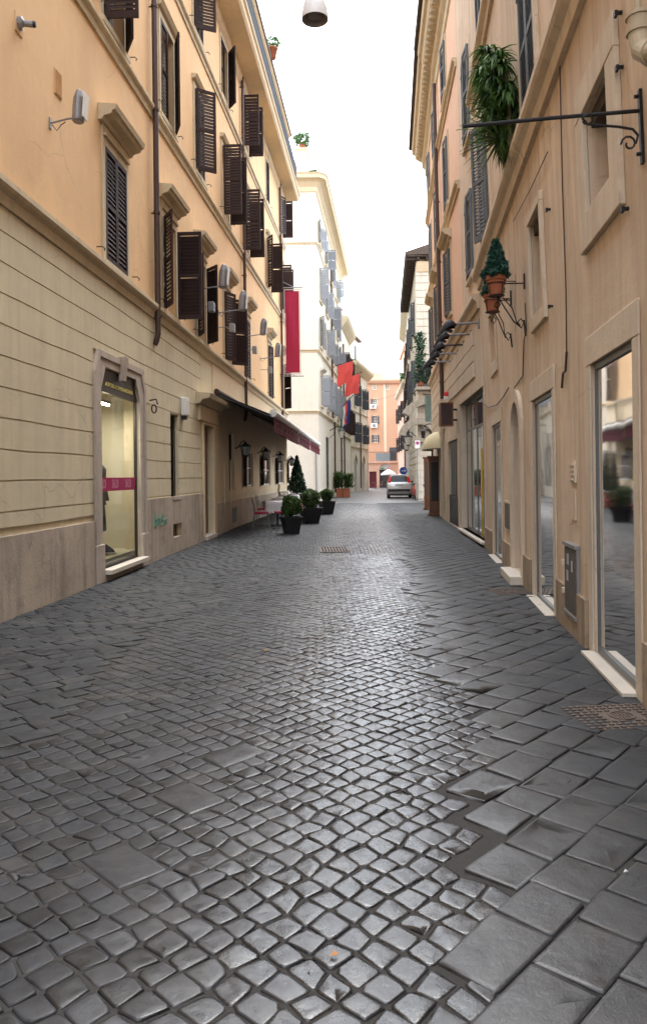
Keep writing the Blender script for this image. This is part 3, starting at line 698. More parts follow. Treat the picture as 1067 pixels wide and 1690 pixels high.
segs = [(A0+.05, 26.6), (26.8, 32.4), (32.6, A1)]
for a0_, a1_ in segs:
    mb = MB(); mb.tube([P(a0_, oo+.03, zf+.04), P(a1_, oo+.03, zf+.04)], .10, 12); obj('front_bar', mb, M['whitepaint'], aw, recalc=False, smooth=False)
    mb = MB(); n = int((a1_-a0_)/.11); top = []; bot = []
    for i in range(n+1):
        a = a0_+(a1_-a0_)*i/n; w = .025*math.sin(i*1.1)
        top.append(P(a, oo+.04, zf-.06)); bot.append(P(a, oo+.05+w, zf-.44-.05*abs(math.sin(i*PI/6))))
    for i in range(n): mb.quad(top[i], top[i+1], bot[i+1], bot[i])
    va_ = obj('valance', mb, M['awning'], aw, recalc=False)
    mb = MB(); k = int((a1_-a0_)/.9)
    for q in range(k):   # faint woven scroll marks
        ac = a0_+(q+.5)*(a1_-a0_)/k
        mb.tube([P(ac+.09*math.cos(j*.8)*(1-j*.06), oo+.085, zf-.25+.08*math.sin(j*.8)*(1-j*.06)) for j in range(9)], .010, 5)
    obj('valance_scrollwork', mb, simple('faded_pink_thread', (.13, .025, .04), .8), va_, recalc=False)
# lanterns and menu stand under the awning
for i, (px, py) in enumerate(((403, 735), (437, 744), (461, 750), (480, 757))):
    a, z = I(L1, px, py, .3)
    if a > 37.4: a = 37.4
    t = thing('wall_lantern', ('black wall lantern beside the restaurant entrance, nearest the menu stand', 'black wall lantern between the entrance and the next shuttered window', 'black wall lantern above the middle of the restaurant tables', 'black wall lantern at the far corner under the awning')[i], 'lantern', L1.p(a, 0, z), group='black lanterns under the awning')
    mb = MB(); mb.tube([P(a, 0, z-.1), P(a, .12, z-.05), P(a, .22, z+.1), P(a, .3, z+.14), P(a, .33, z+.05)], .018, 6); obj('bracket', mb, M['iron'], t, recalc=False)
    c = P(a, .33, z-.3); mb = MB(); mb.lathe(c, [(.001, .42), (.03, .40), (.05, .36), (.17, .28), (.175, .26), (.02, .27)], 6)
    mb.lathe(c, [(.001, -.05), (.08, -.04), (.10, 0), (.09, .01)], 6)
    for k in range(6): an = k*PI/3; mb.tube([(c[0]+.095*math.cos(an), c[1]+.095*math.sin(an), c[2]), (c[0]+.15*math.cos(an), c[1]+.15*math.sin(an), c[2]+.27)], .008, 4)
    obj('lantern_frame', mb, M['iron'], t, recalc=False)
    mb = MB(); mb.lathe(c, [(.085, .005), (.14, .27)], 6); obj('lantern_glass', mb, simple('milky_lantern_glass', (.35, .36, .36), .3), t, recalc=False)
gx, gy = ground(415, 851); gx -= .1
t = thing('menu_stand', 'dark menu stand with a small white lectern by the restaurant door', 'menu stand', (gx, gy, 0))
mb = MB(); mb.box(gx-.16, gx+.16, gy-.14, gy+.14, 0, .03); mb.box(gx-.05, gx+.05, gy-.05, gy+.05, .03, 1.15); obj('post', mb, M['iron'], t)
mb = MB(); mb.obox((gx, gy-.02, 1.3), (1, 0, 0), (0, -.5, 1), (0, -1, -.5), .2, .24, .03); f_ = obj('menu_case', mb, M['whitepaint'], t, bevel=.01)
mb = MB(); mb.obox((gx, gy-.055, 1.285), (1, 0, 0), (0, -.5, 1), (0, -1, -.5), .16, .2, .004); obj('menu_page', mb, simple('grey_printed_page', (.4, .42, .42), .6, var=.5, nsc=30), f_)
# roof terrace plants of the orange building
for i, (px, py, Y) in enumerate(((449, 92, 29.5),)):
    c = aty(px, py, Y); t = thing('potted_plant', 'leafy plant in a terracotta pot on the edge of the orange building roof', 'plant', (c[0], c[1], c[2]))
    mb = MB(); mb.lathe(c, [(.001, -.1), (.14, -.1), (.2, .25), (.22, .25), (.22, .3), (.17, .3), (.001, .27)], 14); obj('pot', mb, M['terracotta'], t, smooth=True)
    mb = MB(); leaves(mb, ball_pts((c[0], c[1], c[2]+.5), .3, .22, 260), .08); obj('foliage', mb, M['palm'], t, recalc=False)

# ================================================================ LEFT: white building across the side street
L2 = Fac((-5.33, 0), (.1124, 1), (1, -.1124), c=-.0045, a0=45, h0=10, hw=4); Ys, Ye = 45.0, 61.5
b2 = thing('palazzo', 'tall white palazzo with blue grey shutters and a deep rounded cornice across the side street', 'building', L2.p(Ys, 0, 0))
xc = L2.p(Ys, 0, 0)[0]
L2f = Fac((xc, Ys), (1, 0), (0, -1))           # the end face towards us, a = x - xc (negative)
colsb = [46.9, 50.6, 54.3, 58.0]
rowsb = [(5.85, 7.7), (9.5, 11.3), (12.4, 14.4), (15.9, 17.3)]
hol = [(c-.55, c+.55, z0, z1) for c in colsb for z0, z1 in rowsb]
lowh = [rect(L2, 538, 543.5, 722, 806), rect(L2, 568, 572.5, 733, 777)]
T2 = 19.2
mb = MB(); L2.wall(mb, Ys, Ye, 0, T2, hol+lowh); L2.shell(mb, Ys, Ye, T2, depth=9, ends=False)
L2f.wall(mb, -9, 0, 0, T2, []); mb.quad(L2.p(Ye, 0, 0), L2.p(Ye, -9, 0), L2.p(Ye, -9, T2), L2.p(Ye, 0, T2))
obj('wall', mb, M['white'], b2)
for z, h, o in ((5.45, .2, .09), (9.1, .18, .08), (15.5, .16, .07)):
    mb = MB(); band(L2, mb, Ys-o, Ye, z, h, o); band(L2f, mb, -9, o, z, h, o); obj('string_course', mb, M['trim'], b2)
mb = MB()
pf = [(.001, T2-.75), (.06, T2-.7), (.10, T2-.45), (.30, T2-.2), (.45, T2-.12), (.62, T2-.08), (.66, T2+.1), (.74, T2+.2), (.001, T2+.3)]
# cornice mitred round the corner
nrm = Vector((L2.n.x, L2.n.y)); cor = L2.p(Ys, 0, 0)
ring = []
def cpt(kind, o, z):
    if kind == 0: return L2f.p(-9, o, z)
    if kind == 1: return (cor[0]+o*.25, cor[1]-o, z)
    if kind == 2: return (cor[0]+o*.75, cor[1]-o*.7, z)
    if kind == 3: q = L2.p(Ys, o, z); return (q[0], q[1]-o*.12, z)
    return L2.p(Ye, o, z)
m_ = len(pf); vs = [cpt(k, o, z) for k in range(5) for o, z in pf]
mb.add(vs, [(i*m_+j, i*m_+(j+1) % m_, (i+1)*m_+(j+1) % m_, (i+1)*m_+j) for i in range(4) for j in range(m_)]+[tuple(range(m_)), tuple(4*m_+j for j in range(m_))])
obj('cornice', mb, M['cream'], b2)
for r, (z0, z1) in enumerate(rowsb):
    for c, ac in enumerate(colsb):
        window(L2, b2, ac, 1.1, z0, z1, M['pale_shutter'], ((90, 92), (95, 88), (88, 100), (92, 90))[(c+r) % 4] if r == 0 else ((160, 95), (150, 165), (100, 160), (165, 150))[(c+r) % 4], surround=M['cream'], sw=.12, pitch=.11, hood=(None if r != 0 else M['white']), hoodz=.3)
for h in lowh:
    mb = MB(); L2.box(mb, h[0], h[1], -.2, -.15, h[2], h[3]); L2.box(mb, h[0]+.2, h[1]-.2, -.15, -.12, h[2]+.3, h[3]-.3); obj('door', mb, M['slate_shutter'], b2)
for px, z0, z1 in ((546, 5.6, 17.2), (549, 0.3, 5.4), (560, 0.3, 12)): downpipe(L2, b2, I(L2, px, 640)[0], z0, z1, r=.06, kick=False)
mb = MB(); mb.tube([L2f.p(-.15, .06, 0), L2f.p(-.15, .06, 3.4)], .04, 8); obj('conduit', mb, M['greymetal'], b2, recalc=False)
# roof terrace block, railing with pergola
c0 = aty(487, 280, 46.5); c1 = aty(508, 252, 46.5)
mb = MB(); mb.box(c0[0], c1[0], 46, 49, T2+.2, c1[2]); mb.box(c0[0]-.05, c1[0]+.05, 45.95, 49.05, c1[2], c1[2]+.1); obj('roof_turret', mb, M['cream'], b2)
mb = MB(); mb.box(c0[0]-.6, c0[0]+.4, 51.0, 51.1, 0, 0)
pg = MB(); L2.box(pg, 49.5, 58, -1.2, .1, T2+2.2, T2+2.35)
for a in (49.6, 52.3, 55, 57.9): L2.box(pg, a-.05, a+.05, 0, .08, T2+.28, T2+2.2); L2.box(pg, a-.05, a+.05, -1.18, -1.1, T2+.28, T2+2.2)
obj('pergola', pg, M['darkmetal'], b2)
mb = MB(); leaves(mb, [L2.p(random.uniform(49.5, 57.8), random.uniform(-.3, .3), T2+.3+random.random()**2*1.5) for _ in range(900)], .16); obj('pergola_greenery', mb, M['palm'], b2, recalc=False)
for i, (px, py, s, lb) in enumerate(((499, 252, .5, 'bushy plant on top of the roof turret of the white palazzo'), (516, 282, .34, 'small potted shrub on the rounded cornice corner of the white palazzo'))):
    c = aty(px, py, 46.3); zb = c1[2]+.1 if i == 0 else T2+.28
    t = thing('roof_plant', lb, 'plant', (c[0], c[1], zb)); mb = MB(); mb.lathe((c[0], c[1], zb), [(.001, 0), (.16, 0), (.22, .3), (.001, .28)], 12); obj('pot', mb, M['terracotta'], t, smooth=True)
    mb = MB(); leaves(mb, ball_pts((c[0], c[1], zb+.3+s*.7), s, s*.8, 350), .13); obj('foliage', mb, M['palm'], t, recalc=False)
def streetlamp(F, a, z, label, arm=.8):
    t = thing('street_lantern', label, 'lantern', F.p(a, 0, z)); mb = MB(); mb.tube([F.p(a, 0, z), F.p(a, arm*.6, z+.3), F.p(a, arm, z+.25)], .03, 6); mb.tube([F.p(a, 0, z-.5), F.p(a, arm*.4, z-.2), F.p(a, arm*.55, z+.27)], .018, 6); obj('bracket', mb, M['iron'], t, recalc=False)
    c = F.p(a, arm, z-.5); mb = MB(); mb.lathe(c, [(.001, .72), (.05, .68), (.26, .5), (.27, .47), (.001, .48)], 6); mb.lathe(c, [(.001, -.1), (.1, -.03), (.11, 0)], 6); obj('lantern_cap', mb, M['iron'], t)
    mb = MB(); mb.lathe(c, [(.11, 0), (.23, .48)], 6); obj('lantern_glass', mb, simple('cloudy_lantern_glass', (.5, .5, .46), .3), t, recalc=False)
streetlamp(L2, 51.5, 4.6, 'iron street lantern on the white palazzo above the potted shrubs')
# low neighbour with brown shutters
L2b = Fac((-5.33, 0), (.1124, 1), (1, -.1124)); a0b, a1b, Tb = Ye+.02, 70.0, 14.3
b3 = thing('town_house', 'lower cream town house with dark brown shutters and a deep cornice behind the flags', 'building', L2b.p(a0b, 0, 0))
cb = [63.3, 66.0, 68.6]; rb = [(5.2, 7.2), (9.4, 11.8)]
hb = [(c-.5, c+.5, z0, z1) for c in cb for z0, z1 in rb]; hd = [rect(L2b, 578.5, 582.5, 738, 800), rect(L2b, 584, 587, 742, 800)]
mb = MB(); L2b.wall(mb, a0b, a1b, 0, Tb, hb+hd); L2b.shell(mb, a0b, a1b, Tb, depth=9); obj('wall', mb, M['white'], b3)
mb = MB(); L2b.prof(mb, a0b, a1b+.3, [(.001, Tb-.7), (.1, Tb-.6), (.3, Tb-.35), (.5, Tb-.1), (.6, Tb+.1), (.64, Tb+.25), (.001, Tb+.4)]); obj('cornice', mb, M['trim'], b3)
mb = MB(); band(L2b, mb, a0b, a1b, 4.9, .2, .1); obj('string_course', mb, M['trim'], b3)
for r, (z0, z1) in enumerate(rb):
    for ac in cb: window(L2b, b3, ac, 1.0, z0, z1, M['brown'], (80, 85), surround=M['cream'], sw=.1, pitch=.12)
for h in hd: mb = MB(); L2b.box(mb, h[0], h[1], -.2, -.15, h[2], h[3]); obj('door', mb, M['darkmetal'], b3)
downpipe(L2b, b3, 62.2, .3, 12.4, r=.06, kick=False)
# corner house that turns with the street
L3 = Fac((-13.09, 0), (.224, 1), (1, -.224)); a0c, a1c, Tc = 70.02, 79.5, 12.0
b4 = thing('corner_house', 'cream corner house with slim dark shutters, arched doorways and stone quoins at the street bend', 'building', L3.p(a0c, 0, 0))
cc = [72.3, 76.6]; rc = [(4.7, 6.6), (8.2, 10.2)]
hc = [(c-.5, c+.5, z0, z1) for c in cc for z0, z1 in rc]; hdc = [(71.6, 73.0, 0, 3.4, .3), (75.9, 77.3, 0, 3.4, .3)]
mb = MB(); L3.wall(mb, a0c, a1c, 0, Tc, hc+hdc); L3.shell(mb, a0c, a1c, Tc, depth=9); obj('wall', mb, M['white'], b4)
mb = MB(); L3.prof(mb, a0c, a1c+.3, [(.001, Tc-.6), (.15, Tc-.5), (.5, Tc-.2), (.65, Tc), (.7, Tc+.25), (.001, Tc+.4)]); obj('cornice', mb, M['trim'], b4)
mb = MB(); band(L3, mb, a0c, a1c, 4.3, .2, .1); obj('string_course', mb, M['trim'], b4)
mb = MB(); band(L3, mb, a0c, a1c, 7.7, .15, .07); obj('string_course', mb, M['trim'], b4)
mb = MB()
for i in range(23): L3.box(mb, a1c-(.5 if i % 2 else .35), a1c+.03, .001, .05, .1+i*.5, .55+i*.5)
obj('quoins', mb, M['whitestone'], b4)
for (z0, z1) in rc:
    for ac in cc: window(L3, b4, ac, 1.0, z0, z1, M['slate_shutter'], (120, 100), surround=M['cream'], sw=.1, pitch=.14)
for h in hdc:
    mb = MB(); n = 10; k = (h[0]+h[1])/2; w = (h[1]-h[0])/2
    L3.box(mb, h[0], h[1], -.28, -.22, 0, h[3]-w)
    pts = [(k+w*math.cos(PI*i/n), h[3]-w+w*math.sin(PI*i/n)) for i in range(n+1)]
    mb.add([L3.p(a, -.22, z) for a, z in pts], [tuple(range(n+1))]); do = obj('arched_door', mb, M['slate_shutter'], b4)
    mb = MB()
    for i in range(n):
        (x0, y0), (x1, y1) = pts[i], pts[i+1]; fx = lambda x, y, s: (k+(x-k)*s, h[3]-w+(y-h[3]+w)*s)
        a_, b_ = fx(x0, y0, 1.02), fx(x1, y1, 1.02); c_, d_ = fx(x1, y1, 1.28), fx(x0, y0, 1.28)
        mb.hexa([L3.p(*(p[0], .001, p[1])) for p in (a_, b_, c_, d_)]+[L3.p(p[0], .06, p[1]) for p in (a_, b_, c_, d_)])
    obj('arch_surround', mb, M['trim'], do)
downpipe(L3, b4, 74.6, .3, 11.3, r=.06, kick=False)
mb = MB(); L3.box(mb, 70.4, 78.0, -5, -.6, Tc+.3, Tc+3.3); at = obj('attic_storey', mb, M['white'], b4)
mb = MB(); L3.prof(mb, 70.2, 78.3, [(-5, Tc+3.31), (-.3, Tc+3.31), (-.3, Tc+3.5), (-2.6, Tc+4.5), (-5, Tc+4.4)]); obj('attic_roof', mb, M['roof'], b4)
mb = MB(); L3.box(mb, 71.4, 72.3, -1.9, -1.1, Tc+4.0, Tc+5.4); L3.box(mb, 71.3, 72.4, -2.0, -1.0, Tc+5.4, Tc+5.55); obj('chimney', mb, M['pinkwall'], b4)
mb = MB(); L3.box(mb, 72, 73, -.6, -.56, Tc+1.1, Tc+2.6); L3.box(mb, 75.5, 76.4, -.6, -.56, Tc+1.1, Tc+2.6); obj('attic_window', mb, M['slate_shutter'], at)
# flags
def flag(F, a, z, o0, o1, h, mat, label, name='flag', tri=None, rise=.3):
    t = thing(name, label, 'flag', F.p(a, 0, z), group=None)
    mb = MB(); mb.tube([F.p(a, 0, z-.4), F.p(a, o1+.25, z+rise)], .03, 6); obj('flagpole', mb, M['iron'], t, recalc=False)
    def part(u0, u1, m, nm):
        mb = MB(); n = 8; k = 8
        for i in range(n):
            for j in range(k):
                def f(i, j):
                    u = u0+(u1-u0)*i/n; v = j/k
                    o = o0+(o1-o0)*u; zt = z-.4+(rise+.4)*(o/(o1+.25))
                    return F.p(a+.10*math.sin(u*7+v*3)*(.3+v), o+.05*math.sin(v*6), zt-.05-h*v*(1+.05*math.sin(u*9)))
                mb.quad(f(i, j), f(i+1, j), f(i+1, j+1), f(i, j+1))
        return obj(nm, mb, m, t, smooth=True, recalc=False)
    if tri:
        for q, m in enumerate(tri): part(q/len(tri), (q+1)/len(tri), m, 'flag_stripe')
    else: part(0, 1, mat, 'flag_cloth')
    return t
flag(L2, 55.0, 9.9, .25, 1.35, 1.5, M['flagred'], 'bright red flag on a pole from the white palazzo, the nearer and higher one', rise=.1)
flag(L2b, 62.6, 10.0, .2, 1.35, 1.55, M['flagred'], 'bright red flag just behind the first, hanging lower beside the brown shutters', rise=.1)
flag(L2, 58.6, 6.9, .3, .9, 1.7, M['flagblue'], 'dark blue flag drooping below the red flags', rise=.9)
flag(L2, 57.4, 6.6, .25, .7, 1.5, None, 'green white and red flag hanging beside the dark blue one', tri=(simple('flag_green', (.03, .2, .08), .8), M['cloth'], M['flagred']), rise=.9)
# ================================================================ RIGHT: beige building
R1 = Fac((1.470, 0), (.12, 1), (-1, .12), lean=.030, lz=3.0, c=.006, a0=8, h0=5.0, hw=1.0)
Rb = Fac((2.310, 0), (.066, 1), (-1, .066), lean=.014, lz=3.0, c=0)
J = 15.56                                            # where the wall bends
r1 = thing('beige_building', 'weathered beige plastered building with large shop windows and streaked walls', 'building', R1.p(6, 0, 0))
def rr4(F, pl, pr, dep=.3):
    """opening from its far-top/far-bottom pixel and near-top/near-bottom pixel -> (a0,a1,z0,z1)"""
    (xf, ytf, ybf), (xn, ytn, ybn) = pl, pr
    af, an = I(F, xf, (ytf+ybf)/2)[0], I(F, xn, (ytn+ybn)/2)[0]
    z1 = (I(F, xf, ytf)[1]+I(F, xn, ytn)[1])/2; z0 = (I(F, xf, ybf)[1]+I(F, xn, ybn)[1])/2
    return (an, af, z0, z1, dep)
W1 = rr4(R1, (979, 601, 1072), (1049, 556, 1140), .07)
W2 = rr4(R1, (881, 661, 986), (914, 640, 1010), .07)
W3 = rr4(R1, (814, 704, 914), (828, 693, 927), .07)
AR = rr4(R1, (848, 662, 948), (862, 662, 960), .55)
AR = (AR[0], AR[1], .12, AR[3], .55)
F1 = rr4(R1, (972, 178, 400), (1011, 95, 318), .45)
F1 = (F1[0], F1[1], I(R1, 980, 342)[1]-.0, I(R1, 990, 140)[1], .5)
F2 = rr4(R1, (878, 365, 500), (897, 329, 503), .4)
F2 = (F2[0], F2[1], I(R1, 888, 518)[1], I(R1, 888, 346)[1], .4)
F3 = rr4(R1, (809, 514, 600), (818, 510, 600), .15)
NR = (2.2, 3.9, .3, 3.0, .3)
# louvred windows of the floor above
G1a, G1z = I(R1, 878, 205); G2a, G2z = I(R1, 806, 372)
Ga = [G1a-3.8, G1a, G2a]
gz0 = I(R1, 880, 190)[1]
gh = [(a-.5, a+.5, gz0, gz0+1.9) for a in Ga]+[(a-.5, a+.5, gz0+3.6, gz0+5.5) for a in Ga]
TR = 15.5
print('R1 openings', [tuple(round(x, 2) for x in h) for h in (W1, W2, W3, AR, F1, F2, F3)], Ga, gz0)
holesR = [W1, W2, W3, AR, F1, F2, F3, NR]+gh
mb = MB(); R1.wall(mb, -6, J, 0, TR, holesR); R1.shell(mb, -6, J, TR, depth=7)
obj('wall', mb, M['beige'], r1)
mb = MB(); R1.courses(mb, -6, J, [0, .42], [(h[0]-.22, h[1]+.22, h[2]-.5, h[3]) for h in (W1, W2, W3)]+[(AR[0]-.16, AR[1]+.16, 0, 3)], t=.035, gap=0); obj('plinth', mb, M['grime'], r1)
mb = MB()
zb = I(R1, 885, 190)[1]
zband = I(R1, 878, 200, .1)[1]; ztopb = I(R1, 861, 200, .1)[1]
band(R1, mb, -6, J, ztopb, ztopb-zband, .16); obj('string_course', mb, M['beigestone'], r1)
print('band', zband)
def surround(F, h, parent, sw=.16, so=.05, top=.2, mat=None, bottom=0, name='stone_surround'):
    mb = MB(); z0 = h[2]-bottom
    F.box(mb, h[0]-sw, h[0], .001, so, z0, h[3]); F.box(mb, h[1], h[1]+sw, .001, so, z0, h[3]); F.box(mb, h[0]-sw, h[1]+sw, .001, so+.003, h[3], h[3]+top)
    if bottom: F.box(mb, h[0], h[1], .001, so-.002, z0, h[2])
    return obj(name, mb, mat or M['beigestone'], parent, bevel=.008)
def shopwindow(F, h, bld, mull=(), roomd=1.6, sill=True, rail=None):
    s = surround(F, (h[0], h[1], 0.0, h[3]), bld, .15, .018, .24)
    mb = MB(); P = F.p; d = h[4]
    F.box(mb, h[0], h[0]+.04, -d+.02, -d+.05, h[2], h[3]); F.box(mb, h[1]-.04, h[1], -d+.02, -d+.05, h[2], h[3])
    F.box(mb, h[0]+.05, h[1]-.05, -d+.031, -d+.059, h[3]-.05, h[3]); F.box(mb, h[0]+.05, h[1]-.05, -d+.031, -d+.059, h[2], h[2]+.05)
    for a in mull: F.box(mb, a-.025, a+.025, -d+.032, -d+.056, h[2]+.05, h[3]-.05)
    if rail: F.box(mb, h[0]+.05, h[1]-.05, -d+.033, -d+.055, rail-.03, rail+.03)
    fr = obj('shop_window_frame', mb, M['alu'], bld)
    mb = MB(); mb.quad(P(h[0]+.05, -d+.04, h[2]+.05), P(h[1]-.05, -d+.04, h[2]+.05), P(h[1]-.05, -d+.04, h[3]-.05), P(h[0]+.05, -d+.04, h[3]-.05)); obj('pane', mb, M['glass'], fr, recalc=False)
    mb = MB(); b0, b1, z0, z1 = h[0]-.3, h[1]+.3, h[2]+.02, h[3]+.1
    mb.quad(P(b0, -roomd, z0), P(b1, -roomd, z0), P(b1, -roomd, z1), P(b0, -roomd, z1)); mb.quad(P(b0, -d+.02, z0), P(b0, -roomd, z0), P(b0, -roomd, z1), P(b0, -d+.02, z1))
    mb.quad(P(b1, -d+.02, z0), P(b1, -roomd, z0), P(b1, -roomd, z1), P(b1, -d+.02, z1)); mb.quad(P(b0, -d+.02, z1), P(b1, -d+.02, z1), P(b1, -roomd, z1), P(b0, -roomd, z1)); mb.quad(P(b0, -d+.02, z0), P(b1, -d+.02, z0), P(b1, -roomd, z0), P(b0, -roomd, z0))
    obj('shop_interior', mb, M['room'], bld, recalc=False)
    mb = MB(); F.box(mb, h[0]-.02, h[1]+.02, -d+.061, .11, max(.01, h[2]-.05), h[2]); F.box(mb, h[0]+.001, h[1]-.001, -d, .02, 0, max(.005, h[2]-.05))
    obj('window_sill', mb, M['marble'], bld, bevel=.006)
    return fr
for h in (W1, W2, W3): shopwindow(R1, h, r1)
mb = MB(); R1.box(mb, NR[0], NR[1], -.28, -.24, NR[2], NR[3]); obj('near_shop_pane', mb, M['winglass'], r1)
# arched doorway
k = (AR[0]+AR[1])/2; w = (AR[1]-AR[0])/2; zs_ = AR[3]-w; n = 12
mb = MB()
arc = [(k+w*math.cos(PI*i/n), zs_+w*math.sin(PI*i/n)) for i in range(n+1)]
for i in range(n):
    (x0, y0), (x1, y1) = arc[i], arc[i+1]; e = lambda x, y, s: (k+(x-k)*s, zs_+(y-zs_)*s); s2 = (w+.17)/w
    q = [(x0, y0), (x1, y1), e(x1, y1, s2), e(x0, y0, s2)]
    mb.hexa([R1.p(p[0], .001, p[1]) for p in q]+[R1.p(p[0], .05, p[1]) for p in q])
    # spandrel fills between arch and the square opening
    q = [(x0, y0), (x1, y1), (x1, AR[3]+.001), (x0, AR[3]+.001)]
    mb.hexa([R1.p(p[0], -.3, p[1]) for p in q]+[R1.p(p[0], -.001, p[1]) for p in q])
R1.box(mb, AR[0]-.17, AR[0], .001, .05, 0, zs_); R1.box(mb, AR[1], AR[1]+.17, .001, .05, 0, zs_)
sr = obj('arched_surround', mb, M['beigestone'], r1)
mb = MB(); R1.box(mb, AR[0], AR[1], -.54, -.5, .12, AR[3]); do = obj('arched_door', mb, M['wood'], r1)
mb = MB(); R1.box(mb, k-.01, k+.01, -.5, -.47, .14, zs_); R1.box(mb, AR[0]+.06, k-.05, -.5, -.48, .3, 1.1); R1.box(mb, k+.05, AR[1]-.06, -.5, -.48, .3, 1.1); obj('door_panel', mb, M['wood'], do)
mb = MB(); R1.box(mb, AR[0]-.12, AR[1]+.12, -.5, .20, 0, .119); obj('door_step', mb, M['marble'], r1, bevel=.01)
# upper windows in deep plain stone frames
for h, sw, s2 in ((F1, .24, .28), (F2, .10, .16)):
    mb = MB(); R1.box(mb, h[0]+.002, h[1]-.002, -h[4]+.13, -.03, h[3]-.12, h[3]-.003); obj('timber_lintel', mb, M['soffit'], r1)
    s = surround(R1, h, r1, sw, .045, sw, bottom=s2, name='window', mat=M['beigestone'])
    mb = MB(); dd = h[4]; R1.box(mb, h[0], h[0]+.05, -dd+.05, -dd+.12, h[2], h[3]); R1.box(mb, h[1]-.05, h[1], -dd+.05, -dd+.12, h[2], h[3]); R1.box(mb, h[0]+.05, h[1]-.05, -dd+.05, -dd+.12, h[3]-.05, h[3]); obj('sash', mb, M['alu'], s)
    mb = MB(); mb.quad(R1.p(h[0], -dd+.04, h[2]), R1.p(h[1], -dd+.04, h[2]), R1.p(h[1], -dd+.04, h[3]), R1.p(h[0], -dd+.04, h[3])); obj('pane', mb, M['winglass'], s, recalc=False)
s = surround(R1, F3, r1, .12, .03, .1, bottom=.22, name='window')
mb = MB(); R1.box(mb, F3[0], F3[1], -.15, -.12, F3[2], F3[3]); obj('blind_panel', mb, M['beigestone'], s)
for i, a in enumerate(Ga):
    window(R1, r1, a, 1.0, gz0, gz0+1.9, M['grey_shutter'], ((4, 4), (0, 0), (22, 8))[i], surround=M['beigestone'], sw=.13, so=.04, pitch=.055, depth=.3)
    window(R1, r1, a, 1.0, gz0+3.6, gz0+5.5, M['grey_shutter'], (0, 0), surround=M['beigestone'], sw=.13, so=.04, pitch=.07, depth=.3)
mb = MB(); band(R1, mb, -6, J, gz0+3.35, .25, .14); obj('string_course', mb, M['beigestone'], r1)
# utility door, vents, cracks and cables
pa = rr4(R1, (938, 900, 1006), (957, 905, 1018))
u = thing('meter_cupboard', 'grey metal meter cupboard with peeling stickers low on the beige pier', 'cupboard', R1.p(pa[0], 0, pa[2]))
mb = MB(); R1.box(mb, pa[0], pa[1], .001, .03, pa[2], pa[3]); R1.box(mb, pa[0]-.02, pa[1]+.02, .001, .055, pa[3], pa[3]+.03); R1.box(mb, pa[0]-.02, pa[1]+.02, .001, .05, pa[2]-.03, pa[2]); co = obj('cupboard_frame', mb, M['greymetal'], u)
M['tarnish'] = simple('tarnished_metal', (.13, .115, .10), .55, .4, var=.4, nsc=10)
mb = MB(); R1.box(mb, pa[0]+.02, pa[1]-.02, .03, .042, pa[2]+.02, pa[3]-.02); dr_ = obj('cupboard_door', mb, M['tarnish'], u)
mb = MB()
for fa_, fz_, sw_, sh_ in ((.65, .80, .13, .1), (.3, .72, .1, .1), (.7, .55, .12, .1)):
    x = pa[0]+(pa[1]-pa[0])*fa_; z = pa[2]+(pa[3]-pa[2])*fz_; R1.box(mb, x-sw_*.35, x+sw_*.35, .042, .044, z-sh_/2, z+sh_/2)
obj('sticker', mb, simple('faded_sticker', (.42, .43, .48), .7, var=.4, nsc=60), dr_)
mb = MB()
for z in (pa[2]+.15, pa[3]-.2): R1.box(mb, pa[1]-.01, pa[1]+.045, .02, .06, z, z+.05)
obj('hinge', mb, M['beigestone'], dr_)
va_, vz_ = I(R1, 947, 784)
mb = MB(); R1.box(mb, va_-.1, va_+.1, .001, .02, vz_-.07, vz_+.13)
for i in range(4):
    for j in range(2): R1.box(mb, va_-.08+.085*j, va_-.01+.085*j, .02, .03, vz_-.05+.045*i, vz_-.03+.045*i)
obj('vent_grille', mb, M['beigestone'], r1)
va_, vz_ = I(R1, 947, 833); mb = MB(); R1.box(mb, va_-.1, va_+.1, .001, .012, vz_-.14, vz_+.14); obj('patch_plate', mb, M['beige'], r1)
pa2 = rr4(R1, (835, 829, 872), (846, 826, 880)); u = thing('meter_hatch', 'small grey metal hatch in the wall beside the arched doorway', 'hatch', R1.p(pa2[0], 0, pa2[2]))
mb = MB(); R1.box(mb, pa2[0], pa2[1], .001, .02, pa2[2], pa2[3]); obj('hatch_frame', mb, M['beigestone'], u); mb = MB(); R1.box(mb, pa2[0]+.03, pa2[1]-.03, .02, .03, pa2[2]+.03, pa2[3]-.03); obj('hatch_door', mb, M['tarnish'], u)
def cable(F, pxs, r=.008, o=.03, name='cable', mat='pipe', bld=None):
    pts = [F.p(*(lambda q: (q[0], o, q[1]))(I(F, x, y))) for x, y in pxs]; mb = MB(); mb.tube(pts, r, 6); return obj(name, mb, M[mat], bld, recalc=False)
cable(R1, [(926, 70), (928, 160), (931, 300), (937, 480), (938, 580)], .007, .02, bld=r1)
cable(R1, [(938, 580), (936, 612), (932, 616), (930, 640)], .012, .02, bld=r1)
cable(R1, [(868, 500), (870, 545), (866, 560), (864, 620), (850, 640)], .008, .015, bld=r1)
cable(R1, [(842, 640), (833, 655), (822, 668), (808, 672), (800, 666)], .010, .03, bld=r1)
cable(R1, [(855, 452), (855, 548)], .010, .04, mat='beigepipe', bld=r1)
cable(R1, [(908, 250), (880, 310), (850, 365)], .006, .03, bld=r1)
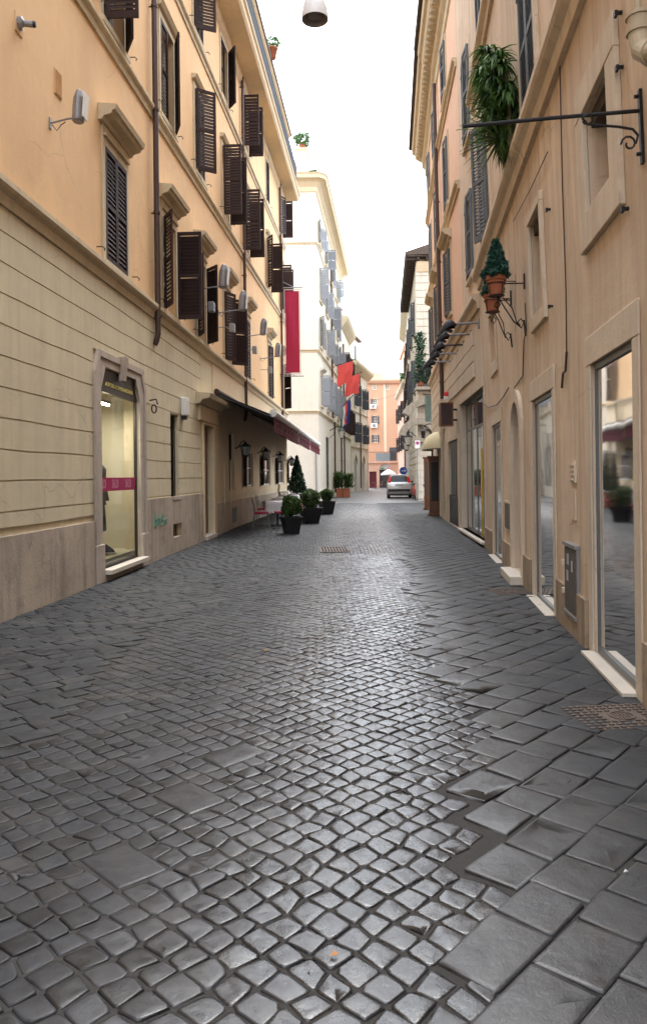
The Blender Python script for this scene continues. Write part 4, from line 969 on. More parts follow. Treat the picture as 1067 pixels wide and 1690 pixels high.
# stains: lichen-dark blots under the bracket
# gutter pipe with elbow, top near corner
ea, ez = I(R1, 1054, 52, .12)
mb = MB(); c = R1.p(ea, .16, ez)
mb.tube([R1.p(ea-.9, .2, ez+.45), R1.p(ea-.35, .2, ez+.12), R1.p(ea-.1, .2, ez-.03)], .0, 4)
mb = MB(); mb.tube([R1.p(ea, .12, ez+1.5), R1.p(ea, .12, ez+.08)], .022, 8); mb.tube([R1.p(ea, .12, ez+.08), R1.p(ea, .12, ez-.03), R1.p(ea-.03, .115, ez-.12), R1.p(ea-.10, .10, ez-.18), R1.p(ea-.3, .08, ez-.26), R1.p(ea-.8, .07, ez-.3)], .062, 18)
for q in (.08, -.01): mb.tube([R1.p(ea, .12, ez+q), R1.p(ea, .12, ez+q+.02)], .072, 18)
mb.tube([R1.p(ea-.12, .098, ez-.188), R1.p(ea-.15, .095, ez-.2)], .072, 18)
obj('drain_elbow', mb, M['beigepipe'], r1, smooth=False, recalc=False)
# iron sign bracket
ba, bz = I(R1, 1059, 182)
t = thing('sign_bracket', 'empty black wrought iron sign bracket with a scroll reaching over the street', 'bracket', R1.p(ba, 0, bz))
mb = MB(); R1.box(mb, ba-.02, ba+.02, .001, .02, bz-.33, bz+.13)
mb.tube([R1.p(ba, .02, bz), R1.p(ba+.02, .55, bz+.0), R1.p(ba+.03, 1.10, bz-.01)], .013, 8)
for k_ in (-.27, .09): mb.tube([R1.p(ba, .02, bz+k_), R1.p(ba, .045, bz+k_)], .012, 6)
obj('bracket_bar', mb, M['iron'], t, recalc=False)
mb = MB()
pts = [R1.p(ba, .03, bz-.12)]
pts = [R1.p(ba+.005, .32+.0*q, bz) for q in range(0)]
sc = [(.045, -.20), (.03, -.15), (.06, -.11), (.14, -.09), (.24, -.075), (.33, -.06), (.36, -.02), (.33, .0)]
mb.tube([R1.p(ba+.005, o, bz+z) for o, z in sc], .008, 6)
mb.tube([R1.p(ba+.005, .085+.05*math.cos(q*.6)*(1-q*.06), bz-.20+.055*math.sin(q*.6)*(1-q*.06)) for q in range(12)], .007, 6)
mb.tube([R1.p(ba+.005, .33+.03*math.cos(q*.6), bz-.03+.03*math.sin(q*.6)) for q in range(11)], .007, 6)
obj('scroll', mb, M['iron'], t, recalc=False)
# small dark fixings on the wall
for px, py in ((1028, 110), (1026, 20), (908, 345), (912, 505), (1037, 344)):
    a, z = I(R1, px, py); mb = MB(); mb.tube([R1.p(a, 0, z), R1.p(a, .05, z)], .014, 6); R1.box(mb, a-.012, a+.03, .03, .05, z-.02, z+.015); obj('wall_hook', mb, M['iron'], r1, recalc=False)
# plants hanging out of the upper window
pa_, pz_ = I(R1, 846, 296, .12)
print('plant', pa_, pz_)
def strap(mb, base, dirv, L, w, droop, n=5):
    d = Vector(dirv).normalized(); side = d.cross(Vector((0, 0, 1)));
    if side.length < .1: side = Vector((1, 0, 0))
    side.normalize(); p = Vector(base); vs = []
    for i in range(n+1):
        t = i/n; ww = w*math.sin(PI*(.12+.88*(1-t)))*.9+.002 if t > .5 else w
        ww = w*(1-t**2.2)+.001
        vs += [tuple(p-side*ww/2), tuple(p+Vector((0, 0, -w*.12))), tuple(p+side*ww/2)]
        p = p+d*(L/n); d = (d+Vector((0, 0, -droop))).normalized()
    fs = []
    for i in range(n): fs += [(i*3, i*3+1, i*3+4, i*3+3), (i*3+1, i*3+2, i*3+5, i*3+4)]
    mb.add(vs, fs)
t = thing('balcony_plant', 'large dracaena with drooping strap leaves hanging over the string course of the beige building', 'plant', R1.p(pa_+.3, .3, zband+.1))
mb = MB(); tips = []
zp = ztopb+.01
for k_ in range(6):
    a = pa_+random.uniform(-.2, .5); o = random.uniform(.1, .30); h = random.uniform(.8, 1.65)
    mb.tube([R1.p(a, .15, zp), R1.p(a+.05, o*.8, zp+h*.5), R1.p(a+.1, o, zp+h)], [.028, .02, .015], 6); tips.append((a+.1, o, h))
obj('stems', mb, simple('grey_bark', (.16, .12, .08), .9), t, recalc=False)
mb = MB()
for a, o, h in tips:
    for j in range(5):
        zc = zp+h*(.45+.55*(j+1)/5); cc_ = R1.p(a+random.uniform(-.22, .22), o+random.uniform(-.06, .16), zc)
        for _ in range(52):
            an = random.uniform(0, 6.28); el = random.uniform(-.6, .6); strap(mb, cc_, (math.cos(an), math.sin(an), el), random.uniform(.20, .38), .040, random.uniform(.25, .7))
obj('foliage', mb, M['palm'], t, recalc=False)
t = thing('balcony_plant', 'spiky yucca with long sword leaves jutting below the dracaena on the beige building', 'plant', R1.p(pa_+.5, .3, zband))
mb = MB()
for c_ in ((pa_+.25, .2, zp+.62), (pa_+.1, .2, zp+.4), (pa_+.35, .18, zp+.35), (pa_+.2, .22, zp+.2)):
    b = R1.p(*c_)
    for _ in range(30):
        an = random.uniform(0, 6.28); el = random.uniform(-.7, .9); strap(mb, b, (math.cos(an)-.6, math.sin(an), el), random.uniform(.3, .66), .04, random.uniform(.0, .16))
obj('sword_leaves', mb, M['palm'], t, recalc=False)
mb = MB()
for _ in range(700):
    b = Vector(R1.p(pa_+random.uniform(-.1, .4), random.uniform(.05, .26), zp+.4-random.random()*.4)); strap(mb, b, (random.gauss(0, .5), random.gauss(0, .5), -1), random.uniform(.1, .25), .012, .1, n=2)
obj('hanging_foliage', mb, M['box'], t, recalc=False)
for a in (pa_+.1, pa_+.4):
    mb = MB(); mb.lathe(R1.p(a-.1, .085, zp), [(.001, 0), (.06, 0), (.075, .15), (.001, .14)], 12)
    obj('pot', mb, M['terracotta'], t)
# conifer pots in iron wall brackets
for i, (px, pyt, pyb, Y, lb) in enumerate(((818, 455, 487, 9.6, 'terracotta pot with a small fir on a scrolled iron wall bracket, the nearer one'), (812, 483, 514, 10.9, 'terracotta pot on an iron ring bracket partly behind the nearer fir pot'))):
    x, _, zt = aty(px, pyt, Y); zb_ = aty(px, pyb, Y)[2]; r = .125; h = zt-zb_
    wx = R1.p(Y, 0, zt)[0]; t = thing('wall_planter', lb, 'planter', (x, Y, zb_), group='potted firs on wall brackets')
    mb = MB(); mb.lathe((x, Y, zb_), [(.001, 0), (r*.66, 0), (r*.68, .01), (r*.92, h*.74), (r*1.04, h*.75), (r*1.06, h), (r*.95, h), (r*.92, h*.85), (.001, h*.84)], 24); obj('pot', mb, M['terracotta'], t, smooth=False, bevel=.003)
    mb = MB(); mb.lathe((x, Y, zb_), [(r*.9, h*.55), (r*.9+.012, h*.55), (r*.9+.012, h*.59), (r*.9, h*.59)], 20); mb.lathe((x, Y, zb_), [(r*.5, -.012), (r*.85, -.012), (r*.85, -.004), (r*.5, -.004)], 16)
    for k_ in range(4): an = k_*PI/2+.5; mb.tube([(x+r*.8*math.cos(an), Y+r*.8*math.sin(an), zb_-.01), (x+(r*.95)*math.cos(an), Y+(r*.95)*math.sin(an), zb_+h*.57)], .006, 5)
    mb.tube([(x, Y, zb_-.01), (x+.02, Y, zb_-.08), (x+.05, Y, zb_-.12), (x+.02, Y, zb_-.17), (x-.03, Y, zb_-.13), (x, Y, zb_-.09)], .008, 6)
    wz_ = zb_-.42
    mb.tube([(x+.02, Y, zb_-.02), (x+.08, Y, zb_-.12), (x+(wx-x)*.6, Y, wz_+.08), (wx-.05, Y, wz_), (wx-.02, Y, wz_+.07), (wx-.06, Y, wz_+.12), (wx-.1, Y, wz_+.07), (wx-.07, Y, wz_+.03)], .009, 6)
    mb.tube([(x+.08, Y, zb_-.03), (x+(wx-x)*.55, Y, wz_+.25), (wx-.1, Y, wz_+.04)], .007, 6)
    mb.tube([(x+r, Y, zb_+h*.6), (wx-.12, Y, zb_+h*.6), (wx, Y, zb_+h*.6)], .009, 6); mb.tube([(x+r*.6, Y-.1, zb_+h*.62), (x+r+.1, Y-.08, zb_+h*.62), (wx-.12, Y, zb_+h*.6)], .006, 6); mb.tube([(wx-.01, Y, zb_+h*.3), (wx-.01, Y, zb_+h*1.1)], .012, 6); mb.tube([(wx+.0, Y, wz_-.1), (wx-.02, Y, wz_+.1)], .012, 6)
    obj('bracket', mb, M['iron'], t, recalc=False)
    H_ = .50 if i == 0 else .40
    mb = MB(); leaves(mb, cone_pts((x, Y), .155 if i == 0 else .14, zb_+h*.85, zb_+h+H_*.9, 3600, .03), .030, asp=2.2); obj('fir', mb, M['bluefir'], t, recalc=False)

# ================================================================ RIGHT: peach building
EP = 31.0; JP = 24.0
Rc = Fac((3.894-.088*JP, 0), (.088, 1), (-1, .088), lean=.012, lz=3.0)
PB = 18.75
r2 = thing('peach_building', 'peach plastered building with hooded windows above a rusticated stone ground floor', 'building', Rb.p(20, 0, 0))
GL = (I(Rb, 801, 780)[0]-.15, I(Rb, 760.5, 780)[0], .10, I(Rb, 778, 653)[1], .10)
GL = (J+.05, GL[1], .10, GL[3], .2)
pd0, pd1 = I(Rb, 757, 780)[0], I(Rb, 741, 780)[0]
PD = (pd0, min(pd1, 23.3), 0.05, I(Rb, 750, 726)[1], .2)
print('GL', GL, 'PD', PD)
zband2 = I(Rb, 745, 558, .1)[1]; print('band2', zband2)
bw = [(16.9, 5.95, 7.75), (16.9, 9.0, 10.9)]
TP = 14.75
colp = [21.6]; colc = [25.5, 28.9]
rowp = [(6.05, 7.85), (9.15, 11.0), (12.3, 13.7)]
hB = [(a-.5, a+.5, z0, z1) for a, z0, z1 in bw]
mb = MB(); Rb.wall(mb, J, PB, zband2-.02, TP-.01, hB); Rb.wall(mb, J, PB, 0, zband2-.02, [GL]) if False else None
Rb.shell(mb, J, PB, TP-.01, depth=7, ends=True, zb=zband2-.02)
obj('bay_wall', mb, M['beige'], r1)
for a, z0, z1 in bw: window(Rb, r1, a, 1.0, z0, z1, M['grey_shutter'], (5, 5), surround=M['beigestone'], sw=.12, pitch=.055, depth=.3)
hP = [(a-.5, a+.5, z0, z1) for a in colp for z0, z1 in rowp]; hC = [(a-.5, a+.5, z0, z1) for a in colc for z0, z1 in rowp]
mb = MB(); Rb.wall(mb, PB, JP, zband2-.02, TP, hP); Rc.wall(mb, JP, EP, zband2-.02, TP, hC); Rb.shell(mb, PB, JP, TP, zb=zband2-.02, ends=False); Rc.shell(mb, JP, EP, TP, ends=True, zb=0)
obj('upper_wall', mb, M['peach'], r2)
mb = MB(); Rb.wall(mb, J, JP, 0, zband2-.02, [GL, PD]); Rb.shell(mb, J, JP, zband2-.02, ends=False); WC = (24.6, 25.6, .1, 2.9, .3); WD = (26.3, 27.3, .1, 2.9, .3); SW = (24.6, 25.3, 3.5, 4.4, .2)
Rc.wall(mb, JP, EP, 0, zband2-.02, [WC, WD, SW]); obj('ground_wall', mb, M['beigestone'], r2)
mb = MB(); zz = GL[3]+.32; zc_ = [zz+.02]
while zc_[-1]+.36 < zband2-.3: zc_.append(zc_[-1]+.36)
Rb.courses(mb, J+1.3, JP-.1, zc_, [], t=.035, gap=.016); Rc.courses(mb, JP+.1, EP, [2.95+.36*i for i in range(7)], [SW], t=.035, gap=.016)
obj('rusticated_courses', mb, M['beigestone'], r2)
mb = MB(); band(Rb, mb, J+.3, JP, zband2+.1, .32, .16); band(Rc, mb, JP, EP, zband2+.1, .32, .16); obj('string_course', mb, M['beigestone'], r2)
for z in (8.85, 11.9):
    mb = MB(); band(Rb, mb, PB, JP, z, .22, .12); band(Rc, mb, JP, EP, z, .22, .12); obj('string_course', mb, M['trim'], r2)
mb = MB()
pf = [(.001, TP-.9), (.05, TP-.85), (.06, TP-.6), (.16, TP-.5), (.18, TP-.3), (.42, TP-.16), (.46, TP), (.55, TP+.05), (.58, TP+.2), (.001, TP+.25)]
Rb.prof(mb, J-.5, JP, pf); Rc.prof(mb, JP, EP+.25, pf); a = PB
while a < EP-.2:
    F_ = Rb if a < JP else Rc; F_.box(mb, a, a+.14, .17, .4, TP-.30, TP-.17) ; a += .32
obj('cornice', mb, M['trim'], r2)
mb = MB(); Rb.prof(mb, J-.5, JP, [(-7, TP+.26), (.68, TP+.26), (.70, TP+.34), (-3, TP+1.3)]); Rc.prof(mb, JP, EP+.3, [(-7, TP+.26), (.68, TP+.26), (.70, TP+.34), (-3, TP+1.3)]); obj('roof', mb, M['roof'], r2)
for r, (z0, z1) in enumerate(rowp):
    for F_, cs in ((Rb, colp), (Rc, colc)):
        for ac in cs: window(F_, r2, ac, 1.0, z0, z1, M['slate_shutter'] if r == 0 else M['grey_shutter'], ((10, 12), (5, 5), (5, 6))[r], surround=M['trim'], sw=.13, hood=(M['trim'] if r == 0 else None), hoodz=.30, pitch=.08)
downpipe(Rb, r2, 23.8, 3.9, TP-.9, r=.06, kick=False)
# glazed shop with transoms
shopwindow(Rb, GL, r2, mull=[GL[0]+(GL[1]-GL[0])*t_ for t_ in (.28, .52, .78)], rail=I(Rb, 778, 703)[1])
ga_ = I(Rb, 794.5, 810)[0]; hz0, hz1 = I(Rb, 794.5, 888)[1], I(Rb, 794.5, 740)[1]
mb = MB(); Rb.box(mb, ga_-.03, ga_+.03, -.03, .01, max(.15, hz0), hz1); 
for z in (hz0+.15, hz1-.15): Rb.box(mb, ga_-.012, ga_+.012, -.06, -.03, max(.2, z), z+.03)
hb_ = thing('door_pull', 'tall gold vertical door pull on the glazed shop front', 'door handle', Rb.p(ga_, 0, max(.15, hz0))); obj('handle_bar', mb, M['gold'], hb_)
# fluted brown panel above louvres
mb = MB(); aw_ = PD[1]-PD[0]; Rb.box(mb, PD[0], PD[1], -.19, -.12, PD[2], PD[3])
zl = I(Rb, 750, 818)[1]
for i in range(5): x = PD[0]+aw_*(i+.15)/5; Rb.box(mb, x, x+aw_*.11, -.12, -.03, zl+.02, PD[3]-.02)
fp = obj('fluted_panel', mb, M['darkmetal'], r2)
mb = MB(); k_ = 16
for i in range(k_): z = PD[2]+(zl-PD[2])*i/k_; Rb.box(mb, PD[0]+.03, PD[1]-.03, -.12, -.01, z, z+.025)
Rb.box(mb, PD[0], PD[0]+.03, -.12, .0, PD[2], zl); Rb.box(mb, PD[1]-.03, PD[1], -.12, .0, PD[2], zl); obj('louvre_grille', mb, M['darkmetal'], fp)
surround(Rb, (PD[0]+.05, PD[1], 0, PD[3]), r2, .05, .03, .12, name='panel_surround')
downpipe(Rc, r2, 24.15, .1, 3.4, r=.05, mat=M['beigepipe'], kick=False)
# shops beyond: doors, box sign, awning, wooden case
for h in (WC, WD):
    mb = MB(); Rc.box(mb, h[0], h[1], -.28, -.24, h[2], h[3]); Rc.box(mb, h[0]+.1, h[1]-.1, -.24, -.21, h[2]+.5, h[3]-.2); obj('shop_door', mb, M['darkmetal'], r2)
mb = MB(); Rc.box(mb, SW[0], SW[1], -.19, -.15, SW[2], SW[3]); obj('mezzanine_window', mb, M['dark'], r2)
bsY = 20.4; x0, _, z0 = aty(726.5, 703, bsY); x1, _, z1 = aty(746, 664, bsY)
xw = Rb.p(bsY, 0, 3.5)[0]
t = thing('box_sign', 'blank dark brown projecting box sign with a thin copper edge', 'sign', (x0, bsY, z0))
mb = MB(); mb.box(x0, xw-.12, bsY-.0, bsY+.3, z0, z1); s_ = obj('sign_case', mb, simple('chocolate_brown_panel', (.045, .026, .024), .5, var=.1), t, bevel=.01)
mb = MB()
for (a_, b_, c_, d_) in ((x0, xw-.12, z0, z0+.03), (x0, xw-.12, z1-.03, z1), (x0, x0+.03, z0+.03, z1-.03), (xw-.15, xw-.12, z0+.03, z1-.03)): mb.box(a_+.001, b_-.001, bsY-.015, bsY-.003, c_, d_)
obj('sign_trim', mb, simple('copper_trim', (.22, .08, .04), .4, .6), s_)
mb = MB(); mb.box(xw-.12, xw+.05, bsY+.2, bsY+.28, z0+.15, z0+.2); mb.box(xw-.12, xw+.05, bsY+.2, bsY+.28, z1-.2, z1-.15); obj('sign_bracket', mb, M['iron'], t)
x_, _, z_ = aty(736, 655, 22.0)
t = thing('alarm_beacon', 'small red alarm beacon above the brown box sign', 'alarm', (x_, 22.0, z_-.1)); wx = Rb.p(22.0, 0, 3)[0]
mb = MB(); mb.lathe((x_, 22.0, z_-.08), [(.001, 0), (.08, 0), (.08, .1), (.001, .1)], 14); mb.box(x_, wx+.05, 21.98, 22.02, z_-.06, z_-.02); obj('mount', mb, M['whitepaint'], t)
mb = MB(); mb.lathe((x_, 22.0, z_+.02), [(.065, 0), (.065, .1), (.04, .135), (.001, .14)], 14); obj('dome', mb, simple('red_plastic', (.6, .02, .03), .3), t, smooth=True)
# umbrella-shaped lamp hoods on long arms
LA = [(15.95, 'nearest and highest'), (17.25, 'second from the near end'), (18.6, 'middle one'), (20.0, 'fourth from the near end'), (21.4, 'farthest')]
for i, (a, nm) in enumerate(LA):
    F_ = Rb; px_, py_ = ((737, 544), (728, 562), (721, 579), (715, 593), (707, 606))[i]; Y = F_.p(a, 1, 4.5)[1]
    tip = aty((722, 716, 709, 705, 695)[i], py_+4, Y); x1_ = aty((752, 741, 734, 725, 718)[i], py_-6, Y); wx = F_.p(a, 0, 4.5)[0]
    t = thing('awning_lamp', 'black hooded lamp on a long grey arm over the shop, '+nm, 'lamp', (wx, Y, x1_[2]), group='row of hooded lamps on long arms')
    mb = MB(); zA = x1_[2]+.05; mb.tube([(wx, Y, zA+.01), (x1_[0], Y, zA)], .022, 8); mb.box(wx-.03, wx+.02, Y-.06, Y+.06, zA-.1, zA+.1); obj('arm', mb, M['greymetal'] if i != 2 else M['darkmetal'], t, recalc=False)
    mb = MB(); L_ = x1_[0]-tip[0]; n = 12; vs = []; fs = []; m = 8
    for j in range(m+1):
        u_ = j/m; r_ = .21*math.sin(PI*min(.97, .12+.8*u_))+.01; xx = x1_[0]-L_*u_; zc2 = zA-.02-(tip[2]*0)-.20*u_**1.8+.03*math.sin(PI*u_)
        for k_ in range(n):
            an = PI*k_/(n-1); vs.append((xx, Y+r_*math.cos(an)*1.0, zc2+r_*.75*math.sin(an)-.05))
    for j in range(m):
        for k_ in range(n-1): fs.append((j*n+k_, j*n+k_+1, (j+1)*n+k_+1, (j+1)*n+k_))
    mb.add(vs, fs); mb.add([(v[0], v[1], v[2]-.012) for v in vs], fs); h_ = obj('hood', mb, simple('black_hood_cloth', (.016, .017, .022), .7, var=.2), t, smooth=True, recalc=False)
    mb = MB(); mb.obox((x1_[0]-L_*.5, Y, zA-.13), (1, 0, -.35), (0, 1, 0), (.35, 0, 1), L_*.3, .08, .02); obj('lamp_head', mb, M['iron'], h_)
# yellowish dome awning
da = 27.6; c = Rc.p(da, 0, 0); x0 = aty(697, 740, da)[0]; zt = aty(712, 713, da)[2]; z0 = aty(712, 742, da)[2]
t = thing('dome_awning', 'pale yellow rounded shop awning with a striped cloth beyond the brown sign', 'awning', (c[0], c[1], z0))
mb = MB(); n = 10; m = 12; Lw = 1.25; vs = []
for i in range(n+1):
    el = PI/2*i/n
    for j in range(m+1):
        an = PI*j/m; rr_ = c[0]-x0
        vs.append((c[0]-rr_*math.sin(an)*math.cos(el), c[1]-math.cos(an)*Lw*(.55+.45*math.cos(el)), z0+(zt-z0)*math.sin(el)))
mb.add(vs, [(i*(m+1)+j, i*(m+1)+j+1, (i+1)*(m+1)+j+1, (i+1)*(m+1)+j) for i in range(n) for j in range(m)])
obj('awning_cloth', mb, simple('pale_yellow_cloth', (.62, .56, .36), .8, var=.12), t, recalc=False)
mb = MB(); mb.tube([vs[j] for j in range(m+1)], .02, 6); obj('awning_hoop', mb, M['alu'], t, recalc=False)
# open wooden shop shutters / cases
for i, (px, yt, yb, lb) in enumerate(((722, 756, 852, 'tall brown wooden display case standing out from the wall, nearer leaf'), (708, 757, 841, 'tall brown wooden display case leaf behind the nearer one, lit golden edge'))):
    gx, gy = ground(px, yb); h = aty(px, yt, gy)[2]
    wdt = .40 if i == 0 else .3
    t = thing('display_case', lb, 'display case', (gx, gy, 0), group='wooden display cases outside the far shop')
    mb = MB(); mb.box(gx-wdt+.1, gx+.1, gy, gy+.14, .1, h); mb.box(gx-wdt+.05, gx+.15, gy-.03, gy+.17, 0, .1); mb.box(gx-wdt+.05, gx+.15, gy-.03, gy+.17, h, h+.08); c_ = obj('case_frame', mb, M['wood'], t, bevel=.01)
    mb = MB(); mb.box(gx-wdt+.17, gx+.03, gy-.01, gy+.001, .55, h-.15); obj('case_glass', mb, M['winglass'], c_)
# ================================================================ RIGHT: grey stone corner building with balcony
R3 = Fac((2.03, 0), (.08, 1), (-1, .08)); Y3 = 44.0; x3 = R3.p(Y3, 0, 0)[0]; T3 = 14.2; E3 = 58.0
R3f = Fac((x3, Y3), (1, 0), (0, -1))
r3 = thing('rusticated_corner_building', 'pale rusticated corner building with dark eaves and a planted iron balcony', 'building', (x3, Y3, 0))
z5 = aty(700, 640, Y3)[2]
h3 = [(1.0, 1.9, z5+1.6, z5+4.6, .3)]
h3s = [(46.5, 47.6, 6.6, 8.6), (51, 52.1, 6.6, 8.6), (46.5, 47.6, 10.2, 12.2), (51, 52.1, 10.2, 12.2), (55, 56, 6.6, 8.6), (55, 56, 10.2, 12.2)]
PO = (.75, 2.0, 0, 3.4, .4)
mb = MB(); R3f.wall(mb, 0, 8, 0, T3, h3+[PO]); R3.wall(mb, Y3, E3, 0, T3, h3s); R3.shell(mb, Y3, E3, T3, depth=8, ends=False); mb.quad(R3.p(E3, 0, 0), R3.p(E3, -8, 0), R3.p(E3, -8, T3), R3.p(E3, 0, T3)); obj('wall', mb, M['whitestone'], r3)
mb = MB()
zq = [.1+.42*i for i in range(34)]; R3f.courses(mb, -.04, .68, zq, [], t=.05, gap=.02); R3f.courses(mb, .72, 8, zq[:10], [(.6, 2.15, 0, 3.6)], t=.045, gap=.02, vj=1.1); R3.courses(mb, Y3, E3, zq[:9], [], t=.045, gap=.02, vj=1.2); obj('rustication', mb, M['whitestone'], r3)
mb = MB(); R3f.courses(mb, 2.2, 8, zq[9:], [], t=.03, gap=.02); obj('upper_rustication', mb, M['whitestone'], r3)
mb = MB(); R3f.box(mb, PO[0], PO[1], -.38, -.32, 0, 3.4); obj('portal_door', mb, M['dark'], r3)
for h in h3: window(R3f, r3, (h[0]+h[1])/2, h[1]-h[0], h[2], h[3], M['slate_shutter'], (30, 150), surround=M['greystone'], sw=.15, pitch=.12)
for h in h3s: window(R3, r3, (h[0]+h[1])/2, h[1]-h[0], h[2], h[3], M['slate_shutter'], (20, 20), surround=M['greystone'], sw=.12, pitch=.14)
# eaves
mb = MB(); pr = [(-8, T3+.02), (.62, T3+.02), (.66, T3+.18), (-4, T3+1.6)]
R3.prof(mb, Y3-.6, E3+.3, pr); rf = obj('roof', mb, M['roof'], r3)
mb = MB(); R3.box(mb, Y3-.55, E3+.25, -.3, .6, T3-.08, T3+.01)
a = Y3-.4
while a < E3: R3.box(mb, a, a+.12, .001, .58, T3-.24, T3-.09); a += .5
R3f.box(mb, -.5, 8, .02, .55, T3-.085, T3+.015)
a = 0
while a < 8: R3f.box(mb, a, a+.12, .001, .5, T3-.24, T3-.09); a += .5
obj('eaves', mb, M['soffit'], r3)
mb = MB(); R3f.prof(mb, 0, 8, [(.001, T3-.9), (.1, T3-.85), (.25, T3-.5), (.3, T3-.3), (.001, T3-.25)]); obj('frieze', mb, M['cream'], r3)
# curved portal hood (baroque volutes)
def arcband(F, c, r0, r1, a0, a1, o0, o1, mb, n=14):
    for i in range(n):
        q = []
        for t_, r_ in ((i, r0), (i+1, r0), (i+1, r1), (i, r1)):
            an = math.radians(a0+(a1-a0)*t_/n); q.append((c[0]+r_*math.cos(an), c[1]+r_*math.sin(an)))
        mb.hexa([F.p(p[0], o0, p[1]) for p in q]+[F.p(p[0], o1, p[1]) for p in q])
pc = (1.0, aty(700, 690, Y3)[2])
mb = MB(); arcband(R3f, (.55, pc[1]-.6), 1.35, 1.75, 20, 150, .06, .75, mb); arcband(R3f, (.0, pc[1]-1.2), .8, 1.2, -10, 170, .07, .6, mb); arcband(R3f, (1.9, pc[1]-1.5), .5, .85, 0, 180, .06, .5, mb); ph = obj('portal_hood', mb, M['greystone'], r3, bevel=.02)
mb = MB(); R3f.box(mb, -.35, .15, .06, .5, 3.6, pc[1]-1.25); R3f.box(mb, -.45, .25, .07, .6, 3.4, 3.6); R3f.box(mb, .3, .62, .06, .4, 3.4, pc[1]-.8); arcband(R3f, (.42, pc[1]-.4), .12, .3, 0, 330, .06, .5, mb, 12); obj('portal_console', mb, M['greystone'], ph, bevel=.02)
bz3 = aty(700, 641, Y3)[2]
mb = MB(); R3f.box(mb, -.2, 3.2, .001, .95, bz3-.16, bz3); obj('balcony_slab', mb, M['greystone'], r3)
mb = MB(); R3f.box(mb, -.2, 3.2, .90, .93, bz3+.95, bz3+1.0); R3f.box(mb, -.2, 3.2, .90, .93, bz3+.06, bz3+.09); a = -.2
while a < 3.2: R3f.box(mb, a, a+.02, .905, .925, bz3, bz3+.95); a += .14
for o in (.05, .3, .6, .9): R3f.box(mb, -.2, -.18, o, o+.02, bz3, bz3+1)
R3f.box(mb, -.2, -.18, .0, .9, bz3+.96, bz3+1.0); obj('balcony_railing', mb, M['iron'], r3, recalc=False)
for i, (px, wd, ht, lb) in enumerate(((691, .32, 2.9, 'tall climbing plant at the corner of the iron balcony'), (708, .38, 1.1, 'round bushy plant farther along the iron balcony'))):
    x = aty(px, 640, Y3)[0]; yy = Y3-.62; t = thing('balcony_plant', lb, 'plant', (x, yy, bz3)); mb = MB(); mb.lathe((x, yy, bz3), [(.001, 0), (.15, 0), (.2, .32), (.001, .3)], 12); obj('pot', mb, M['terracotta'], t)
    mb = MB(); pts = [(x+random.gauss(0, wd*.45), yy+random.gauss(0, wd*.4), bz3+.25+random.random()**1.3*ht) for _ in range(1100 if i == 0 else 500)]; leaves(mb, pts, .12); obj('foliage', mb, M['conifer'], t, recalc=False)
# hanging greenish cloth and lantern bits near the portal
sx, sy, sz = aty(714, 675, 34); t = thing('hanging_cloth', 'green and grey cloth hanging from a rod beside the brown sign', 'banner', (sx, sy, sz))
mb = MB()
for i in range(6):
    for j in range(6):
        f = lambda u, v: (sx-.35+.75*u/6, sy+.1*math.sin(u*1.4+v*.5), sz+.65-1.2*v/6-.18*u/6)
        mb.quad(f(i, j), f(i+1, j), f(i+1, j+1), f(i, j+1))
obj('cloth', mb, simple('green_grey_cloth', (.12, .19, .18), .8, var=.5, nsc=3), t, smooth=True, recalc=False)
mb = MB(); mb.tube([(sx-.45, sy, sz+.68), (sx+1.1, sy, sz+.5)], .025, 6); obj('rod', mb, M['iron'], t, recalc=False)
sx, sy, sz = aty(708, 707, 32); t = thing('street_lantern', 'curled iron lantern bracket above the pale yellow awning', 'lantern', (sx, sy, sz)); wx = 5.2
mb = MB(); mb.tube([(sx-.25, sy, sz+.1), (sx, sy, sz+.2), (sx+.5, sy, sz+.1), (sx+.9, sy, sz+.2)], .025, 6); mb.tube([(sx-.2+.12*math.cos(q*.7)*(1-q*.05), sy, sz-.02+.12*math.sin(q*.7)*(1-q*.05)) for q in range(11)], .015, 5); obj('bracket', mb, M['iron'], t, recalc=False)
mb = MB(); mb.lathe((sx-.25, sy, sz-.42), [(.001, 0), (.07, .02), (.12, .3), (.14, .31), (.02, .42), (.001, .44)], 6); obj('lantern', mb, M['iron'], t)
streetlamp(R3, 47.0, 3.9, 'small black lantern on the rusticated wall to the right of the car', arm=.5)
streetlamp(R3, 50.0, 3.7, 'second small black lantern on the rusticated wall, farther down the street', arm=.5)
# pale building and pink house beyond
R4 = Fac((1.51, 0), (.09, 1), (-1, .09)); r4 = thing('pale_house', 'pale cream house with a mossy gutter between the rusticated building and the pink house', 'building', R4.p(58.2, 0, 0))
h4 = [(a-.5, a+.5, z, z+1.9) for a in (61, 65, 69, 73) for z in (4.6, 8.0, 11.0)]
T4 = 15.3
mb = MB(); R4.wall(mb, 58.2, 76, 0, T4, h4); R4.shell(mb, 58.2, 76, T4, depth=8); obj('wall', mb, M['white'], r4)
mb = MB(); R4.prof(mb, 58, 76.2, [(.001, T4-.5), (.2, T4-.35), (.55, T4-.1), (.6, T4+.15), (-4, T4+1.2)]); obj('roof', mb, M['trim'], r4)
mb = MB(); R4.prof(mb, 58.1, 76, [(.01, 9.9), (.14, 9.9), (.18, 10.1), (.01, 10.1)]); R4.prof(mb, 58.1, 76, [(.01, 4.1), (.14, 4.1), (.18, 4.3), (.01, 4.3)]); obj('mossy_string_course', mb, M['greystone'], r4)
for h in h4: window(R4, r4, (h[0]+h[1])/2, 1.0, h[2], h[3], M['brown'], (10, 14), surround=M['cream'], sw=.1, pitch=.15)
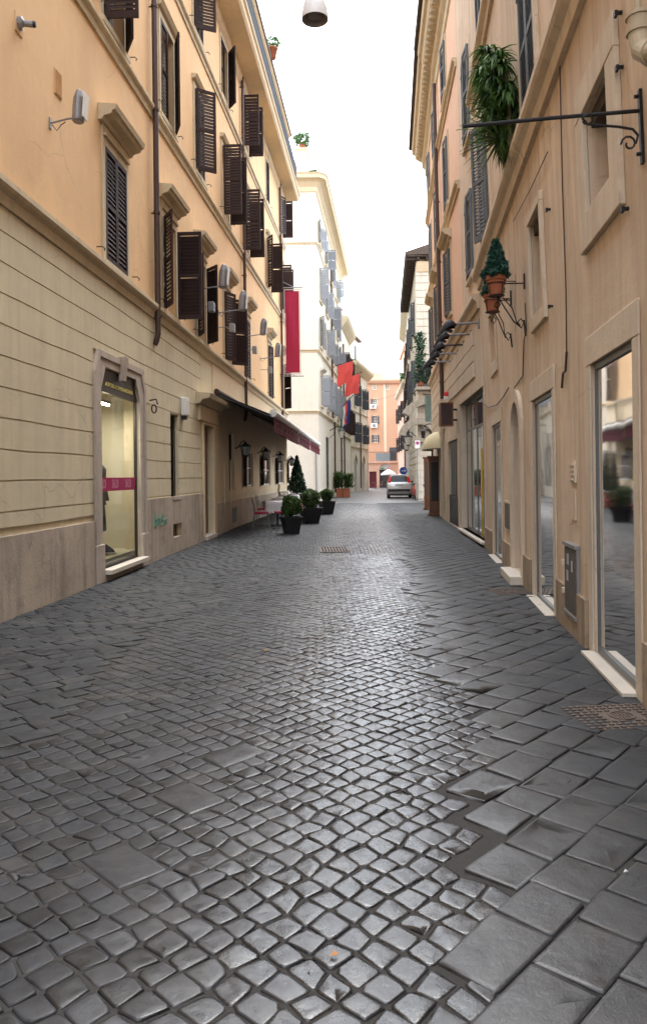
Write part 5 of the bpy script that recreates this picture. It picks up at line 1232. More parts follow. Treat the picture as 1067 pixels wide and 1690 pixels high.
R5 = Fac((4.74, 0), (.048, 1), (-1, .048)); r5 = thing('pink_house', 'narrow faded pink house with a leafy roof terrace near the far end of the street', 'building', R5.p(76.3, 0, 0)); T5 = 11.0
h5 = [(a-.5, a+.5, z, z+1.7) for a in (79, 84, 89) for z in (4.2, 7.6)]
mb = MB(); R5.wall(mb, 76.3, 93, 0, T5, h5); R5.shell(mb, 76.3, 93, T5, depth=8); obj('wall', mb, M['pinkwall'], r5)
mb = MB(); R5.box(mb, 79, 90, -5, -.3, T5+.2, T5+4.2); R5.box(mb, 78.8, 90.2, -5.2, -.1, T5+4.2, T5+4.5); obj('roof_storey', mb, M['peach'], r5)
mb = MB(); R5.prof(mb, 76, 93.2, [(.001, T5-.3), (.3, T5-.1), (.35, T5+.2), (-.3, T5+.21)]); obj('cornice', mb, M['trim'], r5)
for h in h5: window(R5, r5, (h[0]+h[1])/2, 1.0, h[2], h[3], M['brown'], (30, 40), surround=M['cream'], sw=.1, pitch=.16)
downpipe(R5, r5, 77.2, .1, 10.5, r=.07, kick=False)
mb = MB(); leaves(mb, [R5.p(random.uniform(76.5, 79), random.uniform(-.2, .35), T5+.2+random.random()*.7) for _ in range(500)], .22); obj('terrace_greenery', mb, M['palm'], r5, recalc=False)
# ---------------- terracotta building closing the street
YE = 98.0; xl = aty(604, 700, YE)[0]; xr = aty(664, 700, YE)[0]; TE = aty(630, 629, YE)[2]
RE = Fac((xl, YE), (1, 0), (0, -1)); wE = xr-xl+1.5
r6 = thing('terracotta_building', 'terracotta apartment block closing the far end of the street above an arched shop terrace', 'building', (xl, YE, 0))
def er(x0, x1, yt, yb): A_, B_ = aty(x0, yb, YE), aty(x1, yt, YE); return (A_[0]-xl, B_[0]-xl, A_[2], B_[2], .3)
hE = [er(614.5, 620, 633.5, 642), er(615, 621.5, 658, 668), er(616, 622, 686, 700), er(616, 622, 717.5, 730), er(636, 641, 633.5, 642)]
mb = MB(); RE.wall(mb, 0, wE, 0, TE, hE); RE.shell(mb, 0, wE, TE, depth=10); obj('wall', mb, M['terracotta_wall'], r6)
k0 = aty(633, 700, YE)[0]-xl; k1 = aty(637, 700, YE)[0]-xl
mb = MB(); RE.box(mb, k0, k1, .001, .03, 4.6, TE-.3); obj('pilaster_strip', mb, M['peach'], r6)
mb = MB(); RE.prof(mb, -.3, wE, [(.001, TE-.4), (.3, TE-.3), (.5, TE), (.5, TE+.2), (.001, TE+.3)]); obj('cornice', mb, M['terracotta_wall'], r6)
mb = MB(); RE.box(mb, 1.0, 2.4, -6, -2.5, TE+.2, TE+1.5); obj('roof_storey', mb, M['pinkwall'], r6)
mb = MB(); leaves(mb, [RE.p(random.uniform(4.5, wE), random.uniform(-1, 0), TE+.3+random.random()*.9) for _ in range(400)], .25); obj('roof_greenery', mb, M['conifer'], r6, recalc=False)
for i, h in enumerate(hE):
    window(RE, r6, (h[0]+h[1])/2, h[1]-h[0], h[2], h[3], M['slate_shutter'] if 0 < i < 4 else None, (160, 160) if i in (2, 3) else (170, None), surround=M['cream'], sw=.05, pitch=.15)
for i, (px, py, lb) in enumerate(((615, 671, 'white air conditioner under the second highest window of the terracotta block'), (616.5, 702.5, 'white air conditioner under the middle window of the terracotta block'))):
    x, _, z = aty(px, py, YE); t = thing('air_conditioner', lb, 'air conditioner', (x, YE, z-.3), group='air conditioners on the terracotta block'); mb = MB(); mb.box(x-.4, x+.4, YE-.42, YE-.05, z-.3, z+.3); c_ = obj('case', mb, M['whitepaint'], t, bevel=.03); mb = MB(); mb.lathe((0, 0, 0), [(.001, .0), (.22, 0), (.22, .02), (.001, .02)], 16, M=Matrix.Translation((x, YE-.43, z)) @ Matrix.Rotation(PI/2, 4, 'X')); obj('fan_grille', mb, M['greymetal'], c_)
YT = 93.5; zT = aty(630, 761, YT)[2]; RT = Fac((aty(604, 780, YT)[0], YT), (1, 0), (0, -1)); x0T = RT.A.x; wT = aty(656, 780, YT)[0]-x0T
def tr(x0, x1, yt, yb): A_, B_ = aty(x0, yb, YT), aty(x1, yt, YT); return (A_[0]-x0T, B_[0]-x0T, max(0, A_[2]), B_[2], .3)
hT = [tr(609.5, 621, 778, 806), tr(626, 646, 766, 806)]
mb = MB(); RT.wall(mb, 0, wT, 0, zT, hT); RT.shell(mb, 0, wT, zT, depth=4.3); RT.box(mb, -.1, wT+.1, .001, .2, zT-.25, zT+.02); lt_ = obj('terrace_wall', mb, M['pinkwall'], r6)
mb = MB(); h = hT[0]; RT.box(mb, h[0], h[1], -.28, -.2, 0, h[3]); obj('red_door', mb, simple('maroon_door', (.10, .01, .02), .6), lt_)
h = hT[1]; k = (h[0]+h[1])/2; w = (h[1]-h[0])/2; n = 12; zsp = h[3]-w*.85
mb = MB(); RT.box(mb, h[0], h[1], -.28, -.2, 0, zsp); obj('glazed_shop_door', mb, M['winglass'], lt_)
mb = MB(); pts = [(k+w*math.cos(PI*i/n), zsp+w*.85*math.sin(PI*i/n)) for i in range(n+1)]; mb.add([RT.p(a, -.05, z) for a, z in pts]+[RT.p(a, -.12, z) for a, z in pts], [tuple(range(n+1)), tuple(range(2*n+1, n, -1))]+[(i, i+1, i+n+2, i+n+1) for i in range(n)]); ls = obj('lunette', mb, simple('pale_grey_lunette', (.42, .44, .43), .6), lt_)
mb = MB(); RT.box(mb, k-w*.7, k-w*.2, -.05, -.03, zsp+.05, zsp+.22); obj('green_lettering_strip', mb, simple('green_paint', (.03, .25, .13), .6), ls); mb = MB(); RT.box(mb, k+w*.25, k+w*.75, -.05, -.03, zsp+.05, zsp+.22); obj('red_lettering_strip', mb, M['flagred'], ls)
mb = MB()
arcband(RT, (k, zsp), w*1.0, w*1.15, 0, 180, .001, .12, mb)
for i in range(n):   # spandrels beside the lunette
    (xa, ya), (xb, yb_) = pts[i], pts[i+1]; q = [(xa, ya), (xb, yb_), (xb, h[3]+.01), (xa, h[3]+.01)]; mb.hexa([RT.p(p[0], -.25, p[1]) for p in q]+[RT.p(p[0], -.002, p[1]) for p in q])
obj('arch_moulding', mb, M['pinkwall'], lt_)
mb = MB(); zr = zT; RT.box(mb, 0, wT, .0, .05, zr+1.1, zr+1.16); a = 0
while a < wT: RT.box(mb, a, a+.03, .01, .04, zr, zr+1.1); a += .2
obj('terrace_railing', mb, M['pipe'], r6, recalc=False)
A_ = tr(620, 643, 749, 760); mb = MB(); RT.box(mb, A_[0], A_[1], -.15, -.05, zr+.02, zr+1.0); obj('terrace_screen', mb, simple('pale_blue_screen', (.34, .42, .46), .7), r6)
A_ = tr(643, 654, 742, 760); mb = MB(); RT.box(mb, A_[0], A_[1], -1.0, -.2, zr+.02, zr+1.7); obj('terrace_shed', mb, M['slate_shutter'], r6)
# ================================================================ GROUND
rng = np.random.default_rng(11)
def gz(x, y):
    return .010*np.sin(x*1.1+y*.35)*np.cos(y*.9+1)+.006*np.sin(x*2.7+1.3)*np.sin(y*2.1+.4)+.012*np.sin(y*.33+.6)
def xl_(y): return -3.838+.0534*y-.3
def xr_(y): return np.where(y < 15.56, 1.47+.12*y, 2.31+.066*y)+.3
def basalt(name, lo, hi, r0, r1, bm=.0006):
    m, nt, b, _ = newmat(name); g = N(nt, 'ShaderNodeNewGeometry')
    c = ramp(nt, g.outputs['Random Per Island'], [(0, lo), (.5, mul(tuple(a+b_ for a, b_ in zip(lo, hi)), .5)), (1, hi)])
    n1 = noise(nt, g.outputs['Position'], 26, 6, .75); n2 = noise(nt, g.outputs['Position'], 2.2, 5, .65); n3 = noise(nt, g.outputs['Position'], 120, 4, .8)
    c = mixc(nt, ramp(nt, n1, [(.35, 0.), (.75, 1.)]), mixc(nt, 1.0, c, (.55, .55, .57), 'MULTIPLY'), mixc(nt, 1.0, c, (1.5, 1.48, 1.45), 'MULTIPLY'))
    vz = N(nt, 'ShaderNodeTexVoronoi'); vz.inputs['Scale'].default_value = 70; nt.links.new(g.outputs['Position'], vz.inputs['Vector'])
    c = mixc(nt, ramp(nt, vz.outputs['Distance'], [(.10, .7), (.26, 0.)]), c, (.012, .012, .013))
    c = mixc(nt, ramp(nt, n2, [(.5, 0.), (.75, .45)]), c, (.10, .093, .082))
    nt.links.new(c, b.inputs['Base Color'])
    mr = N(nt, 'ShaderNodeMapRange'); nt.links.new(n1, mr.inputs[0]); mr.inputs[1].default_value = .3; mr.inputs[2].default_value = .7; mr.inputs[3].default_value = r0; mr.inputs[4].default_value = r1
    ad = N(nt, 'ShaderNodeMath', operation='MULTIPLY_ADD'); nt.links.new(g.outputs['Random Per Island'], ad.inputs[0]); ad.inputs[1].default_value = .10; nt.links.new(mr.outputs[0], ad.inputs[2])
    sp_ = N(nt, 'ShaderNodeSeparateXYZ'); nt.links.new(g.outputs['Position'], sp_.inputs[0])     # wheels and feet polish the middle of the street, the sides stay dull
    l1_ = N(nt, 'ShaderNodeMath', operation='MULTIPLY_ADD'); nt.links.new(sp_.outputs[1], l1_.inputs[0]); l1_.inputs[1].default_value = -.045; nt.links.new(sp_.outputs[0], l1_.inputs[2])
    l2_ = N(nt, 'ShaderNodeMath', operation='SUBTRACT'); nt.links.new(l1_.outputs[0], l2_.inputs[0]); l2_.inputs[1].default_value = .12
    l3_ = N(nt, 'ShaderNodeMath', operation='ABSOLUTE'); nt.links.new(l2_.outputs[0], l3_.inputs[0])
    l4_ = N(nt, 'ShaderNodeMath', operation='MULTIPLY_ADD'); nt.links.new(n2, l4_.inputs[0]); l4_.inputs[1].default_value = .8; nt.links.new(l3_.outputs[0], l4_.inputs[2])
    lm = N(nt, 'ShaderNodeMapRange', interpolation_type='SMOOTHSTEP'); nt.links.new(l4_.outputs[0], lm.inputs[0]); lm.inputs[1].default_value = .7; lm.inputs[2].default_value = 1.7; lm.inputs[3].default_value = -.04; lm.inputs[4].default_value = .20
    ae = N(nt, 'ShaderNodeMath', operation='ADD'); nt.links.new(ad.outputs[0], ae.inputs[0]); nt.links.new(lm.outputs[0], ae.inputs[1]); ad = ae
    nt.links.new(ad.outputs[0], b.inputs['Roughness']); sm = N(nt, 'ShaderNodeMapRange', interpolation_type='SMOOTHSTEP'); nt.links.new(l4_.outputs[0], sm.inputs[0]); sm.inputs[1].default_value = .6; sm.inputs[2].default_value = 1.7; sm.inputs[3].default_value = .95; sm.inputs[4].default_value = .36; nt.links.new(sm.outputs[0], b.inputs['Specular IOR Level'])
    h = N(nt, 'ShaderNodeMath', operation='ADD'); nt.links.new(n1, h.inputs[0]); nt.links.new(n3, h.inputs[1])
    h2 = N(nt, 'ShaderNodeMath', operation='MULTIPLY_ADD'); nt.links.new(noise(nt, g.outputs['Position'], 11, 3, .5), h2.inputs[0]); h2.inputs[1].default_value = 4.0; nt.links.new(h.outputs[0], h2.inputs[2]); bump(nt, b, h2.outputs[0], bm, .9)
    return m
M['cobble'] = basalt('worn_basalt_cobble', (.008, .009, .0115), (.030, .033, .040), .17, .38, .0008)
M['slab'] = basalt('basalt_paving_slab', (.012, .0135, .0165), (.029, .032, .037), .28, .50, .0013)
M['joint'] = simple('sandy_joint_dirt', (.052, .050, .048), .85, var=.35, nsc=40, bmp=.002, spec=.15)
def npmesh(name, V, F, mat, smooth=True, kind='structure'):
    me = bpy.data.meshes.new(name); nv, nf = len(V), len(F); k = F.shape[1]
    me.vertices.add(nv); me.vertices.foreach_set('co', V.astype(np.float32).ravel())
    me.loops.add(nf*k); me.loops.foreach_set('vertex_index', F.astype(np.int32).ravel())
    me.polygons.add(nf); me.polygons.foreach_set('loop_start', np.arange(0, nf*k, k, dtype=np.int32)); me.polygons.foreach_set('loop_total', np.full(nf, k, dtype=np.int32))
    if smooth: me.polygons.foreach_set('use_smooth', np.ones(nf, dtype=bool))
    me.update(calc_edges=True); me.validate(); me.materials.append(mat)
    o = bpy.data.objects.new(name, me); COL.objects.link(o); o['kind'] = kind; return o
def stones(C4, inset, dome, hvar, tilt, fine, slab=False, lift=0):
    """C4: (n,4,2) ccw corners. returns V, F of domed setts"""
    n = len(C4); cen = C4.mean(1, keepdims=True); P4 = C4+(cen-C4)*0
    e = P4[:, [1, 2, 3, 0]]-P4
    d = cen-P4; dl = np.linalg.norm(d, axis=2, keepdims=True); P4 = P4+d/dl*inset*1.3
    e = P4[:, [1, 2, 3, 0]]-P4
    lo_, hi_ = (.015, .05) if slab else (.06, .17); cut = rng.uniform(lo_, hi_, (n, 4, 1)); cut2 = rng.uniform(lo_, hi_, (n, 4, 1))
    if fine:
        O = np.empty((n, 8, 2)); O[:, 0::2] = P4+e*cut; O[:, 1::2] = P4+e*(1-cut2); k = 8
        O += rng.normal(0, .0034, O.shape)
        rings = [(1.0, -.020), (.99, -.003), (.975, 0.0), (.86, dome*.5), (.45, dome)] if slab else [(1.0, -.020), (.985, -.0034), (.962, -.0005), (.80, dome*.6), (.40, dome)]
    else:
        O = np.empty((n, 8, 2)); O[:, 0::2] = P4+e*cut; O[:, 1::2] = P4+e*(1-cut2); k = 8
        rings = [(1.0, -.012), (.94 if slab else .88, 0.0), (.5, dome)]
    h = rng.normal(0, hvar, (n, 1))+lift; tx = rng.normal(0, tilt, (n, 1)); ty = rng.normal(0, tilt, (n, 1)); dm = rng.uniform(.3, 1.6, (n, 1))
    vs = []
    for s, z in rings:
        q = cen+(O-cen)*s
        if fine and s < .95: q = q+rng.normal(0, .0015, q.shape)
        zz = (z*dm if z > 0 else z)+h+tx*(q[:, :, 0]-cen[:, :, 0])+ty*(q[:, :, 1]-cen[:, :, 1])+gz(q[:, :, 0], q[:, :, 1])
        if fine and s < .95: zz = zz+rng.normal(0, .0009, zz.shape)
        vs.append(np.concatenate([q, zz[:, :, None]], 2))
    zc = dome*dm[:, 0]+h[:, 0]+gz(cen[:, 0, 0], cen[:, 0, 1])+(rng.normal(0, .0012, n) if fine else 0)
    vs.append(np.concatenate([cen[:, 0], zc[:, None]], 1)[:, None])
    V = np.concatenate(vs, 1); m = V.shape[1]; R = len(rings); f = []
    for r in range(R-1):
        for j in range(k): j2 = (j+1) % k; f.append((r*k+j, r*k+j2, (r+1)*k+j2, (r+1)*k+j))
    for j in range(0, k, 2): f.append(((R-1)*k+j, (R-1)*k+(j+1) % k, (R-1)*k+(j+2) % k, R*k))
    f = np.array(f); F = (f[None]+(np.arange(n)*m)[:, None, None]).reshape(-1, 4)
    return V.reshape(-1, 3), F
s2 = math.sqrt(.5)
COVER = []
bR = lambda y: .42+.085*y+.10*np.sin(y*1.7)        # edge of the diagonal slab strip by the shops
bL = lambda y: -2.0+.045*y+.10*np.sin(y*1.3+2)
def lattice(pitch, y0, y1, jit, blocks=()):
    n = int(60/pitch); i0, j0 = np.meshgrid(np.arange(-n, n), np.arange(-n, n), indexing='ij')
    def co(i, j): u, v = i*pitch, j*pitch; return (u-v)*s2, (u+v)*s2
    x, y = co(i0+.5, j0+.5); ok = (y > y0) & (y <= y1) & (x > xl_(y)-.1) & (x < xr_(y)+.1)
    return i0[ok], j0[ok], x[ok], y[ok], co
def jitter(i, j, a, seed=0):
    h = np.sin(i*127.1+j*311.7+seed)*43758.5453; h2 = np.sin(i*269.5+j*183.3+seed*2)*43758.5453
    return ((h-np.floor(h))-.5)*2*a, ((h2-np.floor(h2))-.5)*2*a
def cells(i, j, co, pitch, jit):
    out = []
    for di, dj in ((0, 0), (1, 0), (1, 1), (0, 1)):
        x, y = co(i+di, j+dj); a, b_ = jitter(i+di, j+dj, jit)
        # gentle waviness of the rows
        out.append(np.stack([x+a+.02*np.sin(y*1.3)+.012*np.sin(x*3+y), y+b_+.02*np.sin(x*1.7+y*.4)], -1))
    return np.stack(out, 1)
def slabs(name, test, y0, y1, fine_to, rw, l0, l1, deg):
    global VV, FF, off
    VV, FF, off = [], [], 0; cf, cc = [], []
    ang = math.radians(deg); ca, sa = math.cos(ang), math.sin(ang); rows = {}
    for r in range(-int(45/rw), int(45/rw)):
        u = -45+rng.uniform(0, .3)
        while u < 45:
            L = rng.uniform(l0, l1); c = (u+L/2, (r+.5)*rw); X, Y = c[0]*ca-c[1]*sa, c[0]*sa+c[1]*ca
            if y0 < Y < y1 and xl_(Y) < X < xr_(Y) and test(X, Y):
                q = [(u, r*rw), (u+L, r*rw), (u+L, (r+1)*rw), (u, (r+1)*rw)]; rows.setdefault(r, []).append((u, u+L))
                (cf if Y < fine_to else cc).append([(a*ca-b_*sa, a*sa+b_*ca) for a, b_ in q])
            u += L
    COVER.append((ca, sa, rw, rows))
    if cf: A_ = np.array(cf); push(*stones(A_+rng.normal(0, .006, A_.shape), .003, .0022, .0012, .006, True, True, .0045))
    if cc: A_ = np.array(cc); push(*stones(A_+rng.normal(0, .006, A_.shape), .004, .002, .0012, .006, False, True, .004))
    return npmesh(name, np.concatenate(VV), np.concatenate(FF), M['slab'])
def covered(x, y, mrg=.009):
    out = np.zeros(len(x), bool)
    for ca, sa, rw, rows in COVER:
        U, W_ = x*ca+y*sa, -x*sa+y*ca
        for k in range(len(x)):
            if out[k]: continue
            for r in {int(math.floor((W_[k]-mrg)/rw)), int(math.floor((W_[k]+mrg)/rw))}:
                if any(a-mrg < U[k] < b_+mrg for a, b_ in rows.get(r, ())): out[k] = True; break
    return out
PITCH = .107
VV, FF, off = [], [], 0
def push(V, F):
    global off
    VV.append(V); FF.append(F+off); off += len(V)
slabs('pavement', lambda X, Y: X > bR(Y)-.02, .9, 38, 12, .225, .22, .36, 47)
slabs('pavement', lambda X, Y: X < bL(Y)+.02, .9, 38, 12, .165, .15, .26, 43)
VV, FF, off = [], [], 0
i, j, x, y, co = lattice(PITCH, .9, 14.5, .01)
mid = ~covered(x, y) & (x < bR(y)+.4) & (x > bL(y)-.4)
blk = np.zeros(len(i), bool); big = []
for bx, by in ((-.78, 2.85), (-.62, 3.35), (-.95, 3.9), (-.5, 3.9), (-1.5, 4.7)):
    k = np.argmin((x-bx)**2+(y-by)**2); ii, jj = i[k], j[k]; w_, h_ = (3, 2) if (ii+jj) % 2 else (2, 3)
    sel = (i >= ii) & (i < ii+w_) & (j >= jj) & (j < jj+h_)
    if (blk & sel).any(): continue
    blk |= sel; cs = []
    for di, dj in ((0, 0), (w_, 0), (w_, h_), (0, h_)): xx, yy = co(ii+di, jj+dj); cs.append((xx, yy))
    big.append(cs)
keep = mid & ~blk
C4 = cells(i[keep], j[keep], co, PITCH, .0135); push(*stones(C4, .0026, .0010, .0014, .014, True))
push(*stones(np.array(big), .006, .003, .001, .006, True, True))
i, j, x, y, co = lattice(PITCH, 14.5, 40, .01)
mid = ~covered(x, y) & (x < bR(y)+.4) & (x > bL(y)-.4)
C4 = cells(i[mid], j[mid], co, PITCH, .013); push(*stones(C4, .0042, .0008, .0014, .011, False))
npmesh('road', np.concatenate(VV), np.concatenate(FF), M['cobble'])
# joints bed
ny, nx = 330, 60; ys = np.linspace(.4, 41, ny); 
G = np.array([[(xl_(y_)+(xr_(y_)-xl_(y_))*t_, y_) for t_ in np.linspace(0, 1, nx)] for y_ in ys]); Z = gz(G[..., 0], G[..., 1])-.0042
V = np.concatenate([G, Z[..., None]], 2).reshape(-1, 3); a_ = np.arange(ny*nx).reshape(ny, nx)
F = np.stack([a_[:-1, :-1], a_[:-1, 1:], a_[1:, 1:], a_[1:, :-1]], -1).reshape(-1, 4); npmesh('road_joint_bed', V, F, M['joint'])
# far and near continuation of the road with relief from the shader
m, nt, b, _ = newmat('far_cobbles'); p = pos_map(nt, (1, 1, 1)); rt = N(nt, 'ShaderNodeMapping'); rt.inputs['Rotation'].default_value = (0, 0, PI/4); nt.links.new(p, rt.inputs[0])
br = N(nt, 'ShaderNodeTexBrick'); br.offset = 0; br.inputs['Scale'].default_value = 1/.234; br.inputs['Mortar Size'].default_value = .03; br.inputs['Brick Width'].default_value = .5; br.inputs['Row Height'].default_value = .5
setc(br.inputs['Color1'], (.04, .041, .044)); setc(br.inputs['Color2'], (.09, .09, .092)); setc(br.inputs['Mortar'], (.09, .082, .07)); nt.links.new(rt.outputs[0], br.inputs['Vector'])
nt.links.new(br.outputs['Color'], b.inputs['Base Color']); b.inputs['Roughness'].default_value = .42
nn = N(nt, 'ShaderNodeMath', operation='MULTIPLY_ADD'); nt.links.new(br.outputs['Fac'], nn.inputs[0]); nn.inputs[1].default_value = -.5; nt.links.new(noise(nt, p, 9, 3), nn.inputs[2]); bump(nt, b, nn.outputs[0], .012, 1)
mb = MB(); 
for k in range(12): mb.quad((-3, 40+k*6, -.004), (22, 40+k*6, -.004), (22, 46+k*6, -.004), (-3, 46+k*6, -.004))
mb.quad((-7, -40, -.02), (7, -40, -.02), (7, .6, -.02), (-7, .6, -.02))
tag(obj('road', mb, m, recalc=False), kind='structure')
mb = MB(); S = 900; mb.quad((-S, -S, -.09), (S, -S, -.09), (S, S, -.09), (-S, S, -.09)); tag(obj('ground', mb, simple('dull_ground', (.09, .085, .08), .95), recalc=False), kind='structure')
# drains and covers
def plate(name, label, cx_, cy_, hx, hy, rot, kind):
    z = float(gz(np.array(cx_), np.array(cy_)))+.004; t = thing(name, label, 'drain cover', (cx_, cy_, z)); ca, sa = math.cos(rot), math.sin(rot)
    ax, ay = (ca, sa, 0), (-sa, ca, 0); Q = lambda u, v, w=0: (cx_+u*ca-v*sa, cy_+u*sa+v*ca, z+w)
    mb = MB(); mb.obox(Q(0, 0, -.008), ax, ay, (0, 0, 1), hx, hy, .012); f_ = obj('cover_plate', mb, M['rust'], t)
    mb = MB()
    if kind == 'slots':
        n = 9
        for i in range(n):
            for s_ in (-.5, .5): mb.obox(Q((-1+2*(i+.5)/n)*hx*.92, s_*hy*.95, .005), ax, ay, (0, 0, 1), hx/n*.45, hy*.38, .0015)
        obj('slot', mb, M['dark'], t)
    else:
        nx_, ny_ = int(hx*2/.045), int(hy*2/.045)
        for i in range(nx_):
            for j in range(ny_):
                u, v = (-1+2*(i+.5)/nx_)*hx, (-1+2*(j+.5)/ny_)*hy
                if (u/(.36*hx))**2+(v/(.45*hy))**2 < 1: continue
                mb.obox(Q(u, v, .007), ax, ay, (0, 0, 1), .015, .010, .004)
        mb.lathe(Q(0, 0, .004), [(hy*.3, 0), (hy*.3, .007), (hy*.36, .007), (hy*.36, 0)], 20)
        for q in range(-3, 4): mb.obox(Q(q*hx*.07, 0, .006), ax, ay, (0, 0, 1), .004, hy*.22, .003)
        obj('raised_studs', mb, M['rust'], t)
M['rust'] = simple('rusty_cast_iron', (.125, .095, .078), .6, .3, var=.4, nsc=12)
plate('manhole_cover', 'rusty rectangular cast iron cover with raised studs nearest the big shop window', 1.80, 4.60, .31, .22, .12, 'studs')
plate('manhole_cover', 'small studded iron cover in the slabs below the second shop window', 2.33, 9.55, .22, .25, .12, 'studs')
plate('drain_grate', 'slotted iron drain grate in the middle of the cobbled street', .20, 15.4, .29, .55, .03, 'slots')
# litter
for i, (px, py, lb, col, s_) in enumerate(((438, 1079, 'small yellow brown dead leaf lying on the cobbles', (.45, .22, .05), .022), (551, 1583, 'small orange scrap of paper on the cobbles near the bottom edge', (.55, .25, .10), .014), (890, 1000, 'pale scrap of paper on the slabs by the shops', (.5, .48, .42), .03), (1032, 1447, 'tiny white scrap of paper on the big slabs', (.6, .6, .6), .010))):
    gx, gy = ground(px, py); z = float(gz(np.array(gx), np.array(gy)))+.012
    mb = MB(); mb.add([(gx-s_, gy-s_*.3, z), (gx, gy-s_*.7, z+.006), (gx+s_*1.1, gy+.2*s_, z+.002), (gx+.1*s_, gy+s_*.8, z+.008), (gx-s_*.6, gy+s_*.5, z)], [(0, 1, 2), (0, 2, 3), (0, 3, 4)])
    tag(obj('litter_scrap', mb, simple('litter_%d' % i, col, .8), loc=(gx, gy, z), recalc=False), lb, 'litter')

# ================================================================ STREET THINGS
def ball_planter(px, pyb, pw, ph, bd, lab, square=True, rot=.35):
    gx, gy = ground(px, pyb); t = thing('potted_topiary', lab, 'planter', (gx, gy, 0), group='potted box balls outside the restaurant')
    mb = MB(); c, s = math.cos(rot), math.sin(rot); R = lambda x, y, z: (gx+x*c-y*s, gy+x*s+y*c, z); w0, w1 = pw*.36, pw*.5; th = .02
    lv = [(w0, .0), (w1, ph-.05), (w1+.015, ph-.05), (w1+.015, ph), (w1-th, ph), (w1-th, ph-.06), (0.001, ph-.06)]
    vs = [R(sx*w, sy*w, z) for w, z in lv for sx, sy in ((-1, -1), (1, -1), (1, 1), (-1, 1))]
    mb.add(vs, [(i*4+k, i*4+(k+1) % 4, (i+1)*4+(k+1) % 4, (i+1)*4+k) for i in range(len(lv)-1) for k in range(4)]+[(3, 2, 1, 0)])
    obj('pot', mb, M['pot'], t, bevel=.006)
    mb = MB()
    for k in range(5): a = k*1.26; mb.tube([(gx+.02*math.cos(a), gy+.02*math.sin(a), ph-.07), (gx+.05*math.cos(a), gy+.05*math.sin(a), ph+.1), (gx+.12*math.cos(a), gy+.12*math.sin(a), ph+bd*.4)], .012, 5)
    obj('stems', mb, simple('brown_twig', (.08, .05, .03), .9), t, recalc=False)
    mb = MB(); leaves(mb, ball_pts((gx, gy, ph+bd*.47), bd*.5, bd*.47, 3600, lump=.2), .038); obj('foliage', mb, M['box'], t, recalc=False)
    return gx, gy
ball_planter(480.5, 881, .46, .46, .56, 'clipped box ball in a black tapered pot, nearest the camera beside the red chairs')
ball_planter(512, 863.5, .60, .50, .62, 'clipped box ball in a wide black tapered pot, the middle of the three')
ball_planter(539, 848.5, .54, .52, .52, 'smaller box ball in a black tapered pot, farthest out in the street')
x, _, _ = aty(490, 800, 34.0)
t = thing('potted_conifer', 'tall cone shaped conifer in a terracotta pot behind the restaurant tables', 'tree', (x, 34, 0))
mb = MB(); mb.lathe((x, 34, 0), [(.001, 0), (.26, 0), (.36, .62), (.38, .62), (.38, .7), (.33, .7), (.001, .66)], 20); obj('pot', mb, M['terracotta'], t, smooth=False)
mb = MB(); mb.tube([(x, 34, .6), (x, 34, 1.4), (x, 34, 2.4)], [.04, .03, .01], 8); obj('trunk', mb, M['wood'], t, recalc=False)
mb = MB(); leaves(mb, cone_pts((x, 34), .44, .8, 2.42, 4200, .02), .06, asp=2); obj('crown', mb, M['conifer'], t, recalc=False)
for i, (px, lb, hh_) in enumerate(((560.5, 'bushy oleander in a square terracotta box, left one against the white palazzo', 1.35), (571.5, 'bushy oleander in a square terracotta box, right one against the white palazzo', 1.2))):
    gx, gy = ground(px, 820.5); t = thing('potted_shrub', lb, 'planter', (gx, gy, 0), group='oleanders in terracotta boxes'); w = .24
    mb = MB(); mb.box(gx-w, gx+w, gy-w, gy+w, .0, .56); mb.box(gx-w-.02, gx+w+.02, gy-w-.02, gy+w+.02, .56, .62); obj('box', mb, M['terracotta'], t, bevel=.01)
    mb = MB()
    for _ in range(420):
        a = random.uniform(0, 6.28); strap(mb, (gx+random.gauss(0, .16)+(-.12 if i == 0 else .1), gy+random.gauss(0, .15), .62+random.random()*(hh_-.3)), (math.cos(a), math.sin(a), 1.1), random.uniform(.25, .5), .05, .2, n=3)
    obj('foliage', mb, M['box'], t, recalc=False)
# bistro chair and table
def chair_proto():
    t = thing('bistro_chair', '-', 'chair', (0, 0, 0), group='metal chairs with burgundy seats')
    mb = MB(); w = .21
    sq = [(-w, -w), (w, -w), (w, w), (-w, w)]
    vs = [(x*k, y*k, z) for z, k in ((.43, .94), (.44, 1), (.475, 1.0), (.485, .92)) for x, y in sq]
    mb.add(vs, [(i*4+k, i*4+(k+1) % 4, (i+1)*4+(k+1) % 4, (i+1)*4+k) for i in range(3) for k in range(4)]+[(3, 2, 1, 0), (12, 13, 14, 15)]); obj('seat', mb, M['redcloth'], t, bevel=.01)
    for x, y in ((-.19, -.19), (.19, -.19)): mb = MB(); mb.tube([(x*1.12, y*1.15, 0), (x, y, .43)], .011, 6); obj('leg', mb, M['alu'], t, recalc=False)
    for x in (-.19, .19): mb = MB(); mb.tube([(x*1.12, .26, 0), (x, .19, .43), (x, .21, .62), (x*.95, .26, .86)], .011, 6); obj('leg', mb, M['alu'], t, recalc=False)
    mb = MB(); mb.tube([(-.18, .26, .86), (-.1, .28, .9), (.1, .28, .9), (.18, .26, .86)], .011, 6)
    for z in (.6, .7, .79): mb.tube([(-.185, .205+(z-.6)*.2, z), (0, .235+(z-.6)*.2, z), (.185, .205+(z-.6)*.2, z)], .008, 6)
    obj('backrest', mb, M['alu'], t, recalc=False)
    return t
cp = chair_proto()
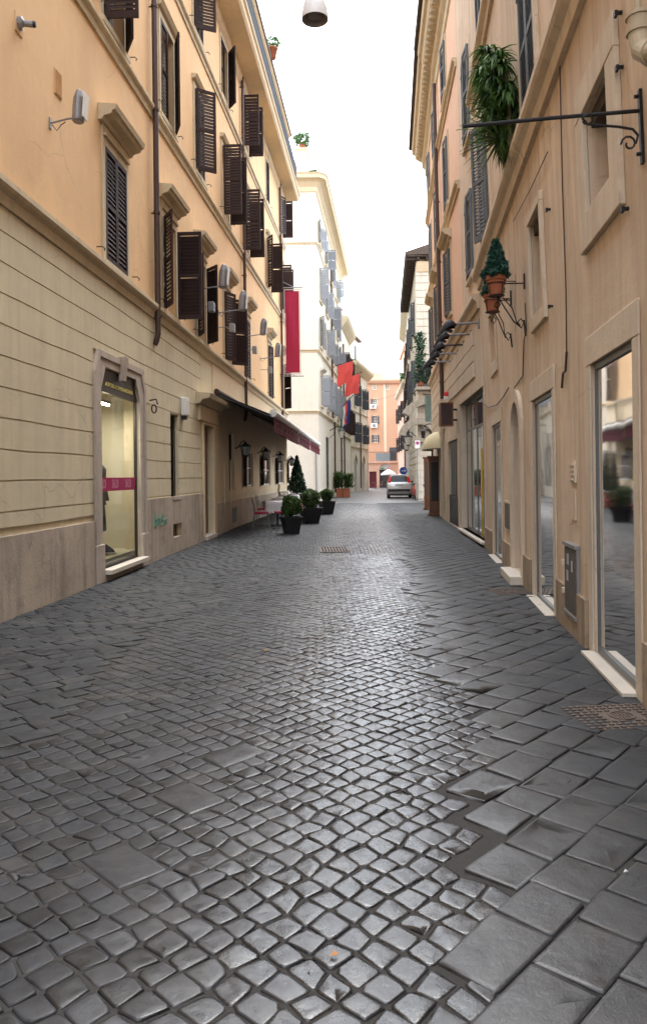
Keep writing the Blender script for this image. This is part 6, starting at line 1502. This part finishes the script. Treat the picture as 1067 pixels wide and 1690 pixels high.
CH = [((-1.80, 21.7), 1.7, 'metal chair with a burgundy seat, nearest one, at the free side of the first table'), ((-1.22, 22.0), -1.4, 'metal chair with a burgundy seat partly behind the nearest potted box ball'),
      ((-1.9, 24.3), 1.5, 'metal chair with a burgundy seat between the first white table and the wall'), ((-.82, 26.3), -1.2, 'metal chair with a burgundy seat behind the middle potted box ball'),
      ((-.98, 24.3), -1.5, 'metal chair with a burgundy seat on the street side of the first white table'), ((-1.55, 28.7), 0, 'metal chair with a burgundy seat between the second and third white tables'), ((-.75, 29.9), -1.4, 'metal chair with a burgundy seat on the street side of the third white table')]
for i, (p_, rz, lb) in enumerate(CH):
    o = cp if i == 0 else dup(cp); o.location = (p_[0], p_[1], .012); o.rotation_euler = (0, 0, rz); o['label'] = lb
def table_proto():
    t = thing('cafe_table', '-', 'table', (0, 0, 0), group='restaurant tables under white cloths')
    mb = MB(); mb.box(-.33, .33, -.33, .33, .72, .742); obj('tabletop', mb, M['wood'], t)
    mb = MB(); mb.tube([(0, 0, .03), (0, 0, .72)], .03, 10); mb.lathe((0, 0, 0), [(.001, .0), (.22, .0), (.21, .02), (.04, .05), (.001, .05)], 16); obj('pedestal', mb, M['iron'], t, recalc=False)
    mb = MB(); n = 48; rings = []
    for k, (z, s) in enumerate(((.746, .0), (.746, .97), (.74, 1.02), (.66, 1.04), (.55, 1.07), (.44, 1.1))):
        r = []
        for i in range(n):
            a = 2*PI*i/n; c, s_ = math.cos(a), math.sin(a); m_ = 1/max(abs(c), abs(s_)); m_ = min(m_, 1.36)
            fold = 1+(.035*math.sin(i*PI/3)*(k-2)/3 if k > 2 else 0); dz = -.16*max(0, (m_-1)/.36)**2*(k-1)/4 if k > 2 else 0
            r.append((c*.345*m_*s*fold, s_*.345*m_*s*fold, z+dz))
        rings.append(r)
    vs = [v for r in rings for v in r]; mb.add(vs, [(k*n+i, k*n+(i+1) % n, (k+1)*n+(i+1) % n, (k+1)*n+i) for k in range(5) for i in range(n)])
    obj('tablecloth', mb, M['cloth'], t, smooth=True, recalc=False)
    return t
tp = table_proto()
for i, (p_, lb) in enumerate((((-1.42, 23.1), 'small square table under a draped white cloth, nearest one behind the box ball'), ((-1.5, 27.0), 'small square table under a white cloth, second along the wall'), ((-1.35, 30.6), 'small square table under a white cloth, third along the wall'), ((-1.2, 34.9), 'small square table under a white cloth, farthest beside the conifer'))):
    o = tp if i == 0 else dup(tp); o.location = (p_[0], p_[1], .012); o['label'] = lb
for i, (p_, lb) in enumerate((((-1.38, 27.05), 'short clear wine glass on the second white table'), ((-1.3, 30.55), 'short clear wine glass on the third white table'))):
    t = thing('wine_glass', lb, 'glass', (p_[0], p_[1], .758)); mb = MB(); mb.lathe((p_[0], p_[1], .758), [(.001, 0), (.035, .002), (.005, .01), (.005, .08), (.035, .12), (.03, .17), (.028, .17), (.032, .12), (.001, .085)], 14); obj('bowl', mb, simple('clear_glassware', (.7, .75, .75), .1, spec=.8), t, smooth=True, recalc=False)
# ---- silver hatchback
CZ = 49.6; cx_ = aty(658.5, 820, CZ)[0]
car = thing('parked_car', 'silver five door hatchback parked facing away with tall red tail lamps', 'car', (0, 0, 0))
M['silver'] = simple('silver_car_paint', (.58, .59, .61), .3, .45, var=.02); M['redlens'] = simple('red_lamp_lens', (.62, .012, .015), .2, spec=.7); M['black'] = simple('black_trim', (.02, .02, .022), .5)
st = [(0.0, .66, .74, .44, .93, .96, .70), (.05, .76, .80, .30, .98, 1.02, .73), (.11, .78, .82, .25, 1.0, 1.10, .71), (.20, .79, .82, .22, 1.0, 1.36, .635), (.30, .79, .82, .22, 1.0, 1.49, .60), (.6, .79, .82, .22, 1.0, 1.535, .60), (1.6, .79, .82, .22, .99, 1.55, .60), (2.2, .79, .82, .22, .98, 1.48, .59), (2.8, .79, .81, .22, .96, 1.10, .66), (3.1, .78, .80, .24, .93, .99, .64), (3.45, .74, .76, .28, .84, .88, .6), (3.6, .62, .64, .34, .70, .73, .5), (3.64, .5, .52, .42, .6, .62, .42)]
mb = MB(); secs = []
for y, ws, wb, zb, bl, rf, wr in st:
    h = [(ws*.92, zb), (ws, zb+.10), (wb, .62 if y > .04 else .6), (wb*.99, bl), (wr+(wb-wr)*.25, bl+(rf-bl)*.72), (wr*.96, bl+(rf-bl)*.93), (wr*.6, rf-.003), (0, rf)]
    full = h+[(-x, z) for x, z in reversed(h[:-1])]; secs.append([(x, y, z) for x, z in full])
k = len(secs[0]); mb.add([v for s in secs for v in s], [(i*k+j, i*k+j+1, (i+1)*k+j+1, (i+1)*k+j) for i in range(len(secs)-1) for j in range(k-1)]+[(i*k+k-1, i*k, (i+1)*k, (i+1)*k+k-1) for i in range(len(secs)-1)]+[tuple(range(k)), tuple((len(secs)-1)*k+j for j in range(k))])
body = obj('body', mb, M['silver'], car, smooth=True); 
mb = MB(); mb.hexa([(-.56, .075, 1.05), (.56, .075, 1.05), (.58, .16, 1.05), (-.58, .16, 1.05), (-.49, .225, 1.44), (.49, .225, 1.44), (.49, .32, 1.44), (-.49, .32, 1.44)]); obj('rear_window', mb, simple('dark_car_glass', (.015, .02, .02), .15, spec=.3), car, bevel=.02)
for s_ in (-1, 1):
    mb = MB(); mb.hexa([(s_*.55, .03, 1.0), (s_*.77, .06, 1.0), (s_*.80, .28, 1.0), (s_*.6, .2, 1.0), (s_*.49, .17, 1.42), (s_*.63, .20, 1.42), (s_*.66, .36, 1.40), (s_*.5, .32, 1.40)]); obj('tail_lamp', mb, M['redlens'], car, bevel=.015)
    mb = MB(); mb.box(s_*.66-.09, s_*.66+.09, -.045, .06, .46, .56); obj('reflector', mb, M['redlens'], car, bevel=.01)
    for y0, y1 in ((.55, 1.3), (1.4, 2.2)):
        mb = MB(); x0, x1 = s_*.80, s_*.655; mb.hexa([(x0, y0, 1.03), (x0, y1, 1.03), (x0-s_*.05, y1, 1.03), (x0-s_*.05, y0, 1.03), (x1, y0+.05, 1.42), (x1, y1-(.05 if y1 < 2 else .3), 1.42), (x1-s_*.05, y1-.3, 1.42), (x1-s_*.05, y0+.05, 1.42)]); obj('side_window', mb, M['winglass'], car)
    mb = MB(); mb.obox((s_*.93, 2.35, 1.06), (1, 0, 0), (0, 1, 0), (0, 0, 1), .09, .05, .07); mb.obox((s_*.83, 2.37, 1.03), (1, 0, 0), (0, 1, 0), (0, 0, 1), .05, .03, .02); obj('wing_mirror', mb, M['black'], car, bevel=.02)
    for y in (.58, 2.88):
        R_ = Matrix.Translation((s_*.72, y, .29)) @ Matrix.Rotation(PI/2, 4, 'Y')
        mb = MB(); mb.lathe((0, 0, 0), [(.17, -.10), (.27, -.095), (.29, -.06), (.29, .06), (.27, .095), (.17, .10)], 24, M=R_); w_ = obj('wheel', mb, M['black'], car, smooth=False)
        mb = MB(); mb.lathe((0, 0, 0), [(.001, -.07), (.05, -.08), (.17, -.085), (.17, .085), (.05, .08), (.001, .07)], 20, M=R_); obj('rim', mb, M['alu'], w_)
mb = MB(); mb.box(-.72, .72, -.05, .06, .44, .60); obj('bumper_strip', mb, M['black'], car, bevel=.02)
mb = MB(); mb.box(-.26, .26, -.012, .03, .80, .91); obj('number_plate', mb, simple('dull_number_plate', (.35, .36, .4), .5, var=.5, nsc=30), car)
mb = MB(); mb.box(-.7, .7, .1, 3.4, .16, .24); obj('underside', mb, M['black'], car)
mb = MB(); mb.tube([(0, .1, 1.08), (-.25, .10, 1.16)], .01, 5); obj('wiper', mb, M['black'], car, recalc=False)
mb = MB(); mb.box(-.5, .5, .26, .40, 1.5, 1.54); obj('roof_spoiler', mb, M['silver'], car, bevel=.02)
car.location = (cx_, CZ, 0); car.rotation_euler = (0, 0, -.10)
# ---- person by the far shop
def skin(name, verts, edges, rad, mat, parent, sub=2, root=0):
    me = bpy.data.meshes.new(name); me.from_pydata(verts, edges, []); o = bpy.data.objects.new(name, me); COL.objects.link(o); me.materials.append(mat)
    md = o.modifiers.new('skin', 'SKIN'); 
    for i, r in enumerate(rad): me.skin_vertices[0].data[i].radius = (r, r) if not isinstance(r, tuple) else r
    me.skin_vertices[0].data[root].use_root = True; s_ = o.modifiers.new('sub', 'SUBSURF'); s_.levels = s_.render_levels = sub
    bpy.context.view_layer.update(); em = bpy.data.meshes.new_from_object(o.evaluated_get(bpy.context.evaluated_depsgraph_get())); o.modifiers.clear(); o.data = em
    for p_ in em.polygons: p_.use_smooth = True
    if parent: o.parent = parent
    return o
pr_ = thing('person', 'person in a blue shirt and dark trousers standing behind the wooden display cases', 'person', (0, 0, 0))
M['skin'] = simple('skin', (.50, .30, .21), .6, var=.05)
bv = [(0, 0, .92), (0, 0, 1.1), (0, .0, 1.3), (0, .01, 1.42), (0, .0, 1.5), (0, -.02, 1.6), (0, -.01, 1.68),
      (.19, .0, 1.38), (.25, .01, 1.13), (.24, -.12, .92), (.23, -.17, .85), (-.19, 0, 1.38), (-.25, .01, 1.13), (-.22, -.14, .95), (-.2, -.2, .9),
      (.10, 0, .86), (.11, -.01, .48), (.11, .02, .08), (.115, -.14, .04), (-.10, 0, .86), (-.12, .02, .48), (-.13, .08, .08), (-.135, -.07, .04)]
be = [(0, 1), (1, 2), (2, 3), (3, 4), (4, 5), (5, 6), (3, 7), (7, 8), (8, 9), (9, 10), (3, 11), (11, 12), (12, 13), (13, 14), (0, 15), (15, 16), (16, 17), (17, 18), (0, 19), (19, 20), (20, 21), (21, 22)]
br_ = [.13, .125, .15, .08, .055, .095, .07, .055, .042, .032, .03, .055, .042, .032, .03, .085, .06, .042, .035, .085, .06, .042, .035]
skin('body', bv, be, br_, M['skin'], pr_)
skin('shirt', [(0, 0, .88), (0, 0, 1.1), (0, 0, 1.3), (0, .01, 1.41), (.19, 0, 1.38), (.245, .01, 1.15), (-.19, 0, 1.38), (-.245, .01, 1.15)], [(0, 1), (1, 2), (2, 3), (3, 4), (4, 5), (3, 6), (6, 7)], [.155, .145, .168, .095, .07, .06, .07, .06], simple('blue_shirt_cloth', (.10, .14, .26), .8), pr_)
skin('trousers', [(0, 0, .93), (.10, 0, .86), (.11, -.01, .48), (.11, .02, .12), (-.10, 0, .86), (-.12, .02, .48), (-.13, .08, .12)], [(0, 1), (1, 2), (2, 3), (0, 4), (4, 5), (5, 6)], [.145, .10, .075, .062, .10, .075, .062], simple('dark_trouser_cloth', (.025, .025, .03), .85), pr_)
mb = MB(); mb.lathe((0, .01, 1.64), [(.001, .10), (.05, .092), (.085, .055), (.098, .0), (.09, -.06), (.07, -.085)], 16); obj('hair', mb, simple('dark_hair', (.03, .02, .015), .7), pr_, smooth=True)
mb = MB(); mb.lathe((0, -.115, 1.60), [(.001, .02), (.014, .0), (.001, -.02)], 8); obj('nose', mb, M['skin'], pr_, smooth=True)
pr_.location = (aty(704, 800, 42.6)[0], 42.6, 0); pr_.rotation_euler = (0, 0, .9)
# ---- signs, umbrella, bicycle, far chairs
px_ = aty(688.5, 760, 43.0)[0]; t = thing('no_parking_sign', 'white no parking sign plate with a round emblem on a thin grey post', 'sign', (px_, 43, 0))
mb = MB(); mb.tube([(px_, 43, 0), (px_, 43, 3.6)], .03, 8); obj('post', mb, M['greymetal'], t, recalc=False)
z1 = aty(688, 727, 43)[2]; z0 = aty(688, 740, 43)[2]
mb = MB(); mb.box(px_-.14, px_+.14, 42.93, 42.95, z0, z1); pl = obj('sign_plate', mb, M['whitepaint'], t, bevel=.005)
RX = lambda x, z, y=42.92: Matrix.Translation((x, y, z)) @ Matrix.Rotation(PI/2, 4, 'X')
mb = MB(); mb.lathe((0, 0, 0), [(.001, .003), (.10, .003), (.10, 0), (.001, 0)], 20, M=RX(px_, z1-.14)); obj('emblem_ring', mb, M['flagred'], pl); mb = MB(); mb.lathe((0, 0, 0), [(.001, .006), (.075, .006), (.075, .002)], 20, M=RX(px_, z1-.14)); obj('emblem_disc', mb, simple('sign_blue', (.03, .07, .4), .5), pl)
mb = MB(); mb.obox((px_, 42.908, z1-.14), (1, 0, 1), (0, 1, 0), (-1, 0, 1), .08, .002, .012); obj('emblem_bar', mb, M['flagred'], pl)
x_ = aty(665, 777, 66)[0]; t = thing('direction_sign', 'round blue road sign with a white arrow beyond the silver car', 'sign', (x_, 66, 0)); zc = aty(665, 777, 66)[2]
mb = MB(); mb.tube([(x_, 66, 0), (x_, 66, zc+.3)], .03, 8); obj('post', mb, M['greymetal'], t, recalc=False); mb = MB(); mb.lathe((0, 0, 0), [(.001, .01), (.34, .01), (.34, 0), (.001, 0)], 24, M=RX(x_, zc, 65.95)); d_ = obj('sign_disc', mb, simple('sign_blue_b', (.03, .10, .42), .5), t)
mb = MB(); mb.obox((x_, 65.93, zc), (1, 0, 0), (0, 1, 0), (0, 0, 1), .2, .004, .03); mb.obox((x_+.15, 65.93, zc+.05), (1, 0, -1), (0, 1, 0), (1, 0, 1), .08, .0042, .025); mb.obox((x_+.15, 65.93, zc-.05), (1, 0, 1), (0, 1, 0), (-1, 0, 1), .08, .0044, .025); obj('arrow', mb, M['whitepaint'], d_)
ux = aty(641, 780, 84)[0]; t = thing('cafe_umbrella', 'white cafe umbrella open beyond the car', 'umbrella', (ux, 84, 0)); zt = aty(641, 775, 84)[2]
mb = MB(); mb.tube([(ux, 84, 0), (ux, 84, zt)], .03, 8); mb.lathe((ux, 84, 0), [(.001, 0), (.3, 0), (.3, .06), (.001, .07)], 14); obj('pole', mb, M['alu'], t, recalc=False)
mb = MB(); mb.lathe((ux, 84, 0), [(.01, zt+.08), (.35, zt-.1), (.85, zt-.45), (.87, zt-.6)], 8); obj('canopy', mb, M['cloth'], t, recalc=False)
t = thing('cafe_table', 'small round cafe table under the white umbrella', 'table', (ux-1.4, 86, 0)); mb = MB(); mb.lathe((ux-1.4, 86, 0), [(.001, .75), (.35, .75), (.35, .71), (.03, .7), (.03, .04), (.2, .03), (.2, 0), (.001, 0)], 16); obj('tabletop', mb, M['wood'], t)
for i, (dx, dy, lb) in enumerate(((-2.1, 0, 'orange cafe chair on the open side of the small round table'), (-.8, .3, 'orange cafe chair nearest the umbrella pole'))):
    o = dup(cp, (ux+dx, 86+dy, 0), 1.5-3*i, lb, group='orange cafe chairs at the far end'); o['category'] = 'chair'
    for c in o.children:
        if c.name.startswith('seat') or c.name.startswith('backrest'):
            c.data = c.data.copy(); c.data.materials[0] = M['terracotta']
bx = 5.52; t = thing('bicycle', 'dark bicycle with a red frame leaning against the rusticated wall beside the car', 'bicycle', (bx, 46.2, 0))
for y in (45.7, 46.75):
    mb = MB(); mb.tube([(bx+.04*math.sin(0), y+.33*math.cos(a), .34+.33*math.sin(a)) for a in [k*PI/10 for k in range(21)]], .018, 6)
    for k in range(6): a = k*PI/6; mb.tube([(bx, y-.32*math.cos(a), .34-.32*math.sin(a)), (bx, y+.32*math.cos(a), .34+.32*math.sin(a))], .004, 4)
    obj('wheel', mb, M['iron'], t, recalc=False)
mb = MB()
for a, b_ in (((46.75, .34), (46.35, .32)), ((46.35, .32), (46.5, .85)), ((46.35, .32), (45.88, .8)), ((46.5, .8), (45.88, .82)), ((46.75, .34), (46.48, .78)), ((45.85, .9), (45.7, .34))): mb.tube([(bx, a[0], a[1]), (bx, b_[0], b_[1])], .018, 6)
obj('frame', mb, M['flagred'], t, recalc=False)
mb = MB(); mb.tube([(bx-.28, 45.9, .98), (bx, 45.84, 1.0), (bx+.1, 45.9, .98)], .014, 6); mb.tube([(bx, 45.84, 1.0), (bx, 45.86, .88)], .014, 6); obj('handlebar', mb, M['alu'], t, recalc=False)
mb = MB(); mb.obox((bx, 46.55, .93), (1, 0, 0), (0, 1, 0), (0, 0, 1), .06, .12, .03); mb.tube([(bx, 46.5, .85), (bx, 46.53, .91)], .013, 6); obj('saddle', mb, M['black'], t, bevel=.015)
# ---- lamp hanging over the street
lx, ly, lz = aty(519.5, 30, 12.7)
t = thing('hanging_street_lamp', 'pale bell shaped street lamp hanging on a wire high over the street', 'street lamp', (lx, ly, lz))
mb = MB(); r = .225; mb.lathe((lx, ly, lz-.02), [(r, 0), (r*.99, .07), (r*.93, .17), (r*.8, .28), (r*.6, .37), (r*.36, .42), (r*.3, .44), (r*.3, .52), (.03, .54), (.001, .54)], 32); h_ = obj('lamp_shade', mb, simple('pale_grey_enamel', (.78, .80, .82), .4), t, smooth=True)
mb = MB(); mb.lathe((lx, ly, lz-.02), [(r*.995, .0), (r*.93, .0), (r*.9, .05), (r*.7, .16), (.001, .2)], 32); obj('reflector_bowl', mb, M['greymetal'], h_, smooth=True); mb = MB(); mb.lathe((lx, ly, lz-.015), [(.001, .03), (r*.5, .035), (r*.5, .07)], 20); obj('lamp_lens', mb, M['alu'], h_, smooth=True)
mb = MB(); mb.tube([(lx, ly, lz+.5), (lx, ly, lz+.62)], .012, 6); a0_ = L1.p(12.7, 0, lz+.9); a1_ = R1.p(12.7, 0, lz+.9); mb.tube([a0_, ((a0_[0]+lx)/2, ly, lz+.72), (lx, ly, lz+.62), ((a1_[0]+lx)/2, ly, lz+.72), a1_], .008, 5); obj('suspension_wire', mb, M['iron'], t, recalc=False)
def wire(label, A, B, sag=.25, r=.012):
    mb = MB(); A, B = Vector(A), Vector(B); mb.tube([A.lerp(B, q/10)-Vector((0, 0, sag*4*(q/10)*(1-q/10))) for q in range(11)], r, 5)
    tag(obj('overhead_cable', mb, M['greymetal'], loc=tuple(A), recalc=False), label, 'cable')
wire('thin overhead cable crossing the pale sky between the roof cornices', aty(578, 521, 66), aty(690, 540, 50), .1, .012)
wire('thin overhead cable crossing in front of the terracotta block', aty(606, 662, 78), aty(676, 640, 62), .2, .013)

# ================================================================ LIGHT
w = bpy.data.worlds.new("World"); SC.world = w; w.use_nodes = True; nt = w.node_tree; nt.nodes.clear()
sky = N(nt, 'ShaderNodeTexSky'); sky.sky_type = 'NISHITA'; sky.sun_disc = False; SUN_EL, SUN_ROT = math.radians(62), math.radians(20)
sky.sun_elevation = SUN_EL; sky.sun_rotation = SUN_ROT; sky.air_density = 1.0; sky.dust_density = 4.0; sky.ozone_density = 1.0
hs = N(nt, 'ShaderNodeHueSaturation'); hs.inputs['Saturation'].default_value = .18; nt.links.new(sky.outputs[0], hs.inputs['Color'])
ov = mixc(nt, .65, hs.outputs[0], (7.8, 8.5, 9.5))
bg = N(nt, 'ShaderNodeBackground'); bg.inputs[1].default_value = .15; nt.links.new(ov, bg.inputs[0]); wo_ = N(nt, 'ShaderNodeOutputWorld'); nt.links.new(bg.outputs[0], wo_.inputs[0])
sd = bpy.data.lights.new('sun', 'SUN'); sd.energy = .6; sd.angle = math.radians(30); sd.color = (1, .96, .9); so_ = bpy.data.objects.new('sun', sd); COL.objects.link(so_)
dirv = Vector((math.sin(SUN_ROT)*math.cos(SUN_EL), math.cos(SUN_ROT)*math.cos(SUN_EL), math.sin(SUN_EL))); so_.rotation_euler = dirv.to_track_quat('Z', 'Y').to_euler()
SC.view_settings.view_transform = 'Standard'; SC.view_settings.look = 'None'; SC.view_settings.gamma = 1; SC.view_settings.exposure = EXPO
SC.cycles.max_bounces = 8; SC.cycles.diffuse_bounces = 5; SC.cycles.glossy_bounces = 4; SC.cycles.transparent_max_bounces = 8
SC.cycles.use_denoising = True; SC.cycles.caustics_reflective = False; SC.cycles.caustics_refractive = False
